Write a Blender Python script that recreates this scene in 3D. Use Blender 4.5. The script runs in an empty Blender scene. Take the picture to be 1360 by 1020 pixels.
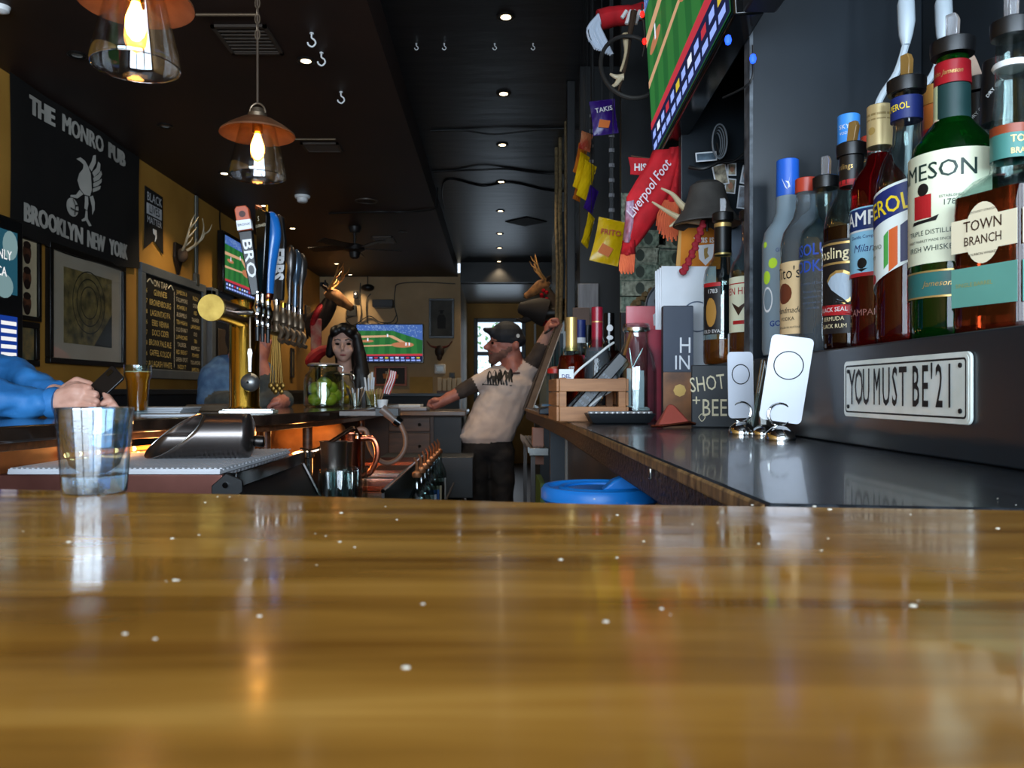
import bpy, bmesh, math, random
from mathutils import Vector, Matrix, Euler
random.seed(11)
S = bpy.context.scene
COL = S.collection
PI = math.pi
H = 1.12                      # lens height above the floor, metres
F, CX, CY = 1040.0, 658.0, 520.0   # focal length and vanishing point of the 1360x1020 frame

# ------------------------------------------------------------------ camera
cam = bpy.data.cameras.new('camera'); camo = bpy.data.objects.new('camera', cam); COL.objects.link(camo)
camo.location = (0, 0, H); camo.rotation_euler = (PI/2, 0, 0)
cam.sensor_width = 36; cam.lens = 36*F/1360
cam.shift_x = (680-CX)/1360; cam.shift_y = (CY-510)/1360
cam.clip_start = .01; cam.clip_end = 200
cam.dof.use_dof = True; cam.dof.focus_distance = 1.25; cam.dof.aperture_fstop = 16
S.camera = camo
# ------------------------------------------------------------------ world: overcast daylight outside
w = bpy.data.worlds.new('daylight'); S.world = w; w.use_nodes = True
w.node_tree.nodes['Background'].inputs[0].default_value = (.74, .86, 1, 1)
w.node_tree.nodes['Background'].inputs[1].default_value = 1.6
# ------------------------------------------------------------------ daylight entering by the shop windows behind the bar end
def area(name, loc, rot, sx, sy, energy, color):
    l = bpy.data.lights.new(name, 'AREA'); l.shape = 'RECTANGLE'; l.size = sx; l.size_y = sy
    l.energy = energy; l.color = color
    o = bpy.data.objects.new(name, l); COL.objects.link(o); o.location = loc; o.rotation_euler = rot
    return o
DAY = (.70, .85, 1)
for i, (xa, xb) in enumerate(((-2.0, -.75), (-.65, .6), (.7, 2.1))):
    area('window_daylight', ((xa+xb)/2, -1.72, H+.42), (PI/2, 0, 0), xb-xa-.05, 1.5, (78, 88, 150)[i], DAY)
S.view_settings.view_transform = 'Standard'; S.view_settings.look = 'None'
S.view_settings.exposure = 0; S.view_settings.gamma = 1
S.view_settings.use_curve_mapping = False
S.cycles.max_bounces = 10; S.cycles.transmission_bounces = 10; S.cycles.glossy_bounces = 5
S.cycles.diffuse_bounces = 4; S.cycles.caustics_refractive = False; S.cycles.caustics_reflective = False
S.cycles.sample_clamp_indirect = 4; S.cycles.transparent_max_bounces = 12

# ------------------------------------------------------------------ helpers
def P(px, py, Y): return Vector(((px-CX)/F*Y, Y, H+(CY-py)/F*Y))
def lin(c): return c/12.92 if c <= .04045 else ((c+.055)/1.055)**2.4
def hexc(h): return tuple(lin(int(h[i:i+2], 16)/255) for i in (0, 2, 4))
MATS = {}
def M(name, c='808080', r=.5, m=0, em=None, es=0, tr=0, ior=1.45, c2=None, ns=6., st=(1, 1, 1), bump=0, coat=0, alpha=1, lo=.35, hi=.65, det=4, spec=.5, sheen=0):
    """procedural principled material, built once"""
    if name in MATS: return MATS[name]
    ma = bpy.data.materials.new(name); ma.use_nodes = True; nt = ma.node_tree
    b = nt.nodes['Principled BSDF']; I = b.inputs
    c = hexc(c); I['Base Color'].default_value = (*c, 1)
    I['Roughness'].default_value = r; I['Metallic'].default_value = m; I['IOR'].default_value = ior
    I['Transmission Weight'].default_value = tr; I['Coat Weight'].default_value = coat; I['Coat Roughness'].default_value = .06
    I['Specular IOR Level'].default_value = spec; I['Alpha'].default_value = alpha; I['Sheen Weight'].default_value = sheen
    if em: I['Emission Color'].default_value = (*hexc(em), 1); I['Emission Strength'].default_value = es
    if c2 is None and not tr and not em: c2n = tuple(x*.82 for x in c)
    else: c2n = hexc(c2) if c2 else None
    if c2n or bump:
        tc = nt.nodes.new('ShaderNodeTexCoord'); mp = nt.nodes.new('ShaderNodeMapping'); mp.inputs['Scale'].default_value = st
        no = nt.nodes.new('ShaderNodeTexNoise'); no.inputs['Scale'].default_value = ns; no.inputs['Detail'].default_value = det
        nt.links.new(tc.outputs['Object'], mp.inputs[0]); nt.links.new(mp.outputs[0], no.inputs[0])
        if c2n:
            rp = nt.nodes.new('ShaderNodeValToRGB'); rp.color_ramp.elements[0].position = lo; rp.color_ramp.elements[1].position = hi
            rp.color_ramp.elements[0].color = (*c2n, 1); rp.color_ramp.elements[1].color = (*c, 1)
            nt.links.new(no.outputs['Fac'], rp.inputs[0]); nt.links.new(rp.outputs[0], I['Base Color'])
        if bump:
            bp = nt.nodes.new('ShaderNodeBump'); bp.inputs['Strength'].default_value = bump; bp.inputs['Distance'].default_value = .01
            nt.links.new(no.outputs['Fac'], bp.inputs['Height']); nt.links.new(bp.outputs[0], I['Normal'])
    MATS[name] = ma; return ma
def TG(name, c='f4f8f8', r=.0, base=.05):
    """thin clear glass: see-through sheet with an angle dependent gloss"""
    if name in MATS: return MATS[name]
    ma = bpy.data.materials.new(name); ma.use_nodes = True; nt = ma.node_tree; N = nt.nodes; N.remove(N['Principled BSDF'])
    tr = N.new('ShaderNodeBsdfTransparent'); tr.inputs[0].default_value = (*hexc(c), 1); gl = N.new('ShaderNodeBsdfGlossy'); gl.inputs['Roughness'].default_value = r
    lw = N.new('ShaderNodeLayerWeight'); lw.inputs[0].default_value = .5; pw = N.new('ShaderNodeMath'); pw.operation = 'POWER'; pw.inputs[1].default_value = 3
    ml = N.new('ShaderNodeMath'); ml.operation = 'MULTIPLY_ADD'; ml.inputs[1].default_value = .75; ml.inputs[2].default_value = base
    mx = N.new('ShaderNodeMixShader'); L = nt.links
    L.new(lw.outputs['Facing'], pw.inputs[0]); L.new(pw.outputs[0], ml.inputs[0]); L.new(ml.outputs[0], mx.inputs[0]); L.new(tr.outputs[0], mx.inputs[1]); L.new(gl.outputs[0], mx.inputs[2])
    L.new(mx.outputs[0], N['Material Output'].inputs[0]); MATS[name] = ma; return ma
def glow(name, c='ffffff', s=1): return M(name, '000000', .6, em=c, es=s)

TXT = {}
def text_geo(t, size, sx=1, off=0, sp=1):
    if set(t) & set('MWNAKXVR'): off *= .35
    if 'M' in t: off = 0
    k = (t, off, sp)
    if k not in TXT:
        cu = bpy.data.curves.new('t', 'FONT'); cu.body = t; cu.size = 1; cu.align_x = 'CENTER'; cu.align_y = 'CENTER'
        cu.offset = off; cu.resolution_u = 2; cu.fill_mode = 'FRONT'; cu.space_character = sp
        o = bpy.data.objects.new('t', cu); me = bpy.data.meshes.new_from_object(o)
        TXT[k] = ([tuple(v.co) for v in me.vertices], [tuple(p.vertices) for p in me.polygons])
        bpy.data.objects.remove(o); bpy.data.curves.remove(cu); bpy.data.meshes.remove(me)
    vs, fs = TXT[k]
    return [(x*size*sx, y*size) for x, y, z in vs], fs

def finer(vs, fs, L):
    """split long edges so that print follows a curved surface"""
    bm = bmesh.new(); q = [bm.verts.new((a, b, 0)) for a, b in vs]
    for f in fs:
        try: bm.faces.new([q[i] for i in f])
        except ValueError: pass
    for _ in range(3):
        e = [x for x in bm.edges if x.calc_length() > L]
        if not e: break
        bmesh.ops.subdivide_edges(bm, edges=e, cuts=1); bmesh.ops.triangulate(bm, faces=[f for f in bm.faces if len(f.verts) > 3])
    bm.verts.index_update(); v = [(x.co.x, x.co.y) for x in bm.verts]; f = [tuple(x.index for x in y.verts) for y in bm.faces]; bm.free()
    return v, f
class MB:
    """collects shapes and links them as one mesh object"""
    def __init__(s): s.v = []; s.f = []; s.m = []; s.c = 0
    def k(s, i): s.c = i; return s
    def add(s, vs, fs, T=None):
        o = len(s.v)
        s.v += [(T @ Vector(v)) if T else Vector(v) for v in vs]
        s.f += [[i+o for i in f] for f in fs]; s.m += [s.c]*len(fs); return s
    def box(s, x0, x1, y0, y1, z0, z1, T=None):
        v = [(x, y, z) for x in (x0, x1) for y in (y0, y1) for z in (z0, z1)]
        return s.add(v, [(0, 1, 3, 2), (4, 6, 7, 5), (0, 4, 5, 1), (2, 3, 7, 6), (0, 2, 6, 4), (1, 5, 7, 3)], T)
    def cbox(s, c, d, T=None): return s.box(c[0]-d[0]/2, c[0]+d[0]/2, c[1]-d[1]/2, c[1]+d[1]/2, c[2]-d[2]/2, c[2]+d[2]/2, T)
    def lathe(s, prof, n=24, T=None, caps=True, sq=None, loop=False):
        v = []; f = []; m = len(prof)
        for j, (r, z) in enumerate(prof):
            for i in range(n):
                a = 2*PI*i/n; c, d = math.cos(a), math.sin(a); q = 1
                if sq: q = 1+sq[j]*(min(1/max(abs(c), abs(d)), 1.30)-1)
                v.append((r*q*c, r*q*d, z))
        for j in range(m if loop else m-1):
            j2 = (j+1) % m
            for i in range(n): f.append((j*n+i, j*n+(i+1) % n, j2*n+(i+1) % n, j2*n+i))
        if caps and not loop:
            f.append(tuple(range(n-1, -1, -1))); f.append(tuple(range((m-1)*n, m*n)))
        return s.add(v, f, T)
    def tube(s, pts, r, n=8, caps=True, flat=1):
        pts = [Vector(p) for p in pts]; m = len(pts); v = []; f = []
        rs = r if isinstance(r, (list, tuple)) else [r]*m
        ref = None
        for j, p in enumerate(pts):
            t = (pts[min(j+1, m-1)]-pts[max(j-1, 0)])
            if t.length < 1e-9: t = Vector((0, 0, 1))
            t.normalize()
            if ref is None:
                ref = Vector((0, 0, 1)) if abs(t.z) < .9 else Vector((1, 0, 0))
            a = (ref - t*ref.dot(t))
            if a.length < 1e-6: a = t.orthogonal()
            a.normalize(); b = t.cross(a); ref = a
            for i in range(n):
                q = 2*PI*i/n; v.append(p+(a*math.cos(q)*flat+b*math.sin(q))*rs[j])
        for j in range(m-1):
            for i in range(n): f.append((j*n+i, j*n+(i+1) % n, (j+1)*n+(i+1) % n, (j+1)*n+i))
        if caps: f.append(tuple(range(n-1, -1, -1))); f.append(tuple(range((m-1)*n, m*n)))
        return s.add(v, f)
    def cyl(s, a, b, r0, r1=None, n=16): return s.tube([a, b], [r0, r0 if r1 is None else r1], n)
    def ball(s, c, r, n=12, T=None):
        if not isinstance(r, (tuple, list)): r = (r, r, r)
        h = n//2; v = []; f = []
        for j in range(1, h):
            for i in range(n):
                a = 2*PI*i/n; t = PI*j/h
                v.append((c[0]+r[0]*math.sin(t)*math.cos(a), c[1]+r[1]*math.sin(t)*math.sin(a), c[2]+r[2]*math.cos(t)))
        v.append((c[0], c[1], c[2]+r[2])); v.append((c[0], c[1], c[2]-r[2])); q = len(v)
        for j in range(h-2):
            for i in range(n): f.append((j*n+i, (j+1)*n+i, (j+1)*n+(i+1) % n, j*n+(i+1) % n))
        for i in range(n):
            f.append((q-2, i, (i+1) % n)); f.append((q-1, (h-2)*n+(i+1) % n, (h-2)*n+i))
        return s.add(v, f, T)
    def prism(s, poly, y0, y1, T=None):
        """outline in x,z extruded along y"""
        n = len(poly); v = [(x, y0, z) for x, z in poly]+[(x, y1, z) for x, z in poly]
        f = [tuple(range(n)), tuple(range(2*n-1, n-1, -1))]+[(i, i+n, (i+1) % n+n, (i+1) % n) for i in range(n)]
        return s.add(v, f, T)
    def flat(s, poly, y=0, T=None): return s.add([(x, y, z) for x, z in poly], [tuple(range(len(poly)))], T)
    def disc(s, cx, cz, r, y=0, n=20, rz=None, T=None):
        return s.flat([(cx+r*math.cos(2*PI*i/n), cz+(rz or r)*math.sin(2*PI*i/n)) for i in range(n)], y, T)
    def ring(s, cx, cz, r, w_, y=0, n=28, T=None):
        v = []; f = []
        for i in range(n):
            a = 2*PI*i/n
            v += [(cx+r*math.cos(a), y, cz+r*math.sin(a)), (cx+(r-w_)*math.cos(a), y, cz+(r-w_)*math.sin(a))]
        for i in range(n): j = (i+1) % n; f.append((2*i, 2*j, 2*j+1, 2*i+1))
        return s.add(v, f, T)
    def sheet(s, fn, nu, nv, th=0):
        v = [Vector(fn(i/nu, j/nv)) for j in range(nv+1) for i in range(nu+1)]
        f = [(j*(nu+1)+i, j*(nu+1)+i+1, (j+1)*(nu+1)+i+1, (j+1)*(nu+1)+i) for j in range(nv) for i in range(nu)]
        return s.add(v, f)
    def text(s, t, size, x=0, z=0, y=0, sx=1, off=0, sp=1, rot=0, R=None, a0=0, T=None, shear=0):
        """lettering in the x,z plane, or wrapped round a cylinder of radius R"""
        vs, fs = text_geo(t, size, sx, off, sp); out = []
        if R: vs, fs = finer(vs, fs, R*.18)
        if off and 'M' in t:
            for k, dx in ((1, -.45*off*size), (2, .45*off*size)): s.text(t, size, x+dx, z, y-.0002*k, sx, 0, sp, rot, R+.0001*k if R else None, a0, T, shear)
        c, d = math.cos(rot), math.sin(rot)
        for a, b in vs:
            a += shear*b
            a, b = a*c-b*d+x, a*d+b*c+z
            if R: q = a/R+a0; out.append((R*math.sin(q), -R*math.cos(q), b))
            else: out.append((a, y, b))
        return s.add(out, fs, T)
    def wrap(s, R, z0, z1, a0, a1, n=14):
        """a label patch round a bottle"""
        v = []; f = []
        for i in range(n+1):
            a = a0+(a1-a0)*i/n
            for z in (z0, z1): v.append((R*math.sin(a), -R*math.cos(a), z))
        for i in range(n): f.append((2*i, 2*i+2, 2*i+3, 2*i+1))
        return s.add(v, f)
    def build(s, name, mat, par=None, smooth=True, bev=0, ang=35, solid=0, sub=0, seg=2):
        me = bpy.data.meshes.new(name); me.from_pydata(s.v, [], s.f)
        for a in (mat if isinstance(mat, (list, tuple)) else [mat]): me.materials.append(a)
        me.polygons.foreach_set('material_index', s.m)
        me.update()
        bm = bmesh.new(); bm.from_mesh(me); bmesh.ops.recalc_face_normals(bm, faces=bm.faces[:]); bm.to_mesh(me); bm.free()
        if smooth:
            me.polygons.foreach_set('use_smooth', [True]*len(me.polygons)); me.set_sharp_from_angle(angle=math.radians(ang))
        o = bpy.data.objects.new(name, me); COL.objects.link(o); o.parent = par
        if par and 'lettering' in name: o['kind'] = 'stuff'
        if solid: q = o.modifiers.new('thick', 'SOLIDIFY'); q.thickness = solid; q.offset = 0
        if bev: q = o.modifiers.new('bevel', 'BEVEL'); q.width = bev; q.segments = seg; q.limit_method = 'ANGLE'
        if sub: q = o.modifiers.new('sub', 'SUBSURF'); q.levels = sub; q.render_levels = sub
        return o
def tag(o, label, cat, group=None, kind=None):
    o['label'] = label; o['category'] = cat
    if group: o['group'] = group
    if kind: o['kind'] = kind
    return o
def thing(name, label, cat, loc=(0, 0, 0), rz=0, group=None, rx=0, ry=0):
    o = bpy.data.objects.new(name, None); COL.objects.link(o); o.empty_display_size = .05
    o.location = loc; o.rotation_euler = (rx, ry, rz); return tag(o, label, cat, group)
def one(name, mb, mat, label, cat, group=None, loc=(0, 0, 0), rz=0, **kw):
    o = mb.build(name, mat, None, **kw); o.location = loc; o.rotation_euler = (0, 0, rz)
    return tag(o, label, cat, group)
def struct(name, mb, mat, label, cat, par=None, **kw):
    o = mb.build(name, mat, par, **kw)
    if par is None: o['kind'] = 'structure'; o['label'] = label; o['category'] = cat
    return o
def copy_tree(o, parent=None):
    c = o.copy(); COL.objects.link(c); c.parent = parent
    for ch in list(o.children): copy_tree(ch, c)
    return c
def Trans(loc=(0, 0, 0), rx=0, ry=0, rz=0, s=1):
    return Matrix.Translation(Vector(loc)) @ Euler((rx, ry, rz)).to_matrix().to_4x4() @ Matrix.Scale(s, 4)
def spline(pts, n=6):
    """smooth curve through the points"""
    pts = [Vector(p) for p in pts]; out = []
    for i in range(len(pts)-1):
        p0, p1, p2, p3 = pts[max(i-1, 0)], pts[i], pts[i+1], pts[min(i+2, len(pts)-1)]
        for k in range(n):
            t = k/n
            out.append(.5*((2*p1)+(p2-p0)*t+(2*p0-5*p1+4*p2-p3)*t*t+(3*p1-p0-3*p2+p3)*t**3))
    return out+[pts[-1]]
def lamp(name, kind, loc, energy, color, par=None, size=.03, spot=None, rot=None):
    l = bpy.data.lights.new(name, kind); l.energy = energy; l.color = color
    l.shadow_soft_size = size
    if spot: l.spot_size = spot; l.spot_blend = .7
    o = bpy.data.objects.new(name, l); COL.objects.link(o); o.location = loc; o.parent = par
    if rot: o.rotation_euler = rot
    return o

# ------------------------------------------------------------------ shared materials
black = M('black_plastic', '0c0d0f', .4)
blackg = M('black_gloss', '08090a', .15)
white = M('white_paint', 'e8e8e6', .45)
paper = M('white_paper', 'dcdfe4', .6)
steel = M('brushed_steel', 'b8b8b4', .22, 1)
chrome = M('chrome', 'd8d8d6', .08, 1)
brass = M('brass', 'c99a3a', .2, 1)
copper = M('copper', 'b5654a', .25, 1)
dsteel = M('dark_steel', '4a4644', .35, 1)
glass = TG('clear_glass', 'eef5f4', .02, .06)
skin = M('skin', 'c08a74', .5, c2='b27a66', ns=25)
skin2 = M('skin_pale', 'd0a08c', .5, c2='c4907c', ns=25)
ink = M('black_ink', '0b0b0d', .55)
wink = M('white_ink', 'dedede', .6)
gold = M('gold_foil', 'c8a868', .35, .6)
redm = M('red_ink', 'b01c22', .5)
navy = M('navy_ink', '1a2a6a', .5)
cord_b = M('black_cable', '0a0a0b', .5)
warmwood = M('brown_wood', '5a3620', .4, c2='3c2314', ns=9, st=(1, 8, 8), coat=.2)
darkwood = M('dark_wood', '2a1d16', .35, c2='1a120e', ns=9, st=(8, 1, 8), coat=.3)

# ------------------------------------------------------------------ the room
floor_m = M('floor_boards', '2b211b', .4, c2='1c1612', ns=5, st=(12, 1, 1))
mustard = M('mustard_wall', 'c08c3c', .6, c2='ae7c32', ns=3, bump=.05)
tanwall = M('tan_wall', 'b09268', .6, c2='a0835a', ns=3, bump=.05)
brownceil = M('brown_ceiling', '2c1a13', .55, c2='22140f', ns=2)
blackceil = M('black_ceiling', '17181b', .36, c2='101113', ns=3, st=(1, 4, 1), bump=.25)
slate = M('slate_paint', '20262c', .32, c2='1a1f24', ns=5, bump=.04)
XL, XR, YB, YF = -2.22, .75, 9.9, 12.2
struct('floor', MB().box(-2.4, 2.6, -1.9, 12.4, -.1, 0), floor_m, 'dark boarded floor of the pub', 'floor')
struct('ceiling', MB().box(-2.4, -.477, -1.9, YB, H+1.45, H+1.72), brownceil, 'low brown-black ceiling over the seating side', 'ceiling')
struct('ceiling.001', MB().box(-.477, 2.6, -1.9, YB, H+1.62, H+1.72), blackceil, 'raised black ceiling over the bar aisle', 'ceiling')
struct('ceiling.002', MB().box(-.44, .9, YB, YF+.1, H+1.37, H+1.5), M('grey_ceiling', '5c6468', .3), 'grey ceiling of the passage behind the beam', 'ceiling')
struct('trim_1', MB().box(-.44, .9, YB-.08, YB+.1, H+1.37, H+1.63), M('beam_black', '0d0d0e', .5), 'black beam across the end of the bar ceiling', 'beam')
struct('wall_left', MB().box(XL-.12, XL, -1.9, YB+.1, 0, H+1.5), mustard, 'mustard wall hung with banner, map and chalkboard', 'wall')
struct('wall_back', MB().box(XL-.1, -.44, YB, YB+.12, 0, H+1.5), tanwall, 'tan end wall carrying the baseball television', 'wall')
struct('wall_passage', MB().box(-.52, -.44, YB+.12, YF, 0, H+1.5), tanwall, 'tan side wall of the back passage', 'wall')
struct('wall_right', MB().box(XR, XR+.12, .25, YF, 0, H+1.7), slate, 'slate coloured wall behind the bottles', 'wall')
struct('wall_side', MB().box(XR+.12, 2.6, .25, .37, 0, H+1.7), slate, 'slate return wall beside the bar end', 'wall')
struct('wall_east', MB().box(2.5, 2.6, -1.9, .25, 0, H+1.7), slate, 'slate wall of the window bay', 'wall')
# far wall with a glazed opening
wx0, wx1, wz0, wz1 = -.305, .44, H-.35, H+1.11
mb = MB().box(-.5, wx0, YF, YF+.1, 0, H+1.5).box(wx1, .9, YF, YF+.1, 0, H+1.5).box(wx0, wx1, YF, YF+.1, wz1, H+1.5).box(wx0, wx1, YF, YF+.1, 0, wz0)
struct('wall_far', mb, mustard, 'mustard wall around the bright far window', 'wall')
wn = struct('window_1', MB().box(wx0-.03, wx0+.03, YF-.03, YF+.06, wz0, wz1+.03).box(wx1-.03, wx1+.03, YF-.03, YF+.06, wz0, wz1+.03).box(wx0, wx1, YF-.03, YF+.06, wz1-.03, wz1+.03).box(wx0, wx1, YF-.02, YF+.06, H+.56, H+.62).box(wx0, wx1, YF-.03, YF+.06, wz0-.03, wz0+.04), M('window_frame', '1c1d1e', .4), 'dark framed window at the far end, bright daylight outside', 'window', bev=.004)
for a, b in ((H+.62, wz1-.03), (wz0+.04, H+.56)):
    MB().box(wx0+.03, wx1-.03, YF+.01, YF+.016, a, b).build('pane', TG('window_glass', 'fafdff', 0, .03), wn, smooth=False)
struct('trim_2', MB().box(.60, .63, YF-.06, YF, 0, H+1.05), white, 'white door trim beside the far window', 'trim', bev=.003)
# shop front behind the camera: mullions, sill and head round the daylight windows
fw = MB().box(-2.4, 2.6, -1.9, -1.8, 0, H-.35).box(-2.4, 2.6, -1.9, -1.8, H+1.2, H+1.72)
for a, b in ((-2.4, -2.0), (-.75, -.65), (.6, .7), (2.1, 2.6)): fw.box(a, b, -1.9, -1.8, H-.35, H+1.2)
fo = struct('wall_front', fw, M('shopfront_black', '141414', .4), 'black shop front with tall windows', 'wall')
for i, (a, b) in enumerate(((-2.0, -.75), (-.65, .6), (.7, 2.1))):
    wo = struct('window_%d' % (i+2), MB().box(a, b, -1.86, -1.84, H+.39, H+.43).box((a+b)/2-.02, (a+b)/2+.02, -1.86, -1.84, H-.35, H+1.2), black, ('tall shop window nearest the left wall', 'tall shop window in the middle of the front', 'tall shop window in the bay')[i], 'window')
    for z0, z1 in ((H-.35, H+.39), (H+.43, H+1.2)): MB().box(a, b, -1.855, -1.85, z0, z1).build('pane', M('window_glass'), wo, smooth=False)
# wainscot and doorway on the left wall
struct('trim_3', MB().box(XL, XL+.025, -1.8, YB, 0, H-.02).box(XL, XL+.05, -1.8, YB, H-.02, H+.015), M('wainscot', '20242a', .4), 'dark panelled wainscot with a rail along the mustard wall', 'wainscot', bev=.003)
d = struct('door_1', MB().box(XL, XL+.02, 6.08, 6.5, 0, H+.72), M('door_dark', '121213', .5), 'dark doorway in the mustard wall by the chalkboard', 'door')
MB().box(XL, XL+.05, 6.0, 6.08, 0, H+.78).box(XL, XL+.05, 6.5, 6.58, 0, H+.78).box(XL, XL+.05, 6.0, 6.58, H+.72, H+.8).build('door_frame', M('grey_frame', '5b6064', .5), d, bev=.004)
MB().box(XL+.02, XL+.03, 6.2, 6.4, H-.4, H+.5).build('door_panel', M('door_brown', '4b3a28', .5), d, bev=.004)
# tree seen through the far window
t = thing('tree', 'leafy tree outside the far window', 'tree', (-.55, 16.5, 0))
MB().tube([(0, 0, 0), (.05, 0, 1), (0, 0, 2.2)], [.09, .07, .03]).build('trunk', M('bark', '5a4a3a', .8), t)
lf = MB()
for i in range(260):
    a, r_, z = random.uniform(0, 2*PI), random.uniform(0, .62)**.8, random.uniform(.7, 2.7)
    c = Vector((r_*math.cos(a), r_*math.sin(a), z)); u = Vector((random.gauss(0, 1), random.gauss(0, 1), random.gauss(0, 1))).normalized(); v2 = u.orthogonal().normalized()
    lf.add([c-u*.06, c+v2*.03, c+u*.06, c-v2*.03], [(0, 1, 2, 3)])
lf.build('foliage', M('leaf', '6fa052', .6), t, smooth=False)
# ================================================================== bar tops and built-in furniture
BZ = H-.067        # bar level
# near bar top: varnished amber wood, far edge running slightly askew
def woodmat():
    ma = bpy.data.materials.new('amber_bar_wood'); ma.use_nodes = True; nt = ma.node_tree; N = nt.nodes; L = nt.links
    b = N['Principled BSDF']; tc = N.new('ShaderNodeTexCoord'); mp = N.new('ShaderNodeMapping'); mp.inputs['Scale'].default_value = (.9, 12, 1)
    mp.inputs['Rotation'].default_value = (0, 0, -.04)
    n1 = N.new('ShaderNodeTexNoise'); n1.inputs['Scale'].default_value = 3.2; n1.inputs['Detail'].default_value = 6; n1.inputs['Distortion'].default_value = .6
    r1 = N.new('ShaderNodeValToRGB'); e = r1.color_ramp.elements
    e[0].position = .32; e[0].color = (*hexc('83561f'), 1); e[1].position = .68; e[1].color = (*hexc('bd8a40'), 1)
    q = r1.color_ramp.elements.new(.5); q.color = (*hexc('a4722e'), 1)
    L.new(tc.outputs['Object'], mp.inputs[0]); L.new(mp.outputs[0], n1.inputs[0]); L.new(n1.outputs['Fac'], r1.inputs[0])
    n2 = N.new('ShaderNodeTexNoise'); n2.inputs['Scale'].default_value = 9; n2.inputs['Detail'].default_value = 3
    mp2 = N.new('ShaderNodeMapping'); mp2.inputs['Scale'].default_value = (.7, 2.2, 1); L.new(tc.outputs['Object'], mp2.inputs[0]); L.new(mp2.outputs[0], n2.inputs[0])
    mx = N.new('ShaderNodeMix'); mx.data_type = 'RGBA'; mx.blend_type = 'MULTIPLY'; mx.inputs[0].default_value = .55
    r2 = N.new('ShaderNodeValToRGB'); r2.color_ramp.elements[0].position = .35; r2.color_ramp.elements[0].color = (.62, .58, .55, 1); r2.color_ramp.elements[1].position = .6
    L.new(n2.outputs['Fac'], r2.inputs[0]); L.new(r1.outputs[0], mx.inputs[6]); L.new(r2.outputs[0], mx.inputs[7]); L.new(mx.outputs[2], b.inputs['Base Color'])
    # varnish: smooth with smeared, finger-marked patches
    n3 = N.new('ShaderNodeTexNoise'); n3.inputs['Scale'].default_value = 26; n3.inputs['Detail'].default_value = 5; L.new(tc.outputs['Object'], n3.inputs[0])
    r3 = N.new('ShaderNodeMapRange'); r3.inputs[1].default_value = .3; r3.inputs[2].default_value = .75; r3.inputs[3].default_value = .05; r3.inputs[4].default_value = .22
    L.new(n3.outputs['Fac'], r3.inputs[0]); L.new(r3.outputs[0], b.inputs['Roughness'])
    bp = N.new('ShaderNodeBump'); bp.inputs['Strength'].default_value = .04; bp.inputs['Distance'].default_value = .004
    L.new(n1.outputs['Fac'], bp.inputs['Height']); L.new(bp.outputs[0], b.inputs['Normal'])
    b.inputs['IOR'].default_value = 1.5
    return ma
amber = woodmat()
def slab(poly, z0, z1):
    mb = MB(); n = len(poly)
    return mb.add([(x, y, z0) for x, y in poly]+[(x, y, z1) for x, y in poly], [tuple(range(n)), tuple(range(2*n-1, n-1, -1))]+[(i, (i+1) % n, (i+1) % n+n, i+n) for i in range(n)])
t = thing('bar_counter', 'varnished amber wood bar top filling the foreground', 'bar', (0, 0, 0))
slab([(-1.6, -.35), (.74, -.35), (.74, .40), (.30, .447), (.064, .471), (-.126, .5086), (-.344, .544), (-.6, .585), (-1.6, .585)], BZ-.036, BZ).build('bar_top', amber, t, bev=.006, seg=3)
slab([(-1.6, -.2), (.70, -.2), (.70, .36), (.3, .40), (-.4, .47), (-1.6, .5)], 0, BZ-.037).build('bar_front', darkwood, t)
# specks of spilled water on the varnish
mb = MB()
for i in range(90):
    y = .17+.33*random.random()**.6; x = random.uniform(-.62, .5)*y/.5
    r = random.choice((.0004, .0006, .0008, .0013))*random.uniform(.6, 1)
    mb.ball((x, y, BZ), (r*1.3, r, r*.55), 8)
o = mb.build('water_drops', M('water', 'c8c0b0', .1), None)
tag(o, 'tiny water drops scattered over the amber bar top', 'water drops', kind='stuff')

# dark back counter along the right with a worn front edge
t = thing('back_counter', 'black painted back counter with a worn brown front edge', 'counter', (0, 0, 0))
cz = BZ-.001
slab([(.165, .475), (.30, .455), (.745, .41), (.745, 3.25), (.125, 3.25), (.165, 1.9)], cz-.012, cz).build('counter_top', M('counter_black', '2a2d31', .27, c2='17191c', ns=14, st=(6, 1, 1), bump=.03, coat=.3), t, bev=.003)
slab([(.166, .48), (.19, .48), (.19, 1.9), (.15, 3.24), (.127, 3.24), (.166, 1.9)], cz-.046, cz-.0125).build('front_edge', M('worn_edge', '3a2616', .5, c2='100c0a', ns=30, st=(.4, 3, 5), bump=.5, lo=.42, hi=.6), t, bev=.002)
slab([(.1635, .48), (.172, .48), (.172, 1.9), (.133, 3.24), (.1235, 3.24), (.1635, 1.9)], cz-.0135, cz-.0015).build('edge_band', M('bare_wood_edge', '8a6a44', .5, c2='3e2c1c', ns=30, st=(.4, 3, 1)), t, bev=.002)
MB().cbox((.1622, .82, cz-.018), (.003, .006, .012)).build('edge_clip', steel, t, bev=.001)
# cabinet carcass under the back counter
t = thing('under_counter_cabinet', 'slate cabinet sides under the back counter', 'cabinet', (0, 0, 0))
sl2 = M('slate_panel', '2c343c', .45, c2='232a31', ns=8)
MB().box(.18, .236, 2.58, 2.61, .02, BZ-.05).build('side_panel', sl2, t, bev=.002)
MB().box(.236, .262, .62, 2.58, .02, BZ-.05).build('back_panel', sl2, t)
MB().box(.228, .236, 2.56, 2.579, .02, BZ-.05).build('edge_strip', M('pale_edge', '8a8680', .5), t)
MB().box(.13, .17, 2.75, 2.8, BZ-.19, BZ-.06).build('corner_block', M('pink_block', '9a6a56', .5), t, bev=.002)
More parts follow.
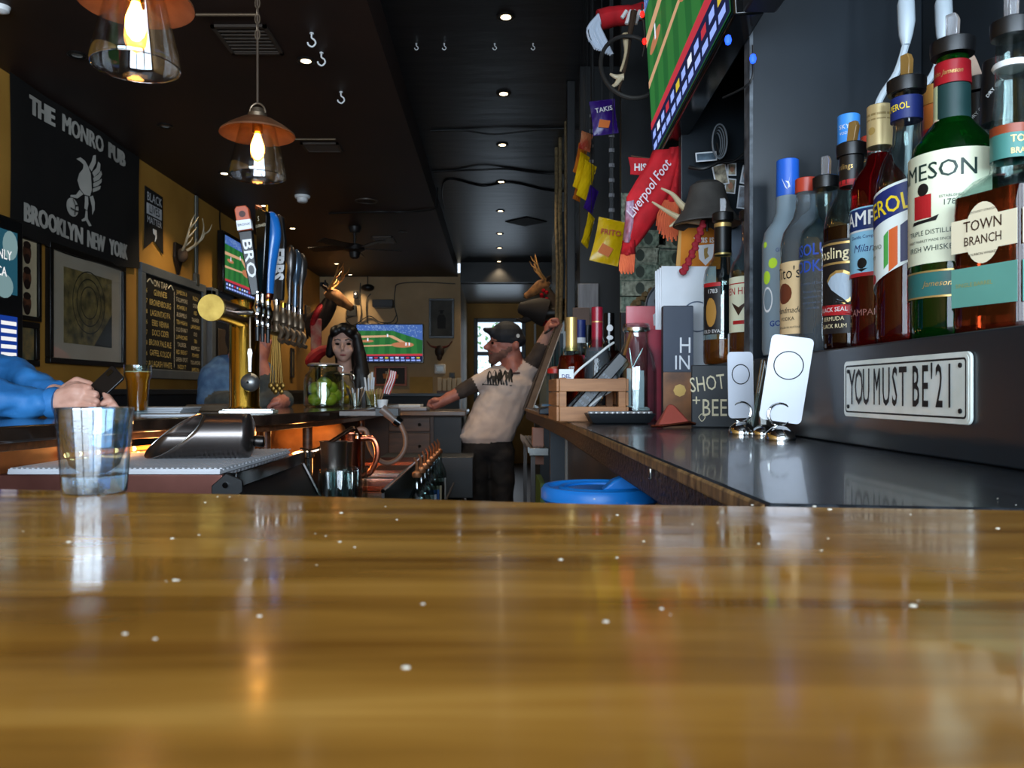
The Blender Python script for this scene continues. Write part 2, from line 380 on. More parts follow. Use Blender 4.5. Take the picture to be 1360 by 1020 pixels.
# back bar: shelf boxes, upright dividers, wall shelf
t = thing('back_bar', 'slate back bar with raised bottle shelf and upright dividers', 'back bar', (0, 0, 0))
SZ = H+.057
MB().box(.45, .75, .45, 1.375, BZ, SZ).build('bottle_shelf', slate, t, bev=.002)
MB().box(.45, .75, 1.402, 1.885, BZ, SZ).build('bottle_shelf', slate, t, bev=.002)
MB().box(.5, .75, 1.915, 3.2, BZ, BZ+.02).build('bottle_shelf', slate, t, bev=.002)
for y in (1.376, 1.886, 2.79, 3.9):
    MB().box(.447 if y < 3 else .42, .75, y, y+.026, BZ if y < 3.3 else .1, H+1.62).build('divider', (slate if y < 2 else M('niche_black', '121518', .45)), t, bev=.002)
MB().box(.446, .452, 1.374, 1.404, BZ, H+1.0).build('divider_edge', M('scuffed_edge', '5a6066', .5, c2='2a2f34', ns=40), t)
# enamel plate on the shelf front
p = thing('enamel_sign', 'white enamel sign reading YOU MUST BE 21', 'sign', (.4495, .8695, H+.0032), -PI/2)
def rrect(w_, h, r, n=5):
    o = []
    for cx, cz_, a0 in ((w_/2-r, h/2-r, 0), (-w_/2+r, h/2-r, 90), (-w_/2+r, -h/2+r, 180), (w_/2-r, -h/2+r, 270)):
        for i in range(n+1):
            a = math.radians(a0+90*i/n); o.append((cx+r*math.cos(a), cz_+r*math.sin(a)))
    return o
enamel = M('white_enamel', 'e9eee9', .25, c2='d5ddd5', ns=20)
MB().prism(rrect(.268, .070, .007), -.003, 0).build('plate', enamel, p, bev=.0008)
mb = MB(); a = rrect(.256, .059, .004); b = rrect(.252, .055, .003)
n = len(a); mb.add([(x, -.0036, z) for x, z in a]+[(x, -.0036, z) for x, z in b], [(i, (i+1) % n, (i+1) % n+n, i+n) for i in range(n)]); mb.build('border', ink, p, smooth=False)
mb = MB().prism(rrect(.262, .064, .005), -.0034, -.003).build('rim', enamel, p)
mb = MB()
for s_, x, wx in (('Y', -.108, .8), ('O', -.0895, .72), ('U', -.0705, .72), ('M', -.044, .6), ('U', -.0225, .72), ('S', -.0035, .72), ('T', .014, .72), ('B', .040, .72), ('E', .058, .72), ("'", .0705, .8), ('2', .084, .72), ('1', .102, .72)):
    mb.text(s_, .062, x, 0, -.0046, sx=wx*.62, off=.008)
mb.build('lettering', ink, p, smooth=False)
for x in (-.119, .119):
    for z in (-.022, .022): MB().cyl((x, -.0036, z), (x, -.005, z), .0025, n=8).build('screw', ink, p)

# ================================================================== bottles
AMB = dict()
def liq(name, c='ffffff', r=.02, tr=.84): return M(name, c, r, tr=tr, ior=1.36)
def bottle(name, label, px, Y, prof, level, gm, lm, rz=0, z0=None, sq=None, grp='bottles on the back bar shelf', n=28, cat='bottle', X=None):
    x = (px-CX)/F*Y if X is None else X
    t = thing(name, label, cat, (x, Y, SZ if z0 is None else z0), rz, grp)
    sqd = sq or [0]*len(prof)
    lo, hi, ls, hs = [], [], [], []
    for (r, z), q in zip(prof, sqd):
        if z <= level: lo.append((r, z)); ls.append(q)
        else:
            if not hi and lo:
                (r0, zz0), (r1, z1) = lo[-1], (r, z); k = (level-zz0)/(z1-zz0)
                rm = r0+(r1-r0)*k; qm = ls[-1]+(q-ls[-1])*k
                if k > .001: lo.append((rm, level)); ls.append(qm)
                hi.append((rm, level+.0004)); hs.append(qm)
            hi.append((r, z)); hs.append(q)
    if lo: MB().lathe(lo, n, sq=ls).build('liquid' if hi else 'glass', lm, t, ang=50)
    if hi:
        inn = [(max(r-.0028, .003), z) for r, z in hi][::-1]
        MB().lathe(hi+inn, n, sq=hs+hs[::-1], loop=True).build('glass', gm, t, ang=50)
    return t
def pourer(t, z, r, spout='clear', h=.03, tilt=0):
    MB().lathe([(r*.8, z-.008), (r*1.25, z-.008), (r*1.3, z), (r*1.3, z+.008), (r*1.1, z+.010), (.004, z+.010)], 20).build('pourer_collar', black, t)
    m_ = {'clear': M('clear_spout', 'e8e8ec', .15, tr=.8), 'amber': M('amber_spout', 'b48a4a', .3, tr=.5), 'pale': M('pale_spout', 'd9b9a0', .25, tr=.6)}[spout]
    a = tilt; MB().prism([(-.006, z+.010), (.006, z+.010), (.007+a, z+.010+h*.75), (.004+a, z+.010+h), (-.006+a, z+.010+h)], -.004, .004).build('pour_spout', m_, t, bev=.001)
def sleeve(t, name, r, z0, z1, mat, r1=None, top=True):
    MB().lathe([(r, z0), (r1 or r, z1-.001), ((r1 or r)-.001, z1)], 24, caps=True).build(name, mat, t)
def lab(t, name, R, z0, z1, a0, a1, mat): return MB().wrap(R, z0, z1, a0, a1).build(name, mat, t, smooth=True)
def lt(t, items, R, mat, name='lettering', aoff=0):
    mb = MB()
    for it in items:
        s_, size, x, z = it[:4]; mb.text(s_, size, x, z, R=R, a0=aoff, sx=it[4] if len(it) > 4 else 1, off=it[5] if len(it) > 5 else 0, rot=it[6] if len(it) > 6 else 0, shear=it[7] if len(it) > 7 else 0)
    return mb.build(name, mat, t, smooth=False)
# every label faces roughly down the aisle; A turns it towards the lens
A = -.05
def face(px): return -math.atan2(px-CX, F)     # yaw that turns a bottle's front to the lens
cream = M('cream_label', 'e9dcbc', .55); lblue = M('pale_blue_label', '8fc6e0', .5); dgreen = M('dark_green_label', '12352c', .5)
teal = M('teal_label', '5f9a8c', .5); kraft = M('tan_label', 'd9b98a', .6)

# frosted vodka with a blue cap and tennis motif
b = bottle('frosted_vodka_bottle', 'frosted vodka bottle with blue cap and tennis motif, nearest the divider', 1046, 1.285, [(.030, 0), (.038, .003), (.040, .012), (.040, .185), (.036, .205), (.024, .222), (.0185, .236), (.0175, .262)], .9, glass, M('frosted_glass', '9fb4c0', .42, tr=.5), face(1046)-.2)
sleeve(b, 'cap', .0182, .262, .322, M('royal_blue', '1f5cc0', .35), .0175)
mb = MB()
for z, x in ((.150, -.016), (.128, -.027), (.178, -.030)): mb.disc(0, 0, .001, 0)
def decal(t, name, shapes, R, mat):
    """flat print: outlines given as (x,z) wrapped on radius R"""
    mb = MB()
    for poly in shapes:
        poly = [(poly[i][0]+(poly[(i+1) % len(poly)][0]-poly[i][0])*k/4, poly[i][1]+(poly[(i+1) % len(poly)][1]-poly[i][1])*k/4) for i in range(len(poly)) for k in range(4)] if len(poly) < 12 else poly
        n_ = len(poly); cx_, cz_ = sum(x for x, z in poly)/n_, sum(z for x, z in poly)/n_; v = []; f = []
        for k in (1, .66, .33, .02):
            for x, z in poly: x, z = cx_+(x-cx_)*k, cz_+(z-cz_)*k; v.append((R*math.sin(x/R), -R*math.cos(x/R), z))
        for j in range(3): f += [(j*n_+i, j*n_+(i+1) % n_, (j+1)*n_+(i+1) % n_, (j+1)*n_+i) for i in range(n_)]
        mb.add(v, f+[tuple(range(3*n_, 4*n_))])
    return mb.build(name, mat, t, smooth=False)
def circ(x, z, r, n=14, rz=None): return [(x+r*math.cos(2*PI*i/n), z+(rz or r)*math.sin(2*PI*i/n)) for i in range(n)]
R = .0404
decal(b, 'tennis_balls', [circ(-.016, .150, .0085), circ(-.029, .128, .0085, rz=.011), circ(-.033, .182, .005)], R, M('lime', 'b9dc3a', .5))
mb = MB()
for i in range(20):
    a, c = 2*PI*i/20, 2*PI*(i+1)/20
    pts = [(-.027+r*math.cos(q)*.8, .092+r*1.5*math.sin(q)) for r, q in ((.014, a), (.014, c), (.0115, c), (.0115, a))]
    mb.add([(R*math.sin(x/R), -R*math.cos(x/R), z) for x, z in pts], [(0, 1, 2, 3)])
mb.build('racket', wink, b, smooth=False)
lt(b, [('GREY', .009, .0, .17), ('GOOSE', .013, .0, .052, 1, .02)], R, M('deep_blue_ink', '1d3f86', .5))
decal(b, 'goose', [[(.0, .285), (.008, .275), (.004, .272), (.007, .290), (.009, .300), (.005, .280)], [(-.006, .29), (.004, .27), (.0, .274)]], .0185, wink)

# craft vodka with tan label and red cap
b = bottle('tan_label_vodka_bottle', 'clear vodka bottle with red cap and tan handmade label', 1071, 1.205, [(.034, 0), (.037, .003), (.038, .012), (.038, .170), (.034, .188), (.020, .210), (.0155, .226), (.0148, .256)], .9, glass, liq('clear_spirit', 'c4d0d8', .02, .9), face(1071)-.5)
sleeve(b, 'cap', .0165, .248, .270, M('copper_red_cap', 'b8402c', .35))
lab(b, 'front_label', .0386, .030, .140, -1.1, .9, kraft)
lt(b, [("Tito's", .026, -.014, .122, .9), ('Handmade', .013, -.012, .066, .9, 0, 0, .25), ('VODKA', .008, -.012, .053), ('DISTILLED IN AUSTIN', .0045, -.012, .040)], .0390, ink)
decal(b, 'copper_seal', [circ(-.018, .092, .016)], .0389, M('copper_seal', '6a3420', .4))
# clear vodka with blue lettering
b = bottle('blue_letter_vodka_bottle', 'clear vodka bottle with bold blue lettering and pourer', 1097, 1.155, [(.034, 0), (.036, .003), (.037, .010), (.037, .165), (.034, .180), (.022, .192), (.0155, .200), (.0150, .245)], .135, glass, liq('clear_spirit'), face(1097)-.5)
lt(b, [('ABSOLUT', .024, -.008, .148, .85, .03), ('VODKA', .024, -.010, .124, .85, .03)], .0374, M('bold_blue_ink', '2b4fb0', .4))
lt(b, [('Country of Sweden', .006, 0, .100), ('This superb vodka', .005, 0, .088), ('was distilled from', .005, 0, .080), ('grain grown in the', .005, 0, .072), ('rich fields', .005, 0, .064)], .0374, M('grey_ink', '5d6a80', .5))
pourer(b, .250, .0145)
# dark rum
b = bottle('dark_rum_bottle', 'dark rum bottle with black label, red ribbon and black pourer', 1131, 1.085, [(.034, 0), (.036, .003), (.0365, .010), (.0365, .170), (.033, .190), (.019, .215), (.0150, .235), (.0145, .268)], .168, glass, liq('rum', '34120a'), face(1131)-.68)
sleeve(b, 'neck_wrap', .0160, .228, .268, M('black_wrap', '111010', .4)); lab(b, 'red_band', .0163, .226, .234, -PI, PI*.99, redm)
lt(b, [('Goslings', .011, -.002, .252, .8)], .0164, gold)
lab(b, 'front_label', .0370, .022, .150, -1.15, 1.15, M('black_label', '141214', .5))
lab(b, 'gold_rule', .0373, .143, .146, -1.1, 1.1, gold); lab(b, 'gold_rule', .0373, .116, .119, -1.1, 1.1, gold)
lt(b, [('Goslings', .022, -.004, .131, .9, .01), ('BERMUDA', .008, -.002, .042), ('BLACK RUM', .008, -.002, .032)], .0374, M('pale_gold', 'e3d3a6', .5))
decal(b, 'seal_ring', [circ(.010, .084, .024)], .0374, gold); decal(b, 'seal_disc', [circ(.010, .084, .020)], .0376, M('seal_blue', 'a9b8c6', .5))
decal(b, 'seal', [[(-.022, .062), (-.012, .096), (-.002, .082), (.016, .068), (.024, .060)]], .0378, ink)
decal(b, 'ribbon', [[(-.028, .062), (.026, .060), (.024, .052), (.030, .046), (-.028, .048)]], .0379, redm)
lt(b, [('BLACK SEAL', .0085, -.002, .0545)], .0381, wink)
pourer(b, .276, .0155, 'amber', tilt=.004)
# red bitter aperitif with pale blue label
b = bottle('red_bitter_bottle', 'red bitter bottle with gold cap and pale blue label', 1168, 1.03, [(.032, 0), (.034, .003), (.035, .010), (.035, .205), (.031, .222), (.018, .240), (.0138, .256), (.0132, .272)], .254, glass, liq('bitter_red', '9a0c10', .02, .92), face(1168)-.5)
sleeve(b, 'cap', .0155, .264, .318, M('champagne_cap', 'cdb683', .4, .3)); lab(b, 'cap_ridge', .0158, .303, .306, -PI, PI*.99, M('cap_shadow', '9c8556', .4, .3)); lab(b, 'cap_ridge', .0158, .297, .299, -PI, PI*.99, M('cap_shadow'))
decal(b, 'cap_crest', [circ(-.002, .283, .005)], .0159, M('crest_tan', 'a98a4a', .5))
lab(b, 'front_label', .0356, .095, .182, -1.2, 1.2, lblue); lab(b, 'name_band', .0359, .152, .180, -1.2, 1.2, M('navy_label', '173066', .5)); lab(b, 'white_rule', .0360, .150, .1525, -1.2, 1.2, wink); lab(b, 'red_rule', .0360, .092, .097, -1.2, 1.2, redm)
lt(b, [('CAMPARI', .027, .002, .166, .9, .03)], .0363, M('name_white', 'f2f2ee', .5)); lt(b, [('Davide Campari', .006, -.002, .143), ('Milano', .014, .002, .128, 1, 0, 0, .3)], .0360, navy)
decal(b, 'emblem', [circ(-.004, .109, .007), [(-.012, .102), (.004, .102), (-.004, .098)]], .0361, ink)
lt(b, [('CAMPARI', .012, -.004, .045)], .0356, M('glass_emboss', '93605a', .2))
# orange aperitif
b = bottle('orange_aperitif_bottle', 'dark orange aperitif bottle with blue neck band, slanted blue label and amber pourer', 1204, .955, [(.030, 0), (.034, .004), (.035, .012), (.034, .090), (.0355, .170), (.0345, .196), (.028, .222), (.0165, .245), (.0150, .262), (.0165, .288), (.0165, .306)], .190, glass, liq('aperitif', '9c2010', .02, .93), face(1204)-.68)
sleeve(b, 'neck_band', .0180, .272, .300, navy); lt(b, [('APEROL', .011, .000, .286, .8, .03, .06)], .0184, M('yellow_ink', 'f0d020', .5))
mb = MB(); R = .0392
def slant(z0l, z0r, z1l, z1r, a0, a1, R, n=12):
    mb = MB(); v = []; f = []
    for i in range(n+1):
        k = i/n; a = a0+(a1-a0)*k
        v += [(R*math.sin(a), -R*math.cos(a), z0l+(z0r-z0l)*k), (R*math.sin(a), -R*math.cos(a), z1l+(z1r-z1l)*k)]
    return mb.add(v, [(2*i, 2*i+2, 2*i+3, 2*i+1) for i in range(n)])
slant(.062, .102, .178, .198, -1.25, 1.1, .0362).build('label_ground', M('label_white', 'e6ece6', .5), b)
slant(.134, .162, .174, .195, -1.25, 1.1, .0365).build('name_band', navy, b)
lt(b, [('APEROL', .028, -.010, .1625, .80, .035, .16)], .0370, M('yellow_ink'))
slant(.090, .096, .130, .136, -.05, .12, .0366).build('green_stripe', M('stripe_green', '4da04a', .5), b); slant(.086, .094, .136, .140, .14, .42, .0366).build('orange_stripe', M('stripe_orange', 'd8622a', .5), b)
slant(.096, .102, .140, .155, .5, 1.05, .0366).build('blue_panel', M('deep_blue', '1b1d4e', .5), b)
lt(b, [('APERITIVO', .008, -.024, .118), ('1919', .007, -.024, .106)], .0368, M('olive_ink', '5f6a4a', .5))
decal(b, 'label_seal', [circ(-.022, .080, .006)], .0368, redm)
pourer(b, .314, .017, 'amber')
# green whiskey
b = bottle('green_whiskey_bottle', 'green glass whiskey bottle with red neck foil, cream label and pourer', 1265, .882, [(.038, 0), (.042, .004), (.043, .014), (.044, .195), (.040, .218), (.026, .238), (.0165, .250), (.0155, .262), (.0160, .318)], .9, glass, liq('green_glass', '10741e', .02, .94), face(1265)-.42)
sleeve(b, 'neck_label', .0185, .240, .286, M('neck_green', '123434', .5), .0180); lab(b, 'neck_strip', .0189, .240, .286, -1.4, -.45, M('pale_green', 'cfd6a8', .5)); sleeve(b, 'red_foil', .0190, .286, .312, M('red_foil', '9a1420', .35), .0182)
lt(b, [('John Jameson', .008, .002, .298, .8, 0, 0, .3)], .0195, gold); decal(b, 'neck_seal', [circ(-.012, .240, .009)], .0196, cream); decal(b, 'neck_seal_red', [circ(-.012, .240, .0065)], .0198, redm)
R = .0446
slant(.084, .084, .206, .206, -1.4, 1.4, R).build('front_label', M('ivory_label', 'e4e6c8', .5), b); lab(b, 'teal_band', R, .046, .076, -1.4, 1.4, M('band_teal', '2d6a66', .45)); lab(b, 'gold_rule', R+.0003, .046, .048, -1.4, 1.4, gold); lab(b, 'gold_rule', R+.0003, .074, .076, -1.4, 1.4, gold)
lt(b, [('JAMESON', .026, -.008, .184, .95, .02), ('1780', .009, .018, .148), ('TRIPLE DISTILLED', .0075, -.004, .118), ('IRISH WHISKEY', .0085, -.004, .100), ('FINEST MARKET MADE SINCE 1780', .004, -.004, .109), ('ESTABLISHED', .004, .018, .155)], R+.0003, M('bottle_green_ink', '16302a', .5))
decal(b, 'crest', [[(-.024, .134), (-.002, .134), (-.002, .160), (-.024, .160)]], R+.0004, redm); decal(b, 'crest_banner', [[(-.027, .128), (.003, .130), (.006, .136), (.0, .133), (-.025, .132)]], R+.0005, ink); decal(b, 'crest_ship', [circ(-.012, .166, .007)], R+.0005, ink)
lt(b, [('Jameson', .009, .004, .061, 1, 0, 0, .3)], R+.0004, gold)
pourer(b, .328, .0175)
# square bourbon
b = bottle('square_bourbon_bottle', 'square bourbon bottle with cream oval label and teal band, at the picture edge', 1343, .80, [(.036, 0), (.0385, .004), (.039, .012), (.039, .024), (.039, .128), (.038, .146), (.030, .160), (.020, .166), (.0185, .172), (.018, .215), (.0145, .245), (.0135, .305)], .144, glass, liq('bourbon', '74220c', .02, .92), face(1343)+.92, sq=[1, 1, 1, 1, 1, 1, .5, 0, 0, 0, 0, 0], n=48)
for fr in (0, 1):
    Tm = Trans((0, 0, 0), 0, 0, (-PI/2, 0)[fr]) if fr == 0 else Trans()
    for nm, x0, x1, z0, z1, m_, y in (('cream_band', -.036, .036, .086, .120, cream, -.0394), ('teal_band', -.036, .036, .030, .070, teal, -.0393)):
        MB().box(x0, x1, y, y+.0003, z0, z1, Tm).build(nm, m_, b, smooth=False)
Tm = Trans((0, 0, 0), 0, 0, -PI/2)
MB().disc(0, .103, .020, -.0397, 28, .031, Tm).build('oval_label', cream, b, smooth=False)
mb = MB().text('TOWN', .0155, 0, .111, -.0400, .85, .02, T=Tm).text('BRANCH', .0130, 0, .096, -.0400, .8, .02, T=Tm).text('KENTUCKY STRAIGHT', .0032, 0, .125, -.04, T=Tm).text('BOURBON WHISKEY', .0035, 0, .082, -.04, T=Tm)
for i in range(4): mb.text('small batch bourbon aged in oak', .0036, .012, .112-.007*i, -.0397)
mb.build('lettering', M('brown_ink', '3a2418', .5), b, smooth=False)
MB().text('SINGLE BARREL', .006, -.010, .052, -.0397, T=Tm).build('band_lettering', M('olive_gold', '9a9a5a', .4), b, smooth=False)
lab(b, 'neck_band', .0192, .178, .203, -PI, PI*.99, M('neck_teal', '3f7a72', .5)); lt(b, [('TOWN', .010, -.004, .196, .9, .02), ('BRANCH', .008, -.004, .184, .9, .02)], .0196, gold); lab(b, 'neck_rule', .0194, .203, .212, -PI, PI*.99, M('copper_rule', '8a3c20', .4))
MB().lathe([(.016, .272), (.0175, .275), (.016, .278)], 20).build('neck_ring', white, b)
pourer(b, .312, .0145)
# second row
def plain(name, label, px, Y, hgt, gm, lm, lvl, R=.037):
    return bottle(name, label, px, Y, [(R-.003, 0), (R, .006), (R, hgt*.55), (R*.85, hgt*.64), (.018, hgt*.76), (.0145, hgt*.83), (.0145, hgt-.02)], lvl, gm, lm, face(px))
b = plain('blue_foil_vodka_bottle', 'tall clear bottle with bright blue neck foil behind the rum', 1127, 1.23, .372, glass, liq('clear_spirit'), .12)
sleeve(b, 'neck_foil', .0165, .318, .376, M('sky_blue_foil', '3f8fe0', .35)); lt(b, [('SKYY', .010, -.004, .355), ('VODKA', .006, -.004, .345)], .0169, wink)
b = plain('red_cap_gin_bottle', 'clear bottle with small red cap behind the red bitter', 1157, 1.24, .335, glass, liq('clear_spirit'), .1); sleeve(b, 'cap', .0160, .318, .346, M('copper_red_cap'))
b = plain('gold_cap_brandy_bottle', 'amber bottle with ribbed gold cap and orange neck label behind the green whiskey', 1243, 1.05, .345, glass, liq('brandy', '6a2408'), .24)
sleeve(b, 'cap', .0165, .326, .352, M('ribbed_gold', 'b58a4a', .35, .5)); sleeve(b, 'neck_label', .0160, .285, .326, M('orange_neck', 'b5642c', .45)); lab(b, 'red_band', .0164, .283, .293, -PI, PI*.99, redm)
b = plain('black_neck_gin_bottle', 'clear bottle with black lettered neck sleeve and pale pourer', 1299, .975, .315, glass, liq('clear_spirit'), .08)
sleeve(b, 'neck_sleeve', .0195, .246, .312, black, .0165); lt(b, [('DRY GIN', .006, 0, .285, 1, 0, .8), ('GIN CO', .006, .004, .262, 1, 0, .8)], .0205, wink); pourer(b, .322, .0155, 'pale', tilt=-.008)
b = plain('black_sleeve_gin_bottle', 'clear bottle with black lettered neck sleeve close behind the square bourbon', 1326, .935, .335, glass, liq('clear_spirit'), .1)
sleeve(b, 'neck_sleeve', .0195, .262, .338, black, .0165); lt(b, [('DRY GIN', .006, -.004, .300, 1, 0, .8)], .0205, wink)
# middle niche
b = bottle('half_empty_whisky_bottle', 'nearly empty whisky bottle with black neck wrap and pourer in the middle niche', 960, 1.63, [(.036, 0), (.039, .004), (.040, .012), (.040, .175), (.036, .195), (.022, .220), (.0165, .240), (.0155, .300)], .05, glass, liq('whisky', 'a05a20'), face(960))
sleeve(b, 'neck_wrap', .0175, .228, .290, M('black_wrap')); lab(b, 'gold_band', .0180, .284, .292, -PI, PI*.99, gold); lab(b, 'gold_band', .0180, .226, .230, -PI, PI*.99, gold)
lab(b, 'front_label', .0405, .060, .165, -1.2, -.1, M('black_label')); lab(b, 'red_rule', .0407, .158, .166, -1.2, -.1, redm); decal(b, 'gold_oval', [circ(-.026, .105, .013, rz=.03)], .0408, M('oval_gold', 'b0803a', .45)); lt(b, [('1783', .012, -.022, .148), ('OLD EVAN', .010, -.022, .066)], .0409, wink)
lab(b, 'back_label', .0405, .012, .060, .25, .9, paper); pourer(b, .305, .0165, 'clear')
b = bottle('cream_label_bourbon_bottle', 'bourbon bottle with cream label lettered in red, behind the divider', 996, 1.50, [(.034, 0), (.037, .004), (.038, .012), (.038, .165), (.034, .185), (.020, .208), (.0155, .226), (.015, .275)], .055, glass, liq('whisky'), face(996)-.35)
lab(b, 'front_label', .0385, .055, .160, -1.3, 1.2, M('ivory_label')); lt(b, [('TEN HIGH', .019, -.008, .132, .85, .02)], .0389, redm); decal(b, 'winged_crest', [[(-.026, .112), (-.014, .106), (-.008, .096), (-.002, .106), (.010, .112), (.0, .098), (-.008, .086), (-.016, .098)]], .0389, M('brown_ink')); decal(b, 'red_panel', [[(-.022, .070), (.006, .070), (.006, .077), (-.022, .077)]], .0389, redm); lab(b, 'label_rule', .0388, .146, .148, -1.3, 1.2, redm)
pourer(b, .280, .015)
# ================================================================== ceiling fittings
def pendant(Y, label, e):
    X = -.79; z = H+.855
    t = thing('pendant_lamp', label, 'lamp', (X, Y, z), 0, 'pendant lamps over the bar')
    shade = M('rust_shade', '8a5a3c', .45, .3, c2='6e432a', ns=12)
    MB().lathe([(.020, .052), (.055, .046), (.095, .022), (.121, .002), (.122, -.004), (.119, -.003), (.093, .018), (.054, .041), (.019, .047)], 40, loop=True).build('shade', shade, t)
    MB().lathe([(.012, .052), (.030, .052), (.031, .066), (.024, .070), (.022, .082), (.012, .086)], 24).build('cap', M('aged_metal', '7d6b58', .4, .8), t)
    MB().tube([(.026*math.cos(a), 0, .070+.032*math.sin(a)) for a in [PI*i/12 for i in range(13)]], .0035, 8).build('yoke', M('aged_metal'), t)
    MB().lathe([(.052, .034), (.058, .02), (.088, -.105), (.093, -.135), (.090, -.143), (.088, -.140), (.0905, -.134), (.0855, -.105), (.0555, .02), (.050, .034)], 40, loop=True).build('glass_bell', TG('lamp_glass', 'ffffff', .01, .10), t); MB().tube([(.0905*math.cos(a), .0905*math.sin(a), -.142) for a in [2*PI*k/48 for k in range(49)]], .0018, 8, caps=False).build('glass_rim', TG('rim_glass', 'ffffff', .05, .45), t)
    MB().lathe([(.010, .045), (.017, .040), (.017, .004), (.010, .0)], 20).build('socket', brass, t)
    MB().lathe([(.009, .0), (.012, -.010), (.021, -.035), (.0225, -.055), (.018, -.072), (.009, -.083), (.002, -.086)], 20).build('bulb', glow('bulb_amber', 'ffb050', 20), t)
    cu = [(0, 0, .100), (0, 0, .40), (0, 0, H+1.45-z)]
    MB().tube(cu, .004, 8).build('cord', M('brown_cord', '4a3a2c', .6), t)
    l = MB()
    for i in range(9):
        zz = .33+i*.026; Tm = Trans((0, 0, zz), 0, 0, (PI/2)*(i % 2))
        ps = [Tm @ Vector((.008*math.cos(a), 0, .017*math.sin(a))) for a in [2*PI*k/12 for k in range(13)]]
        l.tube(ps, .0022, 6, caps=False)
    l.build('chain', M('aged_metal'), t)
    lamp('bulb_light', 'POINT', (0, 0, -.05), e*3.6, (1, .62, .28), t, .02)
pendant(2.6, 'amber pendant lamp with rusty saucer shade above the beer taps', 5)
pendant(1.72, 'amber pendant lamp cut by the top edge, nearest the lens', 5)
def downlight(x, Y, z, label, on=True, grp='downlights over the bar aisle'):
    t = thing('downlight', label, 'light', (x, Y, z), 0, grp)
    MB().lathe([(.022, -.001), (.040, 0), (.041, -.004), (.034, -.007), (.024, -.004)], 24, loop=True).build('trim_ring', M('trim_metal', '3a3836', .35, .8), t)
    MB().lathe([(.001, -.001), (.019, -.001), (.022, -.004)], 20, caps=False).build('lens', glow('downlight_lens', 'ffe0b0', 8) if on else M('dead_lens', '8a8a86', .25, .3), t)
    if on: lamp('downlight_beam', 'SPOT', (0, 0, -.012), 32, (1, .78, .5), t, .03, math.radians(105), (0, 0, 0))
for i, y in enumerate((22, 124, 192, 241, 280, 310, 329, 347)):
    downlight(.045, 1.62*F/(CY-y), H+1.62, 'lit downlight in the black aisle ceiling, number %s from the lens' % ('one', 'two', 'three', 'four', 'five', 'six', 'seven', 'eight')[i])
for i, Y in enumerate((3.37, 4.27, 5.2, 6.1, 6.95, 7.9, 8.87, 9.7)):
    downlight(-1.8, Y, H+1.45, 'downlight along the mustard wall, number %s from the lens' % ('one, unlit', 'two, unlit', 'three', 'four', 'five', 'six', 'seven', 'eight')[i], i > 1, 'downlights along the mustard wall')
downlight(-.83, 3.43, H+1.45, 'bright single downlight beside the white ceiling hooks', True, None)
downlight(-.84, 7.1, H+1.45, 'unlit downlight near the ceiling fan', False, None)
def hook(x, Y, z, s, label, grp):
    mb = MB().tube(spline([(0, 0, 0), (0, 0, -.02), (.012, 0, -.03), (.016, 0, -.045), (.002, 0, -.058), (-.014, 0, -.050), (-.017, 0, -.040)], 5), .0035, 8)
    mb.cyl((0, 0, 0), (0, 0, -.004), .009)
    o = one('ceiling_hook', mb, white, label, 'hook', grp, (x, Y, z)); o.scale = (s, s, s)
for i, (px, py) in enumerate(((414, 44), (427, 70), (453, 122))):
    Y = 1.45*F/(CY-py); hook((px-CX)/F*Y, Y, H+1.45, .95, ('white ceiling hook above the lit lone downlight', 'white ceiling hook just right of the lone downlight', 'white ceiling hook set apart towards the bar aisle')[i], 'white hooks in the brown ceiling')
for i, px in enumerate((553, 590, 657, 708)):
    Y = 1.62*F/(CY-58); hook((px-CX)/F*Y, Y, H+1.62, .5, 'tiny hook in the black aisle ceiling, %s from the brown ceiling edge' % ('first', 'second', 'third', 'fourth')[i], 'tiny hooks in the black ceiling')
t = thing('smoke_detector', 'round white smoke detector on the brown ceiling', 'detector', (-1.43, 5.8, H+1.45))
MB().lathe([(.056, 0), (.056, -.012), (.050, -.020)], 28).build('base', white, t); MB().lathe([(.040, -.020), (.038, -.042), (.028, -.050)], 24).build('cap', white, t)
t = thing('smoke_detector', 'white sensor dome cut off at the top corner of the picture', 'detector', P(2, 8, 2.95))
MB().lathe([(.03, .02), (.032, 0), (.026, -.02), (.01, -.028)], 24).build('dome', white, t); MB().cyl((0, 0, .02), (0, 0, H+1.45-t.location.z), .02).build('base', white, t)
def vent(px, py, w_, d_, label, bar):
    Y = 1.45*F/(CY-py); t = thing('ceiling_vent', label, 'vent', ((px-CX)/F*Y, Y, H+1.45), 0, 'ceiling vents')
    vm = M('vent_metal', '4a4038', .5, .3)
    MB().box(-w_/2, w_/2, -d_/2, -d_/2+.015, -.01, 0).box(-w_/2, w_/2, d_/2-.015, d_/2, -.01, 0).box(-w_/2, -w_/2+.015, -d_/2, d_/2, -.01, 0).box(w_/2-.015, w_/2, -d_/2, d_/2, -.01, 0).build('frame', vm, t)
    for i in range(8):
        y = -d_/2+.02+(d_-.04)*i/7; MB().box(-w_/2+.015, w_/2-.015, y-.006, y+.006, -.008, -.003).build('slat', vm, t)
    if bar: MB().cyl((-bar, -d_/2-.12, -.02), (bar, -d_/2-.12, -.02), .006).build('rail', M('vent_rail', '6e5c48', .4, .6), t)
vent(330, 52, .22, .26, 'slatted ceiling vent behind the pendant cord', .12)
vent(428, 195, .22, .16, 'slatted ceiling vent further along, past the pendant shade', .12)
vent(510, 318, .2, .3, 'dark ceiling vent beside the ceiling fan', 0)
t = thing('ceiling_speaker', 'round ceiling speaker grille near the cable run', 'speaker', (-.98, 5.95, H+1.45))
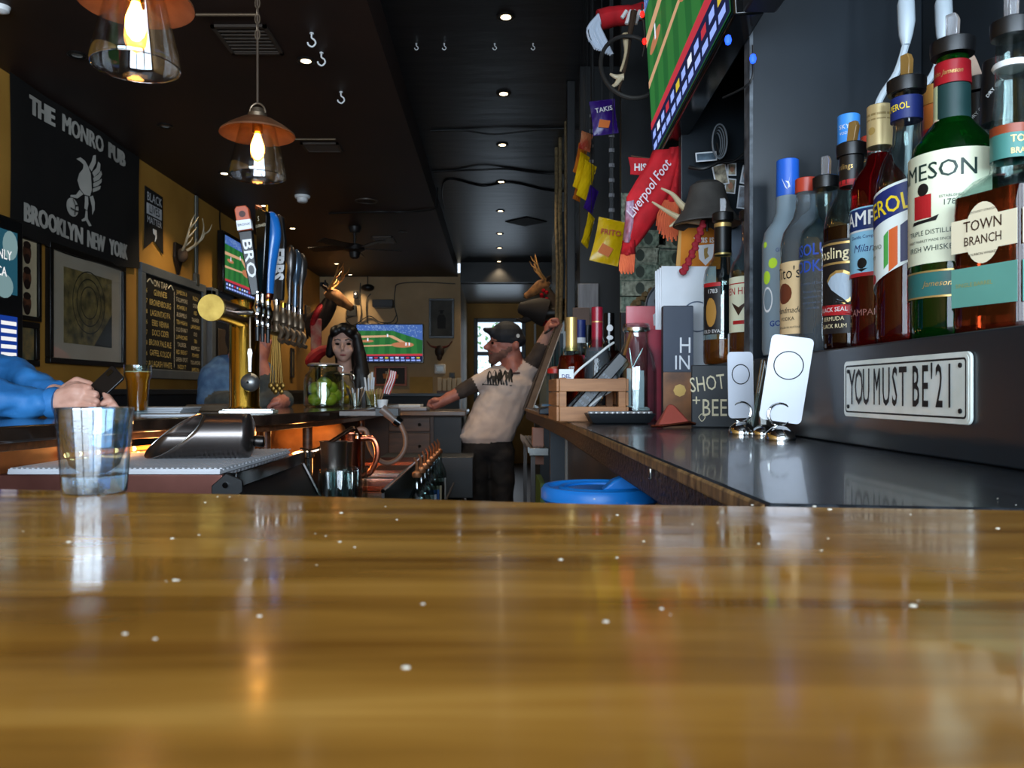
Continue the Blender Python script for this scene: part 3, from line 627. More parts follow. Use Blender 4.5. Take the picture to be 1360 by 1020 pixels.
MB().lathe([(.07, 0), (.085, 0), (.083, -.008), (.07, -.006)], 28, loop=True).build('rim', M('vent_metal'), t); MB().lathe([(.001, -.003), (.07, -.003)], 28, caps=False).build('grille', M('speaker_grille', '2a211c', .6), t)
t = thing('ceiling_fan', 'dark ceiling fan near the end wall', 'fan', (-1.24, 6.9, H+1.45))
fm = M('fan_brown', '1c1512', .45)
MB().lathe([(.055, 0), (.055, -.02), (.04, -.05), (.012, -.055)], 20).build('canopy', fm, t); MB().cyl((0, 0, -.05), (0, 0, -.16), .012).build('rod', fm, t)
MB().lathe([(.03, -.15), (.085, -.165), (.09, -.205), (.05, -.225), (.04, -.27), (.02, -.285)], 24).build('motor', fm, t)
for i in range(5):
    a = 2*PI*i/5+.3; MB().box(.08, .42, -.05, .05, -.19, -.182, Trans((0, 0, 0), .2, 0, a)).build('blade', fm, t, bev=.003)
def cable(pts, r, label, name='ceiling_cable', m_=cord_b, cat='cable', grp=None): return one(name, MB().tube(spline(pts, 6), r, 6), m_, label, cat, grp)
zc, zr = H+1.45-.006, H+1.62-.006
cable([(-1.35, 6.35, zc), (-.95, 6.25, zc-.01), (-.75, 6.3, zc), (-.49, 6.2, zc), (-.47, 6.2, zr-.1), (-.46, 6.2, zr)], .006, 'black cable across the brown ceiling past the speaker')
cable([(-.45, 6.9, zr), (-.43, 6.3, zr), (-.35, 5.95, zr), (-.1, 6.15, zr), (.12, 6.05, zr), (.45, 6.3, zr), (.74, 6.3, zr)], .006, 'looping black cable on the aisle ceiling, far one')
cable([(-.46, 5.75, zr), (-.3, 5.72, zr), (-.1, 5.66, zr-.01), (.1, 5.68, zr), (.4, 5.8, zr), (.74, 5.7, zr)], .007, 'thick black cable on the aisle ceiling, middle one')
cable([(-.4, 4.85, zr), (-.2, 4.84, zr), (0, 4.87, zr-.012), (.3, 4.82, zr), (.7, 4.8, zr)], .006, 'black cable on the aisle ceiling nearest the lens')
one('access_hatch', MB().box(-.14, .14, -.14, .14, -.008, 0), M('hatch_black', '090909', .7), 'small black hatch in the aisle ceiling', 'hatch', None, (.29, 7.45, H+1.62), PI/4)

# ================================================================== left wall; wall things are built facing -y and turned a quarter
LW = lambda px, x=XL: -x*F/(CX-px)
lz = lambda px, py, x=XL: H+(CY-py)/F*LW(px, x)
def frame_box(t, w_, h, b, d_, mat, back=None, bmat=None):
    """four rails round a back board"""
    for n_, a in (('frame_rail', (-w_/2, w_/2, h/2-b, h/2)), ('frame_rail', (-w_/2, w_/2, -h/2, -h/2+b)), ('frame_rail', (-w_/2, -w_/2+b, -h/2+b, h/2-b)), ('frame_rail', (w_/2-b, w_/2, -h/2+b, h/2-b))):
        MB().box(a[0], a[1], -d_, 0, a[2], a[3]).build(n_, mat, t, bev=.003)
    if back: MB().box(-w_/2+b, w_/2-b, -d_*.45, 0, -h/2+b, h/2-b).build(back, bmat, t, smooth=False)
def wallthing(name, label, cat, Yc, zc_, x=XL, grp=None): return thing(name, label, cat, (x+.001, Yc, zc_), PI/2, grp)
# banner
BW, BH = 1.3, .70; t = wallthing('supporters_banner', 'large black fabric banner with a white bird emblem between two lines of lettering', 'banner', 4.185, H+1.095, XL+.012)
bm_ = M('banner_black', '14100c', .75, c2='0c0907', ns=4)
wv = lambda x, z: -.012-.005*math.sin(x*7+z*3)-.002*math.sin(x*17-z*5)
MB().sheet(lambda u, v: ((u-.5)*BW, wv((u-.5)*BW, (v-.5)*BH), (v-.5)*BH-.04*math.sin(PI*u)*(1-v)+.03*(v < .01)*(u-.5)), 40, 16).build('cloth', bm_, t)
gr = M('banner_print', 'c4beb2', .7)
def prt(mb, y=-.034): return mb
def word(s_, size, x0, x1, z0, z1, off=.02, par=None):
    vs, fs = text_geo(s_, 1, 1, off, 1); w0, w1 = min(a for a, b in vs), max(a for a, b in vs); h0, h1 = min(b for a, b in vs), max(b for a, b in vs)
    mb = MB(); out = []
    for a, b in vs:
        k = (a-w0)/(w1-w0); x = x0+(x1-x0)*k; z = (z0 if True else 0)+(z1-z0)*k+(b-h0)/(h1-h0)*size
        out.append((x, wv(x, z)-.006, z))
    mb.add(out, fs)
    if s_:
        for k, dx in ((1, -.006), (2, .006)): mb.add([(a+dx, b-.0006*k, c) for a, b, c in out], fs)
    return mb.build('lettering', gr, par, smooth=False)
word('THE', .088, -.50, -.29, .215, .222, .03, t); word('MONRO', .088, -.22, .17, .225, .228, .03, t); word('PUB', .088, .24, .45, .228, .23, .03, t)
word('BROOKLYN', .09, -.55, -.03, -.305, -.315, .03, t); word('NEW', .09, .02, .20, -.318, -.318, .03, t); word('YORK', .09, .25, .46, -.318, -.315, .03, t)
def poly(par, name, pts, mat, y=None):
    mb = MB(); mb.add([(x, (wv(x, z)-.007) if y is None else y, z) for x, z in pts], [tuple(range(len(pts)))]); return mb.build(name, mat, par, smooth=False)
# liver bird emblem: body, wing feathers, tail, legs, ball
E = lambda pts: [(-.005+(x-320)*.00235, -.005-(z-185)*.00125) for x, z in pts]
for nm, q in (('bird_body', [(283, 84), (300, 68), (318, 73), (330, 90), (340, 115), (343, 150), (345, 185), (338, 214), (316, 218), (298, 200), (289, 170), (296, 138), (310, 112), (312, 92), (300, 86)]),
              ('feather', [(332, 92), (344, 60), (350, 32), (361, 24), (361, 58), (344, 104)]), ('feather', [(346, 108), (364, 78), (371, 46), (381, 52), (379, 86), (354, 124)]), ('feather', [(350, 130), (372, 102), (384, 80), (389, 94), (377, 122), (353, 146)]), ('feather', [(350, 153), (374, 129), (388, 113), (387, 130), (372, 152), (351, 169)]), ('feather', [(349, 176), (370, 157), (384, 147), (380, 164), (364, 180), (349, 192)]),
              ('tail_feather', [(336, 218), (350, 206), (358, 232), (358, 264), (348, 292), (346, 254)]), ('tail_feather', [(318, 222), (330, 220), (332, 250), (327, 282), (316, 276), (318, 246)]), ('leg', [(321, 284), (328, 282), (330, 315), (346, 339), (335, 345), (323, 326), (308, 336), (305, 330), (318, 315)]), ('leg', [(298, 206), (312, 218), (290, 246), (262, 253), (262, 245), (284, 234)])):
    poly(t, nm, E(q), gr)
poly(t, 'ball', E([(270+24*math.cos(2*PI*i/24), 292+38*math.sin(2*PI*i/24)) for i in range(24)]), gr)
for q in ([(258, 264), (268, 284), (271, 284), (261, 262)], [(268, 284), (284, 274), (285, 279), (269, 290)], [(268, 286), (265, 326), (269, 326), (271, 288)], [(250, 300), (266, 304), (266, 309), (250, 306)], [(270, 304), (288, 300), (288, 306), (270, 310)]):
    poly(t, 'ball_seam', E(q), bm_, -.029)
# slogan pennant
t = wallthing('slogan_pennant', 'small black swallow-tailed pennant reading BLACK LIVES MATTER', 'pennant', 5.07, H+1.10, XL+.006)
MB().prism([(-.13, .2), (.13, .19), (.14, -.19), (.0, -.12), (-.14, -.2)], -.004, 0).build('cloth', bm_, t)
mb = MB().box(-.11, .11, -.0052, -.0042, .03, .10); mb.build('white_panel', wink, t, smooth=False)
MB().text('BLACK', .078, .0, .14, -.006, .92, .02).text('MATTER', .062, .0, -.005, -.006, .92, .02).build('lettering', wink, t, smooth=False)
MB().text('LIVES', .075, .0, .065, -.0065, .9, .03).build('panel_lettering', ink, t, smooth=False)
MB().prism([(-.02, -.05), (.03, -.05), (.035, -.10), (.01, -.13), (.018, -.09), (-.015, -.08)], -.006, -.004).build('fist', wink, t, smooth=False)
# antler mount
def antler(mb, base, s, side=1, r=.012):
    b = Vector(base); q = lambda *p: b+Vector((p[0]*side, p[1], p[2]))*s
    mb.tube(spline([q(0, 0, 0), q(.06, -.05, .05), q(.12, -.10, .13), q(.12, -.13, .24), q(.06, -.14, .32)], 5), [r*s*(1.2-.9*i/20) for i in range(21)], 8)
    for a, c, d in (((.09, -.07, .085), (.10, -.13, .14), (.07, -.16, .20)), ((.125, -.11, .17), (.15, -.17, .22), (.14, -.2, .28)), ((.03, -.03, .03), (.03, -.08, .07), (.015, -.1, .12))):
        p = spline([q(*a), q(*c), q(*d)], 4); mb.tube(p, [r*s*(.8-.65*i/(len(p)-1)) for i in range(len(p))], 8)
    return mb
bone = M('antler_bone', 'c9b99a', .5, c2='a8946e', ns=14)
t = wallthing('antler_mount', 'pale antlers on a dark shield above the chalkboard', 'antlers', 5.45, H+.93)
MB().prism([(-.06, .1), (.06, .1), (.07, 0), (.0, -.12), (-.07, 0)], -.02, 0).build('shield', M('shield_brown', '241a12', .4), t, bev=.004)
MB().ball((0, -.04, .02), (.035, .04, .05)).build('skull_cap', M('fur_dark', '4a3624', .8), t)
for s_ in (-1, 1): antler(MB(), (.02*s_, -.05, .05), .75, s_).build('antler', bone, t)
# conduit
t = wallthing('conduit', 'grey metal conduit running down the mustard wall to a switch box', 'conduit', 5.77, H+.80)
for x in (-.014, .014): MB().cyl((x, -.015, .06), (x, -.015, .64), .010).build('pipe', M('galvanised', '6c6a60', .4, .7), t)
MB().box(-.03, .03, -.03, 0, -.02, .07).build('switch_box', M('galvanised'), t, bev=.004)
# chalkboard menu
t = wallthing('chalkboard', 'beer menu chalkboard with grey frame and rows of chalk lettering', 'chalkboard', 5.40, H+.445)
frame_box(t, 1.08, .72, .06, .025, M('grey_frame'), 'slate', M('chalk_slate', '12110f', .6, c2='1d1b17', ns=6))
chalk = M('chalk_yellow', 'dcc070', .9); chalkw = M('chalk_white', 'd4c8a8', .9)
MB().text('ON TAP', .062, -.24, .255, -.0125, .95, .0).build('chalk_lettering', chalkw, t, smooth=False)
for x0, x1 in ((-.44, -.36), (-.12, -.04)):
    MB().tube(spline([(x0, -.013, .25), ((x0+x1)/2, -.013, .275), (x1, -.013, .25)], 6), .004, 5).build('chalk_scroll', chalkw, t)
rows = ('GUINNESS', 'KRONENBOURG', 'LAGUNITAS IPA', 'EBBS VIENNA', 'DOCS CIDER', 'BRONX PALE ALE', 'GAFFEL KOLSCH', 'ALLAGASH WHITE')
for i, s_ in enumerate(rows):
    z = .195-i*.066
    MB().text('%d' % (6+i % 3), .042, -.445, z, -.0125).text(s_, .056, -.24, z+random.uniform(-.004, .004), -.0125, .78, rot=random.uniform(-.02, .02)).build('chalk_lettering', chalk, t, smooth=False)
cols = ('JAMESON 8', 'TULLAMORE', 'POWERS 9', 'BUSHMILLS', 'TEN HIGH 6', 'OLD EVAN 7', 'LAPHROAIG', 'TALISKER', 'RED BREAST', 'GREEN SPOT', 'PADDY 7')
for i, s_ in enumerate(cols):
    z = .245-i*.052
    MB().text(s_, .042, .11, z, -.0125, .85).text(cols[-1-i].split()[0], .040, .36, z-.012, -.0125, .8).build('chalk_lettering', chalkw if i % 2 else chalk, t, smooth=False)
MB().box(-.022, -.018, -.0128, -.0115, -.28, .24).build('chalk_rule', chalkw, t, smooth=False)
# televisions: black case, screen print of a baseball broadcast
scr = dict(grass=('2c8040', .55), grass2=('3c9448', .55), dirt=('c9825c', .8), sand=('e0b088', .8), crowd=('5078c8', .7), crowd2=('9ab8e0', .85), bar=('16224e', .7), tick=('9ab4ff', 1.0), red=('d03a4a', .8), wht=('e8f0ff', 1.0), yel=('e8d040', .8))
SC = {k: glow('screen_'+k, v[0], v[1]) for k, v in scr.items()}
def ball_game(t, w_, h, y, kind=0, gain=1):
    """flat broadcast picture: stands, striped grass, infield dirt, players and score strip"""
    X = lambda u: (u-.5)*w_; Z = lambda v: (.5-v)*h
    q = lambda pts: [(X(u), Z(v)) for u, v in pts]
    L = []
    L.append(('grass', [(0, 0), (1, 0), (1, 1), (0, 1)], 0))
    for i in range(7): L.append(('grass2', [(.02+.15*i-.1, .16), (.09+.15*i-.1, .16), (.16+.17*i-.25, .84), (.06+.17*i-.25, .84)], 1))
    L.append(('crowd', [(0, 0), (1, 0), (1, .42), (.55, .16), (0, .16)], 2))
    r = random.Random(3)
    for i in range(120):
        u = r.uniform(0, .98); v = r.uniform(.01, .14 if u < .55 else .14+(u-.55)*.55); s_ = .012
        L.append(('crowd2', [(u, v), (u+s_, v), (u+s_, v+s_*1.3), (u, v+s_*1.3)], 3))
    L.append(('sand', [(0, .30), (.48, .28), (.55, .29), (.80, .52), (.72, .52), (.50, .33), (0, .36)], 3))
    L.append(('sand', [(0, .56), (.6, .53), (.6, .56), (0, .60)], 3))
    L.append(('dirt', [(.70+.17*math.cos(2*PI*i/18), .54+.075*math.sin(2*PI*i/18)) for i in range(18)], 4))
    L.append(('dirt', [(.16+.10*math.cos(2*PI*i/18), .44+.035*math.sin(2*PI*i/18)) for i in range(18)], 4))
    for u, v in ((.16, .36), (.74, .48), (.79, .48), (.46, .25)): L.append(('wht', [(u, v), (u+.02, v), (u+.02, v+.08), (u, v+.08)], 5))
    L.append(('red', [(0, .80), (1, .78), (1, .84), (0, .84)], 5)); L.append(('bar', [(0, .84), (1, .84), (1, 1), (0, 1)], 5))
    for i in range(12):
        u = .03+.08*i; L.append((('tick', 'wht', 'tick', 'red', 'tick', 'yel')[i % 6], [(u, .87), (u+.05, .87), (u+.05, .91), (u, .91)], 6)); L.append(('tick', [(u, .94), (u+.06, .94), (u+.06, .975), (u, .975)], 6))
    keys = list(SC); mb = MB()
    for k, pts, lay in L:
        pts = [(min(1, max(0, u)), min(1, max(0, v))) for u, v in pts]
        mb.k(keys.index(k)).flat(q(pts), y-.0003*lay)
    o = mb.build('screen_picture', [SC[k] for k in keys], t, smooth=False); o['kind'] = 'stuff'
def tv(t, w_, h, kind=0, bz=.012):
    MB().box(-w_/2, w_/2, -.03, .02, -h/2, h/2).build('case', blackg, t, bev=.004)
    MB().box(-w_/2+bz, w_/2-bz, -.0312, -.030, -h/2+bz, h/2-bz).build('screen', M('screen_glass', '050608', .12), t, smooth=False)
    ball_game(t, w_-2*bz, h-2*bz, -.0316, kind)
    MB().box(-.1, .1, .02, .05, -.08, .08).build('wall_bracket', black, t)
t = wallthing('television', 'wall television showing baseball, on the mustard wall behind the taps', 'television', 6.55, H+1.02, XL+.06); tv(t, .84, .49, bz=.03)
cable([(XL+.01, 6.3, H+1.27), (XL+.02, 6.25, H+1.36), (XL+.01, 6.28, H+1.45)], .006, 'black cable above the mustard wall television', 'television_cable')
# framed map
t = wallthing('framed_map', 'framed old city map with wide pale mount', 'picture', 4.25, H+.44); frame_box(t, .79, .60, .03, .03, M('frame_black', '100d0a', .35), 'mount', M('mount_pale', 'e0d2ba', .7, c2='d2c2a6', ns=3))
mp_ = M('map_print', 'b8a060', .7, c2='4a4630', ns=16, lo=.3, hi=.7, det=8); MB().box(-.25, .25, -.0145, -.0135, -.19, .20).build('map_sheet', mp_, t, smooth=False)
mb = MB()
for r in (.09, .13, .17): mb.ring(.0, .04, r, .006, -.0150, 30)
mb.add([(.05, -.0149, -.19), (.25, -.0149, -.19), (.25, -.0149, 0)], [(0, 1, 2)]); mb.build('map_coast', M('map_dark', '2e2c20', .7), t, smooth=False)
MB().box(-.36, .36, -.0165, -.016, -.27, .27).build('picture_glass', TG('pane_glass', 'ffffff', .05, .02), t, smooth=False)
# framed faces
t = wallthing('face_poster', 'framed sheet of six small drawn faces beside the jukebox', 'picture', 3.62, H+.535); frame_box(t, .34, .40, .022, .025, M('frame_black'), 'sheet', M('poster_cream', 'e2cfa6', .7))
for i in range(2):
    for j in range(3):
        x, z = -.06+.13*i, .12-.12*j
        MB().disc(x, z, .034, -.012, 16, .047).build('face_drawing', M('face_brown', '7a4a30', .7, c2='2a1810', ns=30), t, smooth=False); MB().disc(x, z-.03, .026, -.0125, 12, .024).disc(x, z+.036, .03, -.0125, 12, .018).build('hair_drawing', M('hair_print', '2a1810', .7), t, smooth=False)
t = wallthing('framed_sketch', 'small black framed sketch under the framed faces', 'picture', 3.64, H+.225); frame_box(t, .27, .21, .03, .025, M('frame_black'), 'sheet', M('sketch_tan', 'a88a54', .7, c2='4e5a4c', ns=14, det=6))
# jukebox with two screens
t = thing('jukebox', 'black wall jukebox with two stacked glowing screens at the picture edge', 'jukebox', (-2.0, 3.02, H-.02), PI/2)
MB().box(-.35, .30, 0, .2, 0, .74).build('cabinet', black, t, bev=.01)
MB().box(-.32, .25, -.004, 0, .42, .68).build('upper_screen', glow('juke_teal', '2f6f86', .45), t, smooth=False)
MB().disc(.16, .45, .06, -.0052, 16, .05).build('upper_picture', glow('juke_pale', '9fc4c8', .5), t, smooth=False); MB().disc(.20, .62, .05, -.005, 16, .06).build('upper_picture', glow('juke_pale', '9fc4c8', .5), t, smooth=False)
MB().text('ONLY', .055, .14, .575, -.007, .9, .02).text('AMERICA', .055, .07, .505, -.007, .9, .02).build('lettering', glow('juke_white', 'ffffff', .9), t, smooth=False)
MB().box(-.32, .25, -.004, 0, .08, .33).build('lower_screen', glow('juke_blue', '1846b0', .6), t, smooth=False)
mb = MB()
for i in range(7): mb.box(.14, .24, -.006, -.005, .10+.032*i, .116+.032*i).box(-.1, .1, -.006, -.005, .10+.032*i, .112+.032*i)
mb.build('list_lettering', glow('juke_white'), t, smooth=False)
# small dark frames further along
for px, py, w_, h, lb in ((387, 482, .12, .32, 'narrow dark frame on the mustard wall by the deer head'), (372, 440, .10, .18, 'tiny dark frame on the mustard wall behind the taps')):
    t = wallthing('picture_frame', lb, 'picture', LW(px), lz(px, py)); frame_box(t, w_, h, .02, .02, M('frame_black'), 'sheet', M('sketch_tan'))
# deer heads
fur = M('deer_fur', '8a5c30', .85, c2='5f3c1e', ns=18); furd = M('deer_fur_dark', '3a2818', .85, c2='2a1c10', ns=18)
def deer(name, label, loc, rz, s, scarf, grp):
    t = thing(name, label, 'deer head', loc, rz, grp); t.scale = (s, s, s)
    MB().prism([(-.1, .18), (.1, .18), (.12, 0), (.0, -.2), (-.12, 0)], -.025, 0).build('shield', M('shield_brown'), t, bev=.005)
    p = spline([(0, 0, -.05), (0, -.12, 0), (0, -.22, .12), (0, -.28, .24)], 5); MB().tube(p, [.13-.055*i/(len(p)-1) for i in range(len(p))], 14, flat=1.1).build('neck', furd, t)
    p = [(0, -.22, .28), (0, -.27, .30), (0, -.33, .28), (0, -.40, .235), (0, -.47, .185), (0, -.52, .155), (0, -.535, .148)]; MB().tube(p, [.045, .078, .075, .058, .042, .036, .018], 14, flat=1.15).build('head', fur, t)
    MB().ball((0, -.532, .15), (.022, .016, .016), 10).build('nose', black, t)
    for q in (-1, 1):
        MB().ball((.055*q, -.335, .305), .013, 8).build('eye', blackg, t)
        MB().tube([(.05*q, -.25, .34), (.11*q, -.23, .38), (.16*q, -.21, .40)], [.012, .032, .004], 10, flat=.5).build('ear', furd, t)
        antler(MB(), (.03*q, -.26, .36), 1.0, q, .014).build('antler', M('antler_amber', 'c08a4a', .5), t)
    if scarf:
        rs = M('red_wool', 'b81a24', .8, c2='8a1018', ns=30)
        MB().tube([(.14*math.cos(a), -.13-.1*math.sin(a)*.5, .04+.14*math.sin(a)) for a in [2*PI*i/20 for i in range(21)]], .035, 8).build('scarf', rs, t)
        MB().box(-.14, -.11, -.20, -.08, -.36, .02).build('scarf_tail', M('scarf_stripe', 'c43a40', .8, c2='c9a08c', ns=9), t, bev=.008)
    return t
deer('deer_head', 'mounted deer head with red scarf on the mustard wall', (XL+.06, 8.95, H+.80), PI/2, 1.0, True, 'deer heads')
# ================================================================== end wall
Bw = lambda px, py: P(px, py, YB-.002)
t = thing('television', 'baseball television on the tan end wall', 'television', Bw(518.5, 456.5)-Vector((0, .05, 0))); tv(t, .85, .49)
t = thing('framed_portrait', 'dark framed portrait of a standing figure on the end wall', 'picture', Bw(586.5, 423)); frame_box(t, .32, .5, .03, .03, M('frame_black'), 'sheet', M('portrait_grey', '55524a', .7, c2='3a3832', ns=5))
MB().prism([(-.05, -.13), (-.055, 0), (-.03, .05), (.03, .05), (.055, 0), (.05, -.13)], -.0155, -.0145).disc(0, .075, .022, -.0155).prism([(-.045, .09), (.045, .09), (.02, .105), (-.02, .105)], -.016, -.015).build('figure', M('figure_dark', '1a1916', .7), t, smooth=False)
t = thing('horned_mask', 'small horned skull on the end wall under the portrait', 'mask', Bw(584, 467)); MB().ball((0, -.04, 0), (.06, .04, .08), 12).ball((0, -.05, -.07), (.035, .03, .05), 10).build('skull', M('skull_brown', '2a1a12', .6), t)
for q in (-1, 1): MB().tube(spline([(.04*q, -.04, .05), (.11*q, -.05, .07), (.16*q, -.06, .13)], 4), [.016-.0015*i for i in range(9)], 8).build('horn', M('horn_red', '6a2a20', .5), t)
t = thing('thermostat', 'white thermostat on the end wall', 'thermostat', Bw(584.5, 490)); MB().box(-.07, .07, -.03, 0, -.06, .06).build('case', white, t, bev=.01); MB().box(-.04, .04, -.032, -.03, -.03, .035).build('display', M('lcd', '9aa4a4', .2), t, smooth=False)
t = thing('wall_socket', 'dark wall socket below the thermostat', 'socket', Bw(600.5, 501)); MB().box(-.035, .035, -.012, 0, -.06, .06).build('plate', M('socket_grey', '4e4c46', .5), t, bev=.003)
for z in (-.028, .028): MB().box(-.018, .018, -.015, -.012, z-.018, z+.018).build('outlet', black, t)
t = thing('framed_sign', 'orange framed picture below the end wall television', 'picture', Bw(519, 499.5)); frame_box(t, .41, .25, .025, .03, M('orange_frame', 'a04e22', .35), 'sheet', M('sign_dark', '2b2420', .6))
MB().prism([(-.09, -.03), (.09, -.03), (.10, .02), (-.10, .03)], -.016, -.014).build('emblem', M('emblem_orange', 'c0702c', .6), t, smooth=False); MB().text('BREW', .05, 0, .04, -.017).build('lettering', cream, t, smooth=False)
one('notice_sheet', MB().box(-.13, .16, -.006, 0, -.13, .10), M('kraft_yellow', 'b08a44', .7), 'tan paper notice pinned to the end wall', 'notice', None, Bw(558, 511))
t = thing('wall_speaker', 'small black speaker hanging high on the end wall', 'speaker', Bw(489.5, 383)); MB().ball((0, -.07, 0), (.085, .06, .045), 14).build('body', black, t); MB().cyl((0, -.07, .04), (0, -.07, .16), .006).build('hanger', black, t); MB().box(-.02, .02, -.07, 0, -.01, .01).build('bracket', black, t)
t = thing('media_box', 'black media box on a bracket above the end wall television', 'media box', Bw(510, 404)); MB().box(-.13, .13, -.14, 0, -.045, .045).build('case', black, t, bev=.006); MB().box(-.11, .11, -.12, 0, -.055, -.046).build('bracket', dsteel, t)
t = thing('junction_box', 'grey junction box above the woman on the end wall', 'junction box', Bw(467.5, 413)); MB().box(-.06, .06, -.05, 0, -.07, .07).build('case', M('box_grey', '2c2c2a', .5), t, bev=.004)
t = thing('power_adapter', 'black plug adapter high on the end wall', 'adapter', Bw(473, 392)); MB().box(-.028, .028, -.05, 0, -.045, .045).build('case', black, t, bev=.004); MB().cyl((0, -.05, .01), (0, -.055, .01), .012).build('socket', white, t)
t = thing('security_camera', 'small security camera in the end wall corner', 'camera', Bw(433, 379)); MB().box(-.05, .03, -.12, 0, -.025, .025).build('body', black, t, bev=.005); MB().cyl((.0, -.05, .025), (.0, -.05, .06), .01).build('bracket', black, t); MB().cyl((-.01, -.12, 0), (-.01, -.13, 0), .016).build('lens', blackg, t)
def wc(pts, label): one('wall_cable', MB().tube(spline([Bw(a, b)+Vector((0, -.012, 0)) for a, b in pts], 5), .006, 6), cord_b, label, 'cable', 'cables on the end wall')
wc([(479, 376), (478, 395), (480, 415), (477, 432)], 'cable dropping beside the plug adapter on the end wall')
wc([(493, 390), (487, 400), (488, 432)], 'cable from the wall speaker down to the television')
wc([(605, 377), (560, 375), (530, 377), (525, 385), (524, 405), (528, 425), (522, 432)], 'cable along the ceiling line and down past the media box')
wc([(470, 420), (460, 424), (470, 432), (490, 420), (505, 428), (520, 428), (527, 418)], 'tangled cable looping above the end wall television')
# ================================================================== left bar run and what stands on it
LZ = H-.068
t = thing('side_bar', 'dark topped bar running along the left to the taps', 'bar', (0, 0, 0))
inner = [(-1.02, 1.15), (-.955, 1.51), (-.93, 1.66), (-.885, 1.95), (-.80, 2.12), (-.66, 2.32), (-.56, 2.8), (-.52, 3.3), (-.53, 4.3)]
outer = [(-1.05, 4.3), (-1.12, 3.2), (-1.22, 2.4), (-1.42, 1.8), (-1.55, 1.15)]
slab(inner+outer, LZ-.034, LZ).build('bar_top', M('dark_bar_top', '33261e', .16, c2='1d1511', ns=8, st=(6, 1, 1), coat=.4), t, bev=.006, seg=3)
sh = lambda pts, d_: [(x-d_, y) for x, y in pts]
ap = sh(inner, .03); slab(ap+sh(inner, .055)[::-1], LZ-.052, LZ-.0345).build('apron', warmwood, t, bev=.002)
ap2 = sh(inner[:4], .10); slab(ap2+sh(inner[:4], .13)[::-1], .1, LZ-.0345).build('under_panel', M('under_panel', '7a4220', .5, c2='5a2e16', ns=10), t)
slab(sh(outer, .0)+sh(outer, -.03)[::-1], .1, LZ-.0345).build('front_panel', darkwood, t) if False else slab([(-1.42, 1.15), (-1.40, 1.15), (-1.28, 1.8), (-1.06, 2.3), (-1.08, 2.3), (-1.30, 1.8)], .05, LZ-.0345).build('front_panel', darkwood, t)
for x, y in ((-.74, 2.52), (-.66, 2.75), (-.60, 3.5), (-1.0, 4.1), (-.98, 3.4)): MB().cyl((x, y, 0), (x, y, LZ-.034), .017).build('post', warmwood, t)
# far bar crossing the end of the aisle
FZ = H-.112
t = thing('end_bar', 'brown bar crossing the far end of the aisle', 'bar', (0, 0, 0))
MB().box(-1.30, -.17, 4.5, 5.05, FZ-.03, FZ).build('bar_top', M('brown_bar_top', '5a4a42', .2, c2='4a3a32', ns=8, st=(1, 6, 1), coat=.3), t, bev=.006)
MB().box(-1.3, -.36, 4.56, 4.98, .02, FZ-.031).build('cabinet', M('cabinet_brown', '4a3020', .5, c2='38241a', ns=8), t)
MB().box(-.36, -.2, 4.58, 4.98, .02, FZ-.031).build('dark_end', M('matt_black', '0d0e10', .5), t)
for z0, z1 in ((FZ-.12, FZ-.04), (FZ-.28, FZ-.13), (FZ-.5, FZ-.29)):
    dr = MB().box(-.62, -.38, 4.545, 4.56, z0, z1).build('drawer_front', M('drawer_brown', '5c3c28', .45, c2='48301f', ns=8, st=(1, 1, 8)), t, bev=.003)
    MB().ball((-.44, 4.54, (z0+z1)/2), .010, 8).build('drawer_knob', dsteel, dr)
MB().box(-.62, -.12, 4.2, 4.5, FZ-.46, FZ-.24).build('sink_panel', M('slate_box', '31353a', .45), t, bev=.004)
# ledge against the end wall
t = thing('wall_ledge', 'dark ledge along the end wall with a pale front', 'ledge', (0, 0, 0)); MB().box(-1.9, -.44, YB-.35, YB, H-.06, H-.02).build('ledge_top', M('ledge_blue', '3a4450', .3), t, bev=.005); MB().box(-1.9, -.44, YB-.30, YB, .02, H-.061).build('ledge_front', M('ledge_front', '1d2024', .5), t)

# ---- beer tower: T of brass with a row of taps
TX, TZ = -.83, H+.245
t = thing('beer_tower', 'brass beer tower with a row of tall tap handles', 'beer tower', (TX, 2.59, LZ))
bh = TZ-LZ
MB().lathe([(.062, 0), (.062, .008), (.052, .014), (.0485, .022), (.0485, bh+.045), (.045, bh+.055)], 36).build('column', brass, t)
MB().tube([(0, -.29, bh), (0, -.06, bh), (0, .55, bh)], .034, 28).build('cross_pipe', M('aged_brass', '6a4a2c', .3, 1), t)
MB().cyl((0, -.305, bh), (0, -.290, bh), .039, n=32).build('end_cap', M('pale_brass', 'a88e4a', .45, 1, c2='846c34', ns=20), t)
MB().ball((-.02, -.049, bh-.03), .006, 8).build('bolt', dsteel, t)
def tap(y, i):
    MB().cyl((.03, y, bh), (.085, y, bh), .010, n=14).build('shank', chrome, t)
    m_ = chrome if i < 3 else M('aged_metal')
    MB().lathe([(.012, -.045), (.010, -.040), (.011, -.015), (.016, -.008), (.016, .014), (.012, .020), (.009, .036), (.010, .045)], 16, Trans((.095, y, bh))).build('faucet', m_, t)
    if i < 3: MB().cyl((.095, y, bh-.045), (.095, y, bh-.088), .008, .0065, 12).build('spout_tip', black, t)
    else: MB().tube(spline([(.095, y, bh-.02), (.115, y-.01, bh-.045), (.110, y-.02, bh-.070), (.124, y-.03, bh-.080)], 4), .008, 10).build('spout', m_, t)
    b = Vector((.095, y, bh+.045))
    MB().cyl(b, b+Vector((0, 0, .018)), .010, .012, 14).build('ferrule', brass if i in (2, 4) else chrome, t)
    return b+Vector((0, 0, .016))
hb = [tap(y, i) for i, y in enumerate((-.17, -.12, -.06, .04, .12, .20, .28, .36))]
hbk = M('handle_black', '141416', .35)
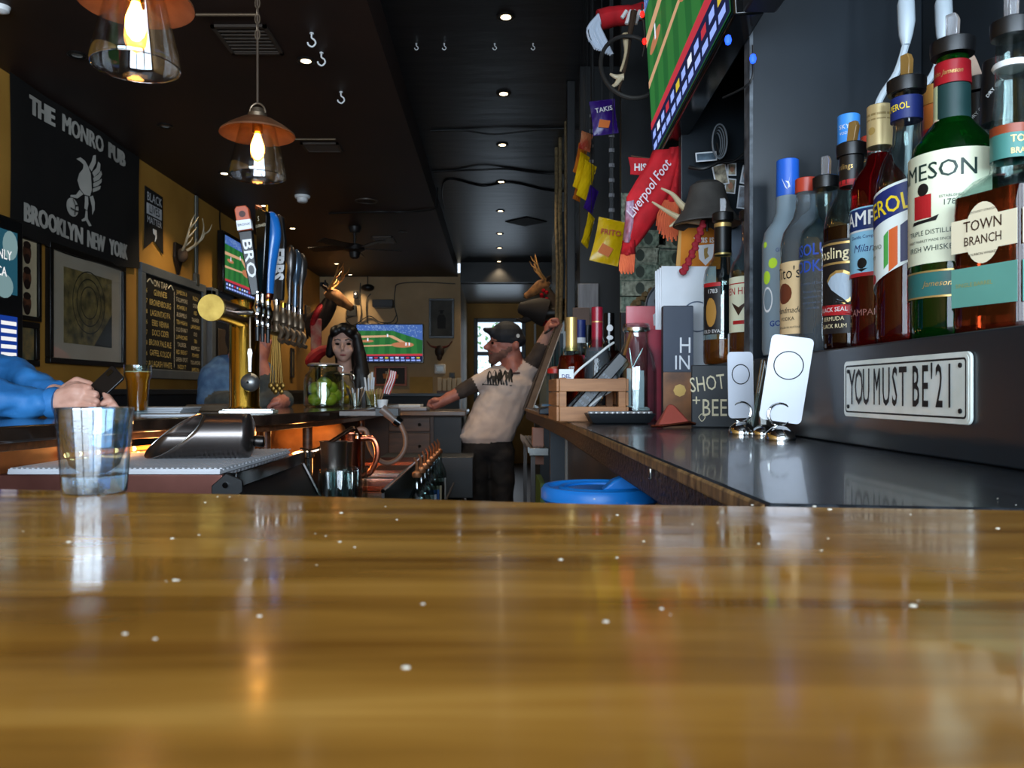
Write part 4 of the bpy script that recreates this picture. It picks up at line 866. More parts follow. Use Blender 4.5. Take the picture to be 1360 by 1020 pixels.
# black tapered handle with orange head, leaning outward
Tm = Trans(hb[0]+Vector((-.006, 0, -.01)), 0, -.15, .1); h0 = MB().prism([(-.012, 0), (.012, 0), (.021, .20), (-.021, .20)], -.012, .012, Tm).build('tap_handle', hbk, t, bev=.003)
MB().prism([(-.021, .202), (.021, .202), (.021, .268), (.013, .278), (-.015, .278), (-.022, .268)], -.013, .013, Tm).build('handle_head', M('handle_orange', 'b05030', .4), h0, bev=.003); MB().prism([(-.0215, .203), (.0215, .205), (.0215, .234), (-.0215, .234)], -.0135, .0135, Tm).build('handle_badge', paper, h0); MB().disc(0, .252, .010, -.0136, 14, T=Tm).build('handle_emblem', M('emblem_dark', '3a1410', .5), h0, smooth=False)
MB().text('BRO', .062, .0, .115, -.0128, 1.0, .05, rot=-PI/2, T=Tm @ Matrix.Diagonal((.62, 1, 1, 1))).build('handle_lettering', wink, h0, smooth=False); MB().text('BRONX', .011, 0, .219, -.0142, T=Tm).build('badge_lettering', ink, h0, smooth=False)
# black paddle seen nearly edge on
Tm = Trans(hb[1], 0, .02, -.75); h1 = MB().prism([(-.012, 0), (.012, 0), (.030, .24), (.026, .255), (-.032, .28), (-.034, .265)], -.009, .009, Tm).build('tap_handle', blackg, t, bev=.003); MB().text('GUINNESS', .013, .002, .215, -.0102, T=Tm).text('S', .022, -.012, .238, -.0102, T=Tm).build('handle_lettering', cream, h1, smooth=False); MB().prism([(-.034, .275), (-.020, .268), (-.018, .276), (-.032, .286)], -.0095, .0095, Tm).build('handle_tip', copper, h1)
# curved blue handle
Tm = Trans(hb[2]); p = [Tm @ v for v in spline([(0, 0, 0), (.001, 0, .07), (.008, 0, .14), (.016, 0, .20), (.010, 0, .245), (-.006, 0, .265)], 6)]; n = len(p)
h2 = MB().tube(p, [.017+.009*math.sin(PI*.5*min(1, i/18)) if i < n-5 else (.025, .023, .020, .016, .009)[i-n+5] for i in range(n)], 18).build('tap_handle', M('handle_blue', '1d6fc0', .3, coat=.3), t); MB().lathe([(.015, -.01), (.018, -.002), (.018, .012), (.016, .016)], 18, Trans(hb[2])).build('handle_collar', copper, h2); MB().cyl(Tm @ Vector((-.002, 0, .262)), Tm @ Vector((-.002, 0, .296)), .007, .0065, 14).build('handle_tip', brass, h2)
# wide black fin with white lettering
Tm = Trans(hb[3], 0, .02, -.1); h3 = MB().prism([(-.030, .0), (.024, 0), (.028, .20), (.018, .28), (.0, .29), (-.024, .22)], -.010, .010, Tm).build('tap_handle', hbk, t, bev=.003); MB().text('EBBS', .060, .002, .12, -.0112, .85, .05, rot=-PI/2, T=Tm).build('handle_lettering', wink, h3, smooth=False)
MB().lathe([(.013, 0), (.018, .02), (.011, .08), (.015, .13), (.008, .15)], 16, Trans(hb[4])).build('tap_handle', M('handle_amber', 'c0802a', .35), t)
for i in (5, 6, 7):
    MB().lathe([(.008, 0), (.010, .02), (.007, .08), (.013, .11), (.020, .135), (.021, .18), (.013, .205), (.004, .215)], 16, Trans(hb[i], 0, .03, 0)).build('tap_handle', M('handle_silver', '5e5a58', .35, .9) if i != 6 else M('handle_glassy', '4a5a6a', .2, .5), t)
# chained measuring spoon hanging from the cross pipe
t2 = thing('hanging_strainer', 'steel ladle hanging on a chain against the brass column', 'ladle', P(332, 425, 2.48))
MB().tube([(0, 0, .03), (0, 0, -.09)], .0035, 8).build('chain', M('aged_metal'), t2); MB().prism([(-.006, -.09), (.006, -.09), (.0085, -.105), (.006, -.12), (.005, -.165), (-.005, -.165), (-.006, -.12), (-.0085, -.105)], -.002, .002).build('handle', steel, t2, bev=.001)
MB().lathe([(.030, 0), (.0275, .012), (.018, .023), (.004, .027), (.003, .025), (.017, .021), (.025, .011), (.0275, 0)], 24, Trans((0, .004, -.198), PI/2)).build('bowl', M('dull_steel', '9a9a98', .38, .9), t2)
# brass key bunch behind the taps
t2 = thing('cocktail_spoons', 'bunch of brass bar spoons hanging behind the taps', 'spoons', P(366, 452, 3.15))
for i in range(7):
    x = -.02+.008*i; z = -.17-.012*(i % 3); MB().tube([(x*.5, .004*(i % 2), .02), (x, .006*(i % 3), z)], .003, 6).build('spoon_rod', M('dull_brass', '8a6a34', .4, .9), t2); MB().ball((x, .006*(i % 3), z-.012), (.010, .004, .014), 8).build('spoon_bowl', M('dull_brass'), t2)
# drip tray and papers
t2 = thing('drip_tray', 'bright steel drip tray at the foot of the brass column', 'tray', (-.76, 2.40, LZ), .12); MB().box(-.075, .085, -.05, .05, .0005, .012).build('tray', steel, t2, bev=.002)
for i in range(9): MB().box(-.066, .076, -.042+.0095*i, -.038+.0095*i, .012, .014).build('grate_bar', steel, t2)
pap = M('menu_paper', 'c8ccd2', .55)
t2 = thing('menu_stack', 'stack of pale menus lying beside the beer glass', 'menus', (-1.06, 2.52, LZ), .05)
for i in range(3): MB().box(-.085+.004*i, .075+.004*i, -.09, .09, .0005+.006*i, .006+.006*i).build('menu', pap, t2, bev=.0008)
one('closed_menu', MB().box(-.09, .09, -.10, .10, 0, .022), M('menu_brown', '4a3a28', .5), 'brown covered menu against the foot of the brass column', 'menu', None, (-.965, 2.78, LZ+.0005), -.1, bev=.002)
one('paper_menu', MB().box(-.10, .10, -.07, .07, 0, .003), pap, 'thin white menu sheet at the bar edge before the column', 'menu', None, (-.90, 2.26, LZ+.0005), .2)
# beer glass
t2 = thing('beer_glass', 'pint glass of amber beer on the side bar', 'glass', ((183-CX)/F*2.42, 2.42, LZ+.0005))
MB().lathe([(.028, 0), (.0285, .004), (.034, .10), (.040, .118), (.040, .149), (.0385, .150), (.0375, .148), (.0375, .118), (.0318, .10), (.0265, .008), (.001, .007)], 32).build('glass', glass, t2)
MB().lathe([(.001, .009), (.0260, .0095), (.0312, .10), (.0368, .118), (.0368, .127), (.001, .127)], 32, caps=False).build('beer', M('beer_amber', 'e87e14', .05, tr=.6, ior=1.34), t2); MB().lathe([(.001, .1275), (.0366, .1275), (.0366, .130), (.001, .130)], 28, caps=False).build('foam', M('foam', 'e4cfa0', .8), t2)
# glass jars of fruit
def jar(name, label, px, Y, R, h, fruit, col, slice_):
    t2 = thing(name, label, 'jar', ((px-CX)/F*Y, Y, LZ+.0005), 0, 'fruit jars on the bar')
    o = [(R*.9, 0), (R, .008), (R, h*.55), (R*.93, h*.72), (R*.72, h*.84), (R*.70, h*.92), (R*.74, h*.93), (R*.74, h*.95)]; i_ = [(max(r-.004, .002), z if z > .02 else .006) for r, z in o][::-1]
    MB().lathe(o+i_+[(.001, .006), (.001, 0)], 32, loop=True).build('glass', TG('jar_glass', 'eef2ea', .03, .08), t2)
    MB().lathe([(R*.60, h*.955), (R*.78, h*.955), (R*.80, h*.975), (R*.66, h*1.0), (R*.2, h*1.01)], 28).build('lid', M('jar_lid', '9a8a80', .2, tr=.2), t2); MB().tube([(R*.79*math.cos(a), R*.79*math.sin(a), h*.94) for a in [2*PI*k/24 for k in range(25)]], .003, 6, caps=False).build('wire_bail', steel, t2)
    MB().tube(spline([(R*.79, 0, h*.94), (R*.98, 0, h*.90), (R*.96, 0, h*.80)], 4), .003, 6).build('clasp', steel, t2)
    rr = random.Random(px); k = 0
    for (x, y, z) in fruit:
        f = MB().ball((x*R, y*R, z), (R*.40, R*.40, R*.36), 12, ).build('fruit', col, t2); k += 1
    if slice_:
        Tm = Trans((-.05*R/.08, -R*.72, h*.40), 0, 0, 0); MB().cyl((.012, -R*.78, h*.33), (.012, -R*.70, h*.33), R*.34, n=24).build('citrus_slice', M('lime_rind', '7a9a34', .5), t2); MB().disc(.012, h*.33, R*.30, -R*.785, 24).build('slice_flesh', M('lime_flesh', 'c9d2a0', .5), t2, smooth=False)
lime = M('lime_fruit', 'b4c03c', .4, c2='84a02c', ns=20); lemon = M('lemon_fruit', 'ecc834', .4, c2='dcb028', ns=20)
jar('clip_top_jar', 'large clip-top glass jar of limes on the bar', 430, 3.38, .085, .19, [(-.35, -.3, .036), (.35, -.25, .036), (0, .35, .036), (.3, .1, .082), (-.45, .2, .08), (.1, -.35, .10), (.5, .3, .05)], lime, True)
jar('lemon_jar', 'smaller clip-top glass jar of lemons beside the limes', 455, 3.62, .055, .155, [(-.3, -.3, .03), (.3, .2, .03), (.0, -.2, .065), (.2, .3, .08), (-.1, 0, .098)], lemon, False)
def stick_cup(name, label, px, Y, R, h, n_, cols, sl, tall, cat='cup'):
    t2 = thing(name, label, cat, ((px-CX)/F*Y, Y, LZ+.0005), 0, 'garnish cups on the bar')
    MB().lathe([(R*.85, 0), (R, h), (R-.003, h), (R*.82, .004), (.001, .004)], 20, caps=False).build('cup', M('jar_glass'), t2)
    rr = random.Random(px)
    for i in range(n_):
        a, q = rr.uniform(0, 2*PI), rr.uniform(.2, .8); b = (R*.7*q*math.cos(a), R*.7*q*math.sin(a), .006); e = (R*(q+sl*rr.random())*math.cos(a), R*(q+sl*rr.random())*math.sin(a), tall*rr.uniform(.8, 1.05))
        MB().cyl(b, e, .003 if tall < .12 else .0045, n=6).build('stick', cols[i % len(cols)], t2)
stick_cup('pick_cup', 'glass of dark and white wrapped picks beside the lemon jar', 472, 3.5, .032, .06, 26, [M('pick_dark', '3a2a24', .5), paper, M('pick_tan', 'a07a50', .6)], 1.0, .085)
stick_cup('toothpick_cup', 'glass of pale wooden picks next to the flag', 499, 3.5, .03, .055, 26, [M('pick_tan'), M('pick_yellow', 'a89048', .6)], .9, .08)
stick_cup('straw_cup', 'cup of tall white paper straws before the woman', 492, 3.62, .026, .07, 14, [paper, M('straw_cream', 'd8d0c0', .6)], .5, .15)
t2 = thing('white_cup', 'small white cup holding a toothpick flag', 'cup', ((508-CX)/F*3.45, 3.45, LZ+.0005)); MB().lathe([(.02, 0), (.026, .032), (.024, .032), (.018, .003), (.001, .003)], 20, caps=False).build('cup', white, t2); MB().lathe([(.001, .027), (.023, .028)], 20, caps=False).build('contents', M('sugar', 'd8d4cc', .8), t2)
t2 = thing('table_flag', 'little striped flag stuck in a white cup', 'flag', ((506-CX)/F*3.45, 3.452, LZ+.028)); Tm = Trans((0, 0, 0), 0, .25, 0)
MB().cyl((0, 0, 0), Tm @ Vector((0, 0, .145)), .002, n=6).build('pole', M('pick_tan'), t2)
for i in range(7):
    MB().sheet(lambda u, v: Tm @ Vector((.002+.034*(v*.14+i*.142)+.004*math.sin(5*u), .006*math.sin(6*u+i*.6), .14-.105*u)), 8, 1).build('stripe', redm if i % 2 == 0 else wink, t2)
# papers on the end bar
t2 = thing('menu_tray', 'pale menus fanned on the end bar by the leaning man', 'menus', (-.62, 4.66, FZ+.0005)); MB().box(-.16, .22, -.10, .12, 0, .018).build('menu', M('menu_grey', '9a9aa2', .5), t2, bev=.003); MB().box(-.15, .18, -.07, .12, .0185, .034).build('menu', pap, t2, bev=.003)
t2 = thing('napkin_holder', 'wooden holder with white napkins on the back ledge', 'napkin holder', (P(574, 520, 7.0).x, 9.72, H-.0195)); MB().box(-.16, .16, -.06, .06, 0, .03).build('base', warmwood, t2, bev=.004)
for i in range(5): MB().box(-.15+.06*i, -.10+.06*i, -.04, .04, .03, .19-.01*(i % 2)).build('napkin', M('napkin', 'c9b9a0', .7), t2, bev=.004)

# ================================================================== work side of the left bar: ice bin, mat, scoop, rope light
IZ = H-.166
t = thing('ice_bin', 'copper toned steel ice bin with black side bracket under the side bar', 'ice bin', (0, 0, 0))
cop = M('copper_steel', '8a5a50', .32, .85, c2='6a4038', ns=7)
MB().box(-1.36, -.558, 1.60, 1.615, .3, IZ-.004).build('front_panel', cop, t, bev=.002)
MB().box(-1.36, -.575, 1.62, 2.16, .3, IZ-.006).build('bin_body', dsteel, t)
MB().box(-.558, -.535, 1.62, 2.2, IZ-.035, IZ-.002).build('side_rail', blackg, t, bev=.002)
MB().box(-.574, -.558, 1.62, 2.3, .3, IZ-.036).build('side_panel', M('matt_black'), t)
MB().prism([(-.03, .0), (.0, .026), (.032, .012), (.034, -.012), (.012, -.03), (-.03, -.018)], 1.592, 1.599, Trans((-.548, 0, IZ-.026))).build('corner_bracket', M('matt_black'), t, bev=.002); MB().cyl((-.548, 1.592, IZ-.024), (-.548, 1.587, IZ-.024), .006, n=10).build('bolt', chrome, t)
MB().lathe([(.009, 0), (.012, 0), (.012, .004), (.009, .004)], 18, Trans((-.612, 1.60, IZ-.062), PI/2), loop=True).build('rivet_ring', chrome, t)
MB().add([(-.556, 1.66, IZ-.04), (-.556, 2.24, IZ-.04), (-.40, 2.24, IZ-.34), (-.42, 1.66, IZ-.34), (-.561, 1.66, IZ-.04), (-.561, 2.24, IZ-.04), (-.405, 2.24, IZ-.345), (-.425, 1.66, IZ-.345)], [(0, 1, 2, 3), (7, 6, 5, 4), (0, 3, 7, 4), (1, 5, 6, 2), (0, 4, 5, 1), (3, 2, 6, 7)]).build('splash_panel', M('matt_black'), t)
MB().cyl((-.553, 2.25, IZ-.04), (-.40, 2.25, IZ-.335), .006, n=8).build('panel_trim', dsteel, t)
t = thing('drain_mat', 'white ribbed drain mat on top of the ice bin', 'mat', (0, 0, 0)); wm = M('mat_white', 'c8c8cc', .5)
MB().box(-1.0, -.565, 1.605, 2.155, IZ-.0035, IZ+.002).build('sheet', wm, t)
for i in range(22): MB().box(-1.0, -.565, 1.607+.025*i, 1.618+.025*i, IZ+.002, IZ+.007).build('rib', wm, t)
mb = MB()
for i in range(40): mb.box(-.995+.011*i, -.990+.011*i, 1.606, 2.15, IZ+.007, IZ+.0095)
o = mb.build('cross_ribs', wm, t, smooth=False); o['kind'] = 'stuff'
# scoop
t = thing('ice_scoop', 'large dull steel ice scoop lying on the drain mat', 'scoop', (-.585, 1.86, IZ+.0615), .12)
def sc(u, v, r=.052):
    a = 2*PI*u; L = .10+.145*(.5+.5*math.cos(a-math.radians(305)))**1.1
    return (-L*v, r*math.cos(a), r*math.sin(a))
MB().sheet(lambda u, v: sc(u, v), 48, 10).build('shell', M('scoop_steel', '7c7470', .3, .95), t, solid=.002)
MB().tube([(sc(i/48, 1)) for i in range(49)], .0014, 6, caps=False).build('rim', steel, t)
MB().lathe([(.001, .012), (.035, .010), (.050, .003), (.053, 0), (.050, -.002)], 40, Trans((0, 0, 0), 0, PI/2), caps=False).build('back_plate', M('scoop_steel'), t); MB().tube(spline([(.006, 0, -.008), (.014, 0, -.012), (.024, 0, -.014), (.036, 0, -.014)], 4), [.010, .010, .011, .012, .013, .014, .014, .014, .014, .014, .014, .013, .009], 14).build('handle', dsteel, t)
# rope light under the side bar
t = thing('rope_light', 'warm rope light looping under the side bar', 'rope light', (0, 0, 0))
for k, (dx, z) in enumerate(((0, H-.146), (.012, H-.160))):
    p = spline([(-.985+dx, 1.80, z), (-.955+dx, 1.97, z-.002), (-.885+dx, 2.13, z), (-.80+dx, 2.26, z)], 6); MB().tube(p, .006, 8).build('rope', M('rope_clear', 'd88a40', .3, em='ff8a2a', es=1.2), t)
    for i in range(0, len(p), 2): MB().ball(p[i]+Vector((.002, -.004, 0)), .0065, 8).build('bulb', glow('rope_bulb', 'ffc070', 16), t)
    for i in range(4, len(p), 5): lamp('rope_glow', 'POINT', p[i]+Vector((.05, -.01, 0)), .55, (1, .42, .12), t, .02)
lamp('rope_glow', 'POINT', (-.74, 2.98, H-.128), 5, (1, .42, .12), t, .03)
lamp('rope_glow', 'POINT', (-.62, 2.8, H-.26), 1.2, (1, .42, .12), t, .03)
MB().tube(spline([(-.88, 2.5, H-.12), (-.80, 2.9, H-.108), (-.70, 3.4, H-.108)], 6), .005, 8).build('rope', M('rope_clear'), t)
# faucet, tins, pitcher, glasses
t = thing('bar_faucet', 'chrome swing faucet behind the ice bin', 'faucet', P(408, 600, 2.35)); MB().lathe([(.016, -.5), (.016, -.02), (.022, -.015), (.022, .0), (.012, .006)], 18).build('base', chrome, t); MB().tube(spline([(0, 0, 0), (-.02, 0, .006), (.03, 0, .005), (.115, .06, .062), (.13, .07, .064), (.137, .075, .05), (.138, .075, .035)], 5), .007, 10).build('spout', M('chrome_warm_lit', 'c09a80', .15, 1), t)  # spout is chrome tinted to carry the warm light under the bar
tinm = M('tin_steel', 'a89c94', .32, 1)
def tin(name, label, px, py, Y, r0, r1, h, m_): t = thing(name, label, 'shaker', P(px, py, Y), 0, 'cocktail tins by the sink'); MB().lathe([(r0, 0), (r1, h-.004), (r1+.002, h), (r1-.001, h), (r0-.002, .003), (.001, .003)], 28, caps=False).build('cup', m_, t); MB().lathe([(r0*.9, -.002), (r0, 0), (r0*.5, .002)], 20).build('base', m_, t)
tin('shaker_tin', 'tall steel cocktail tin before the copper pitcher', 443, 684, 2.35, .030, .040, .222, tinm)
tin('shaker_tin', 'slim steel cocktail tin beside the taller one', 456, 674, 2.5, .024, .03, .21, tinm)
t = thing('copper_pitcher', 'copper pitcher with a strap handle by the sink', 'pitcher', P(466, 666.6, 2.6)); MB().lathe([(.034, 0), (.036, .004), (.034, .21), (.037, .228), (.034, .228), (.031, .21), (.032, .006), (.001, .006)], 28, caps=False).build('body', copper, t); MB().tube(spline([(.034, 0, .21), (.075, 0, .207), (.088, 0, .155), (.066, 0, .10), (.034, 0, .085)], 6), .006, 10, flat=1.6).build('handle', copper, t)
for i, (px, py, Y) in enumerate(((438, 690, 2.15), (452, 690, 2.1), (466, 690, 2.15), (446, 682, 2.3), (460, 682, 2.28), (474, 680, 2.35))):
    t = thing('pint_glass', 'upturned pint glass in the rack by the sink, %s' % ('front row nearest the bin', 'front row centre', 'front row nearest the hose', 'back row nearest the bin', 'back row centre', 'back row nearest the hose')[i], 'glass', P(px, py, Y), 0, 'upturned pint glasses')
    MB().lathe([(.036, 0), (.030, .13), (.028, .137), (.001, .137), (.001, .130), (.027, .130), (.033, 0)], 24, loop=True).build('glass', glass, t)
t = thing('glass_rack', 'dark shelf carrying the upturned glasses', 'rack', (0, 0, 0)); MB().box(-.60, -.36, 2.0, 2.5, H-.385, H-.372).build('shelf', dsteel, t, bev=.002); MB().box(-.59, -.37, 2.02, 2.48, .05, H-.386).build('cabinet', M('matt_black'), t)
# stepped steel drainboard; the warm light on it is painted into the metal colours
t = thing('drainboard', 'stepped steel drainboard beside the speed rail', 'drainboard', (0, 0, 0))
for i, (y, z) in enumerate(((2.56, H-.36), (2.85, H-.345), (3.15, H-.33), (3.5, H-.315))):
    MB().box(-.60, -.33, y, y+.25, z-.02, z).build('step', copper if i % 2 else steel, t, bev=.003)  # copper on alternate steps stands in for steel lit warm
for i in range(9): MB().box(-.50, -.35, 3.16+.025*i, 3.172+.025*i, H-.33, H-.318).build('ridge', M('chrome_warm_lit'), t)
MB().box(-.6, -.34, 2.56, 3.75, .05, H-.385).build('base', dsteel, t)
# speed rail and bottles
t = thing('speed_rail', 'steel speed rail holding a row of bottles along the aisle', 'bottle rail', (0, 0, 0)); MB().box(-.32, -.312, 2.2, 3.75, H-.40, H-.28).build('back_plate', dsteel, t); MB().cyl((-.316, 2.2, H-.28), (-.316, 3.75, H-.28), .006).build('top_rod', chrome, t); MB().box(-.32, -.20, 2.2, 3.75, H-.55, H-.54).build('tray', dsteel, t); MB().cyl((-.20, 2.2, H-.44), (-.20, 3.75, H-.44), .005).build('front_rod', dsteel, t)
for i in range(4): MB().cyl((-.21, 2.3+.45*i, 0), (-.21, 2.3+.45*i, H-.54), .008).build('leg', dsteel, t)
names = ('nearest the lens, with a blue label', 'second from the lens', 'third from the lens', 'fourth from the lens', 'fifth from the lens', 'sixth from the lens', 'seventh from the lens', 'furthest from the lens')
for i in range(8):
    Y = 2.62+.145*i; lm = (liq('clear_spirit'), liq('whisky'), liq('rum'), liq('green_glass'))[i % 4]
    b = bottle('rail_bottle', 'speed rail bottle with copper pourer, '+names[i], 0, Y, [(.032, 0), (.035, .005), (.035, .16), (.030, .18), (.014, .215), (.0135, .255)], .12, glass, lm, 0, H-.539, grp='bottles in the speed rail', n=16, X=-.262)
    lab(b, 'front_label', .0356, .04, .14, -1.2, 1.2, (M('label_blue', '4a78c0', .5), cream, M('black_label'), paper)[i % 4])
    MB().lathe([(.015, .252), (.017, .256), (.016, .268), (.007, .275)], 12).tube([(0, 0, .272), (.0, -.004, .30), (-.008, -.01, .318)], [.006, .005, .003], 8).build('pourer', M('copper_pourer', 'a06a48', .35, .6), b)
# soda gun with looping hose
t = thing('soda_gun', 'bar soda gun with a looping brown hose', 'soda gun', (0, 0, 0)); Yg = 2.75
MB().tube(spline([P(a, b, Yg) for a, b in ((531, 562), (538, 578), (538, 595), (528, 610), (512, 615), (498, 606), (490, 590), (486, 572), (474, 572), (470, 590))], 6), .0085, 10).build('hose', M('hose_brown', '7a5a48', .45), t)
MB().tube([P(507, 543, Yg), P(517, 551, Yg), P(526, 559, Yg)], [.018, .016, .014], 12).build('grip', M('gun_grey', '6a5a50', .4), t); MB().tube([P(525, 558, Yg), P(532, 563, Yg)], [.019, .017], 14).build('collar', blackg, t)
for i in range(5): MB().ball(P(512+3*i, 542.5+2.6*i, Yg-.004), .005, 8).build('button', M('gun_button', 'a09a94', .4), t)
MB().box(-.42, -.34, 2.74, 2.80, H-.085, H-.06).build('holster', black, t); MB().box(-.55, -.40, 2.76, 2.78, H-.085, H-.07).build('holster_arm', dsteel, t)
# shot glass on the near bar
GX, GY = (126-CX)/F*.520, .520
t = thing('shot_glass', 'thick faceted shot glass glowing in daylight on the amber bar', 'glass', (GX, GY, BZ+.0003))
n = 36; o = [(.0192, 0), (.0197, .0015), (.0240, .0545), (.0240, .0560)]; i_ = [(.0230, .0562), (.0224, .0545), (.0190, .030), (.0150, .018), (.009, .0135), (.001, .0125)]
MB().lathe(o+i_, n, caps=False).build('glass', TG('shot_wall', 'd0e0ea', .02, .24), t, ang=60)
MB().lathe([(.0188, .0006), (.0193, .0012), (.0197, .0115), (.013, .0118), (.009, .0122), (.001, .0115)], n).build('thick_base', M('shot_base', 'f4faff', .0, tr=.93, ior=1.5), t, ang=60)
# ================================================================== back counter clutter, right wall
CZ = cz
# card holders: steel ball weights with rings, holding plain white cards
def card_holder(px, py, Y, w_, h, lean, label, cardlabel, yaw):
    b = P(px, py, Y); b.z = CZ
    t = thing('card_stand', label, 'card stand', b, 0, 'steel card stands')
    MB().lathe([(.0205, .0005), (.021, .004), (.018, .012), (.010, .019), (.004, .021)], 28).build('weight', chrome, t)
    MB().tube([(.0155*math.cos(a), 0, .036+.0155*math.sin(a)) for a in [2*PI*k/28 for k in range(29)]], .0016, 8, caps=False).build('ring', chrome, t)
    MB().tube([(.0155*math.cos(a), .004, .036+.0155*math.sin(a)) for a in [2*PI*k/28 for k in range(29)]], .0016, 8, caps=False).build('ring', chrome, t)
    c = thing('table_card', cardlabel, 'card', b+Vector((0, .002, .026)), yaw, 'plain white table cards', ry=lean)
    MB().prism([(x, z+h/2) for x, z in rrect(w_, h, .007)], -.0006, .0006).build('sheet', M('card_white', 'd6dae4', .45), c)
    mb = MB(); mb.ring(0, h*.66, w_*.36, .0016, -.0009, 36); mb.build('printed_ring', ink, c, smooth=False)
card_holder(985, 574, 1.24, .045, .105, -.02, 'steel ball card stand nearer the chalk sign', 'narrow white table card with a printed ring, before the chalk sign', .25)
card_holder(1036, 577, 1.09, .056, .120, .15, 'steel ball card stand nearer the enamel sign', 'wider tilted white table card with a printed ring, nearer the enamel sign', -.25)
b = P(1013, 576, 1.215); b.z = CZ
t = thing('card_stand', 'empty steel ball card stand between the two white cards', 'card stand', b, 0, 'steel card stands'); MB().lathe([(.017, .0005), (.0175, .004), (.014, .011), (.006, .016), (.003, .016)], 24).build('weight', chrome, t); MB().box(-.005, .005, -.004, .004, .016, .038).build('clip', steel, t, bev=.001)
t = thing('stirrer_glass', 'narrow glass of steel stirrers behind the white cards', 'glass', (.425, 1.31, CZ+.0005)); MB().lathe([(.016, 0), (.0165, .065), (.015, .065), (.0145, .004), (.001, .004)], 20, caps=False).build('glass', glass, t)
for i in range(4): MB().cyl((.004*math.cos(i*1.7), .004*math.sin(i*1.7), .005), (.014*math.cos(i*1.7)+.012, .012*math.sin(i*1.7), .12), .0018, n=6).build('stirrer', steel, t)
# chalk sign
t = thing('chalk_sign', 'small chalk sign reading SHOT + BEER', 'sign', (.413, 1.475, CZ), -.18)
MB().box(-.043, .043, -.006, .006, .0005, .118).build('slate', M('chalk_board', '23262a', .6, c2='1b1e21', ns=12), t, bev=.002); MB().box(.0435, .049, -.006, .006, .0005, .118).build('wood_edge', M('sign_wood', '7a5030', .5), t)
MB().text('SHOT', .040, -.014, .082, -.0068, .62, 0, rot=.12).text('BEER', .046, .008, .036, -.0068, .66, 0).text('7', .034, .030, .092, -.0068).text('+', .03, -.034, .05, -.0068).build('chalk_lettering', M('chalk_white'), t, smooth=False)
MB().tube(spline([(-.03, -.007, .02), (-.024, -.007, .012), (-.018, -.007, .02), (-.024, -.007, .026), (-.03, -.007, .02)], 5), .0008, 5).build('chalk_flourish', M('chalk_white'), t)
# stack of white sheets
t = thing('paper_stack', 'thick stack of blank white sheets leaning behind the chalk sign', 'paper', (.435, 1.80, SZ+.0005), .03)
for i in range(4): MB().box(-.052-.004*i, .075, .004*i, .004*i+.002, 0, .232-.003*i, Trans((0, 0, 0), -.03)).build('sheet', paper, t, bev=.0005)
MB().ring(.030, .115, .036, .003, -.0012, 32, Trans((0, 0, 0), -.03)).build('printed_ring', M('grey_ink'), t, smooth=False)
# things hung on the second divider's face
DY = 1.884
def P2(px, py, dy=0): return P(px, py, DY-dy)
t = thing('iron_bell', 'dark felt bell-shaped hood hanging above the orange pennant', 'bell', P2(939, 298, .08)); t.scale = (.78, .78, .78)
felt = M('dark_felt', '45423e', .75, c2='393633', ns=20)
MB().lathe([(.098, -.002), (.095, .004), (.066, .045), (.054, .085), (.047, .112), (.034, .122), (.002, .124)], 36, caps=False).build('shell', felt, t, solid=.004); MB().cyl((0, 0, .02), (0, 0, -.02), .004).build('clapper_rod', dsteel, t); MB().cyl((.0, .03, .118), (.0, .08, .13), .006).build('hanger', dsteel, t)
t = thing('bell_rope', 'red braided bell rope crossing the orange pennant', 'rope', (0, 0, 0)); p = [P2(934, 293, .10), P2(929, 310, .10), P2(922, 330, .10), P2(913, 350, .10), P2(906, 362, .10)]
MB().tube(p, .0055, 8).build('core', M('rope_red', '9a1a28', .7), t); q = spline(p, 4)
for i in range(2, len(q)): MB().ball(q[i]+Vector((.002*(-1)**i, -.003, 0)), (.0085, .006, .007), 8).build('knot', M('rope_red'), t)
t = thing('trophy_antlers', 'pale antlers poking out from under the felt bell', 'antlers', P2(925, 292, .06))
for pts in (((930, 293), (905, 290), (885, 280), (866, 268)), ((920, 285), (905, 272), (893, 258), (878, 250)), ((915, 290), (900, 295), (889, 301))):
    p = spline([P2(a, b_, .06)-t.location for a, b_ in pts], 5); MB().tube(p, [.011-.009*i/(len(p)-1) for i in range(len(p))], 10).build('tine', bone, t)
t = thing('orange_pennant', 'orange felt pennant lettered THIS IS with a white crest', 'pennant', P2(931, 303, .012)); or_ = M('orange_felt', 'c87818', .75, c2='b8680f', ns=14)
W = .098; MB().prism([(-W/2-.004, .0), (W/2, .0), (W/2-.004, -.098), (-W/2-.008, -.10)], -.003, 0).build('cloth', or_, t); MB().prism([(-W/2-.004, .0), (-W/2+.002, 0), (-W/2-.002, -.10), (-W/2-.012, -.10)], -.004, .001).build('hem', M('hem_tan', 'c09050', .7), t); MB().tube([(-W/2, -.002, 0), (-.012, -.02, .055), (.004, -.03, .06)], .0018, 6).build('cord', M('hem_tan'), t)
MB().text('THIS IS', .017, .006, -.030, -.0036, .95, .03).build('lettering', wink, t, smooth=False); MB().prism([(-.008, -.042), (.030, -.038), (.028, -.070), (.010, -.090), (-.006, -.074)], -.0042, -.0035).build('crest', paper, t, smooth=False); MB().prism([(.006, -.05), (.016, -.046), (.014, -.06), (.018, -.068), (.008, -.076), (.006, -.064)], -.0048, -.0043).build('crest_bird', M('crest_tan'), t, smooth=False)
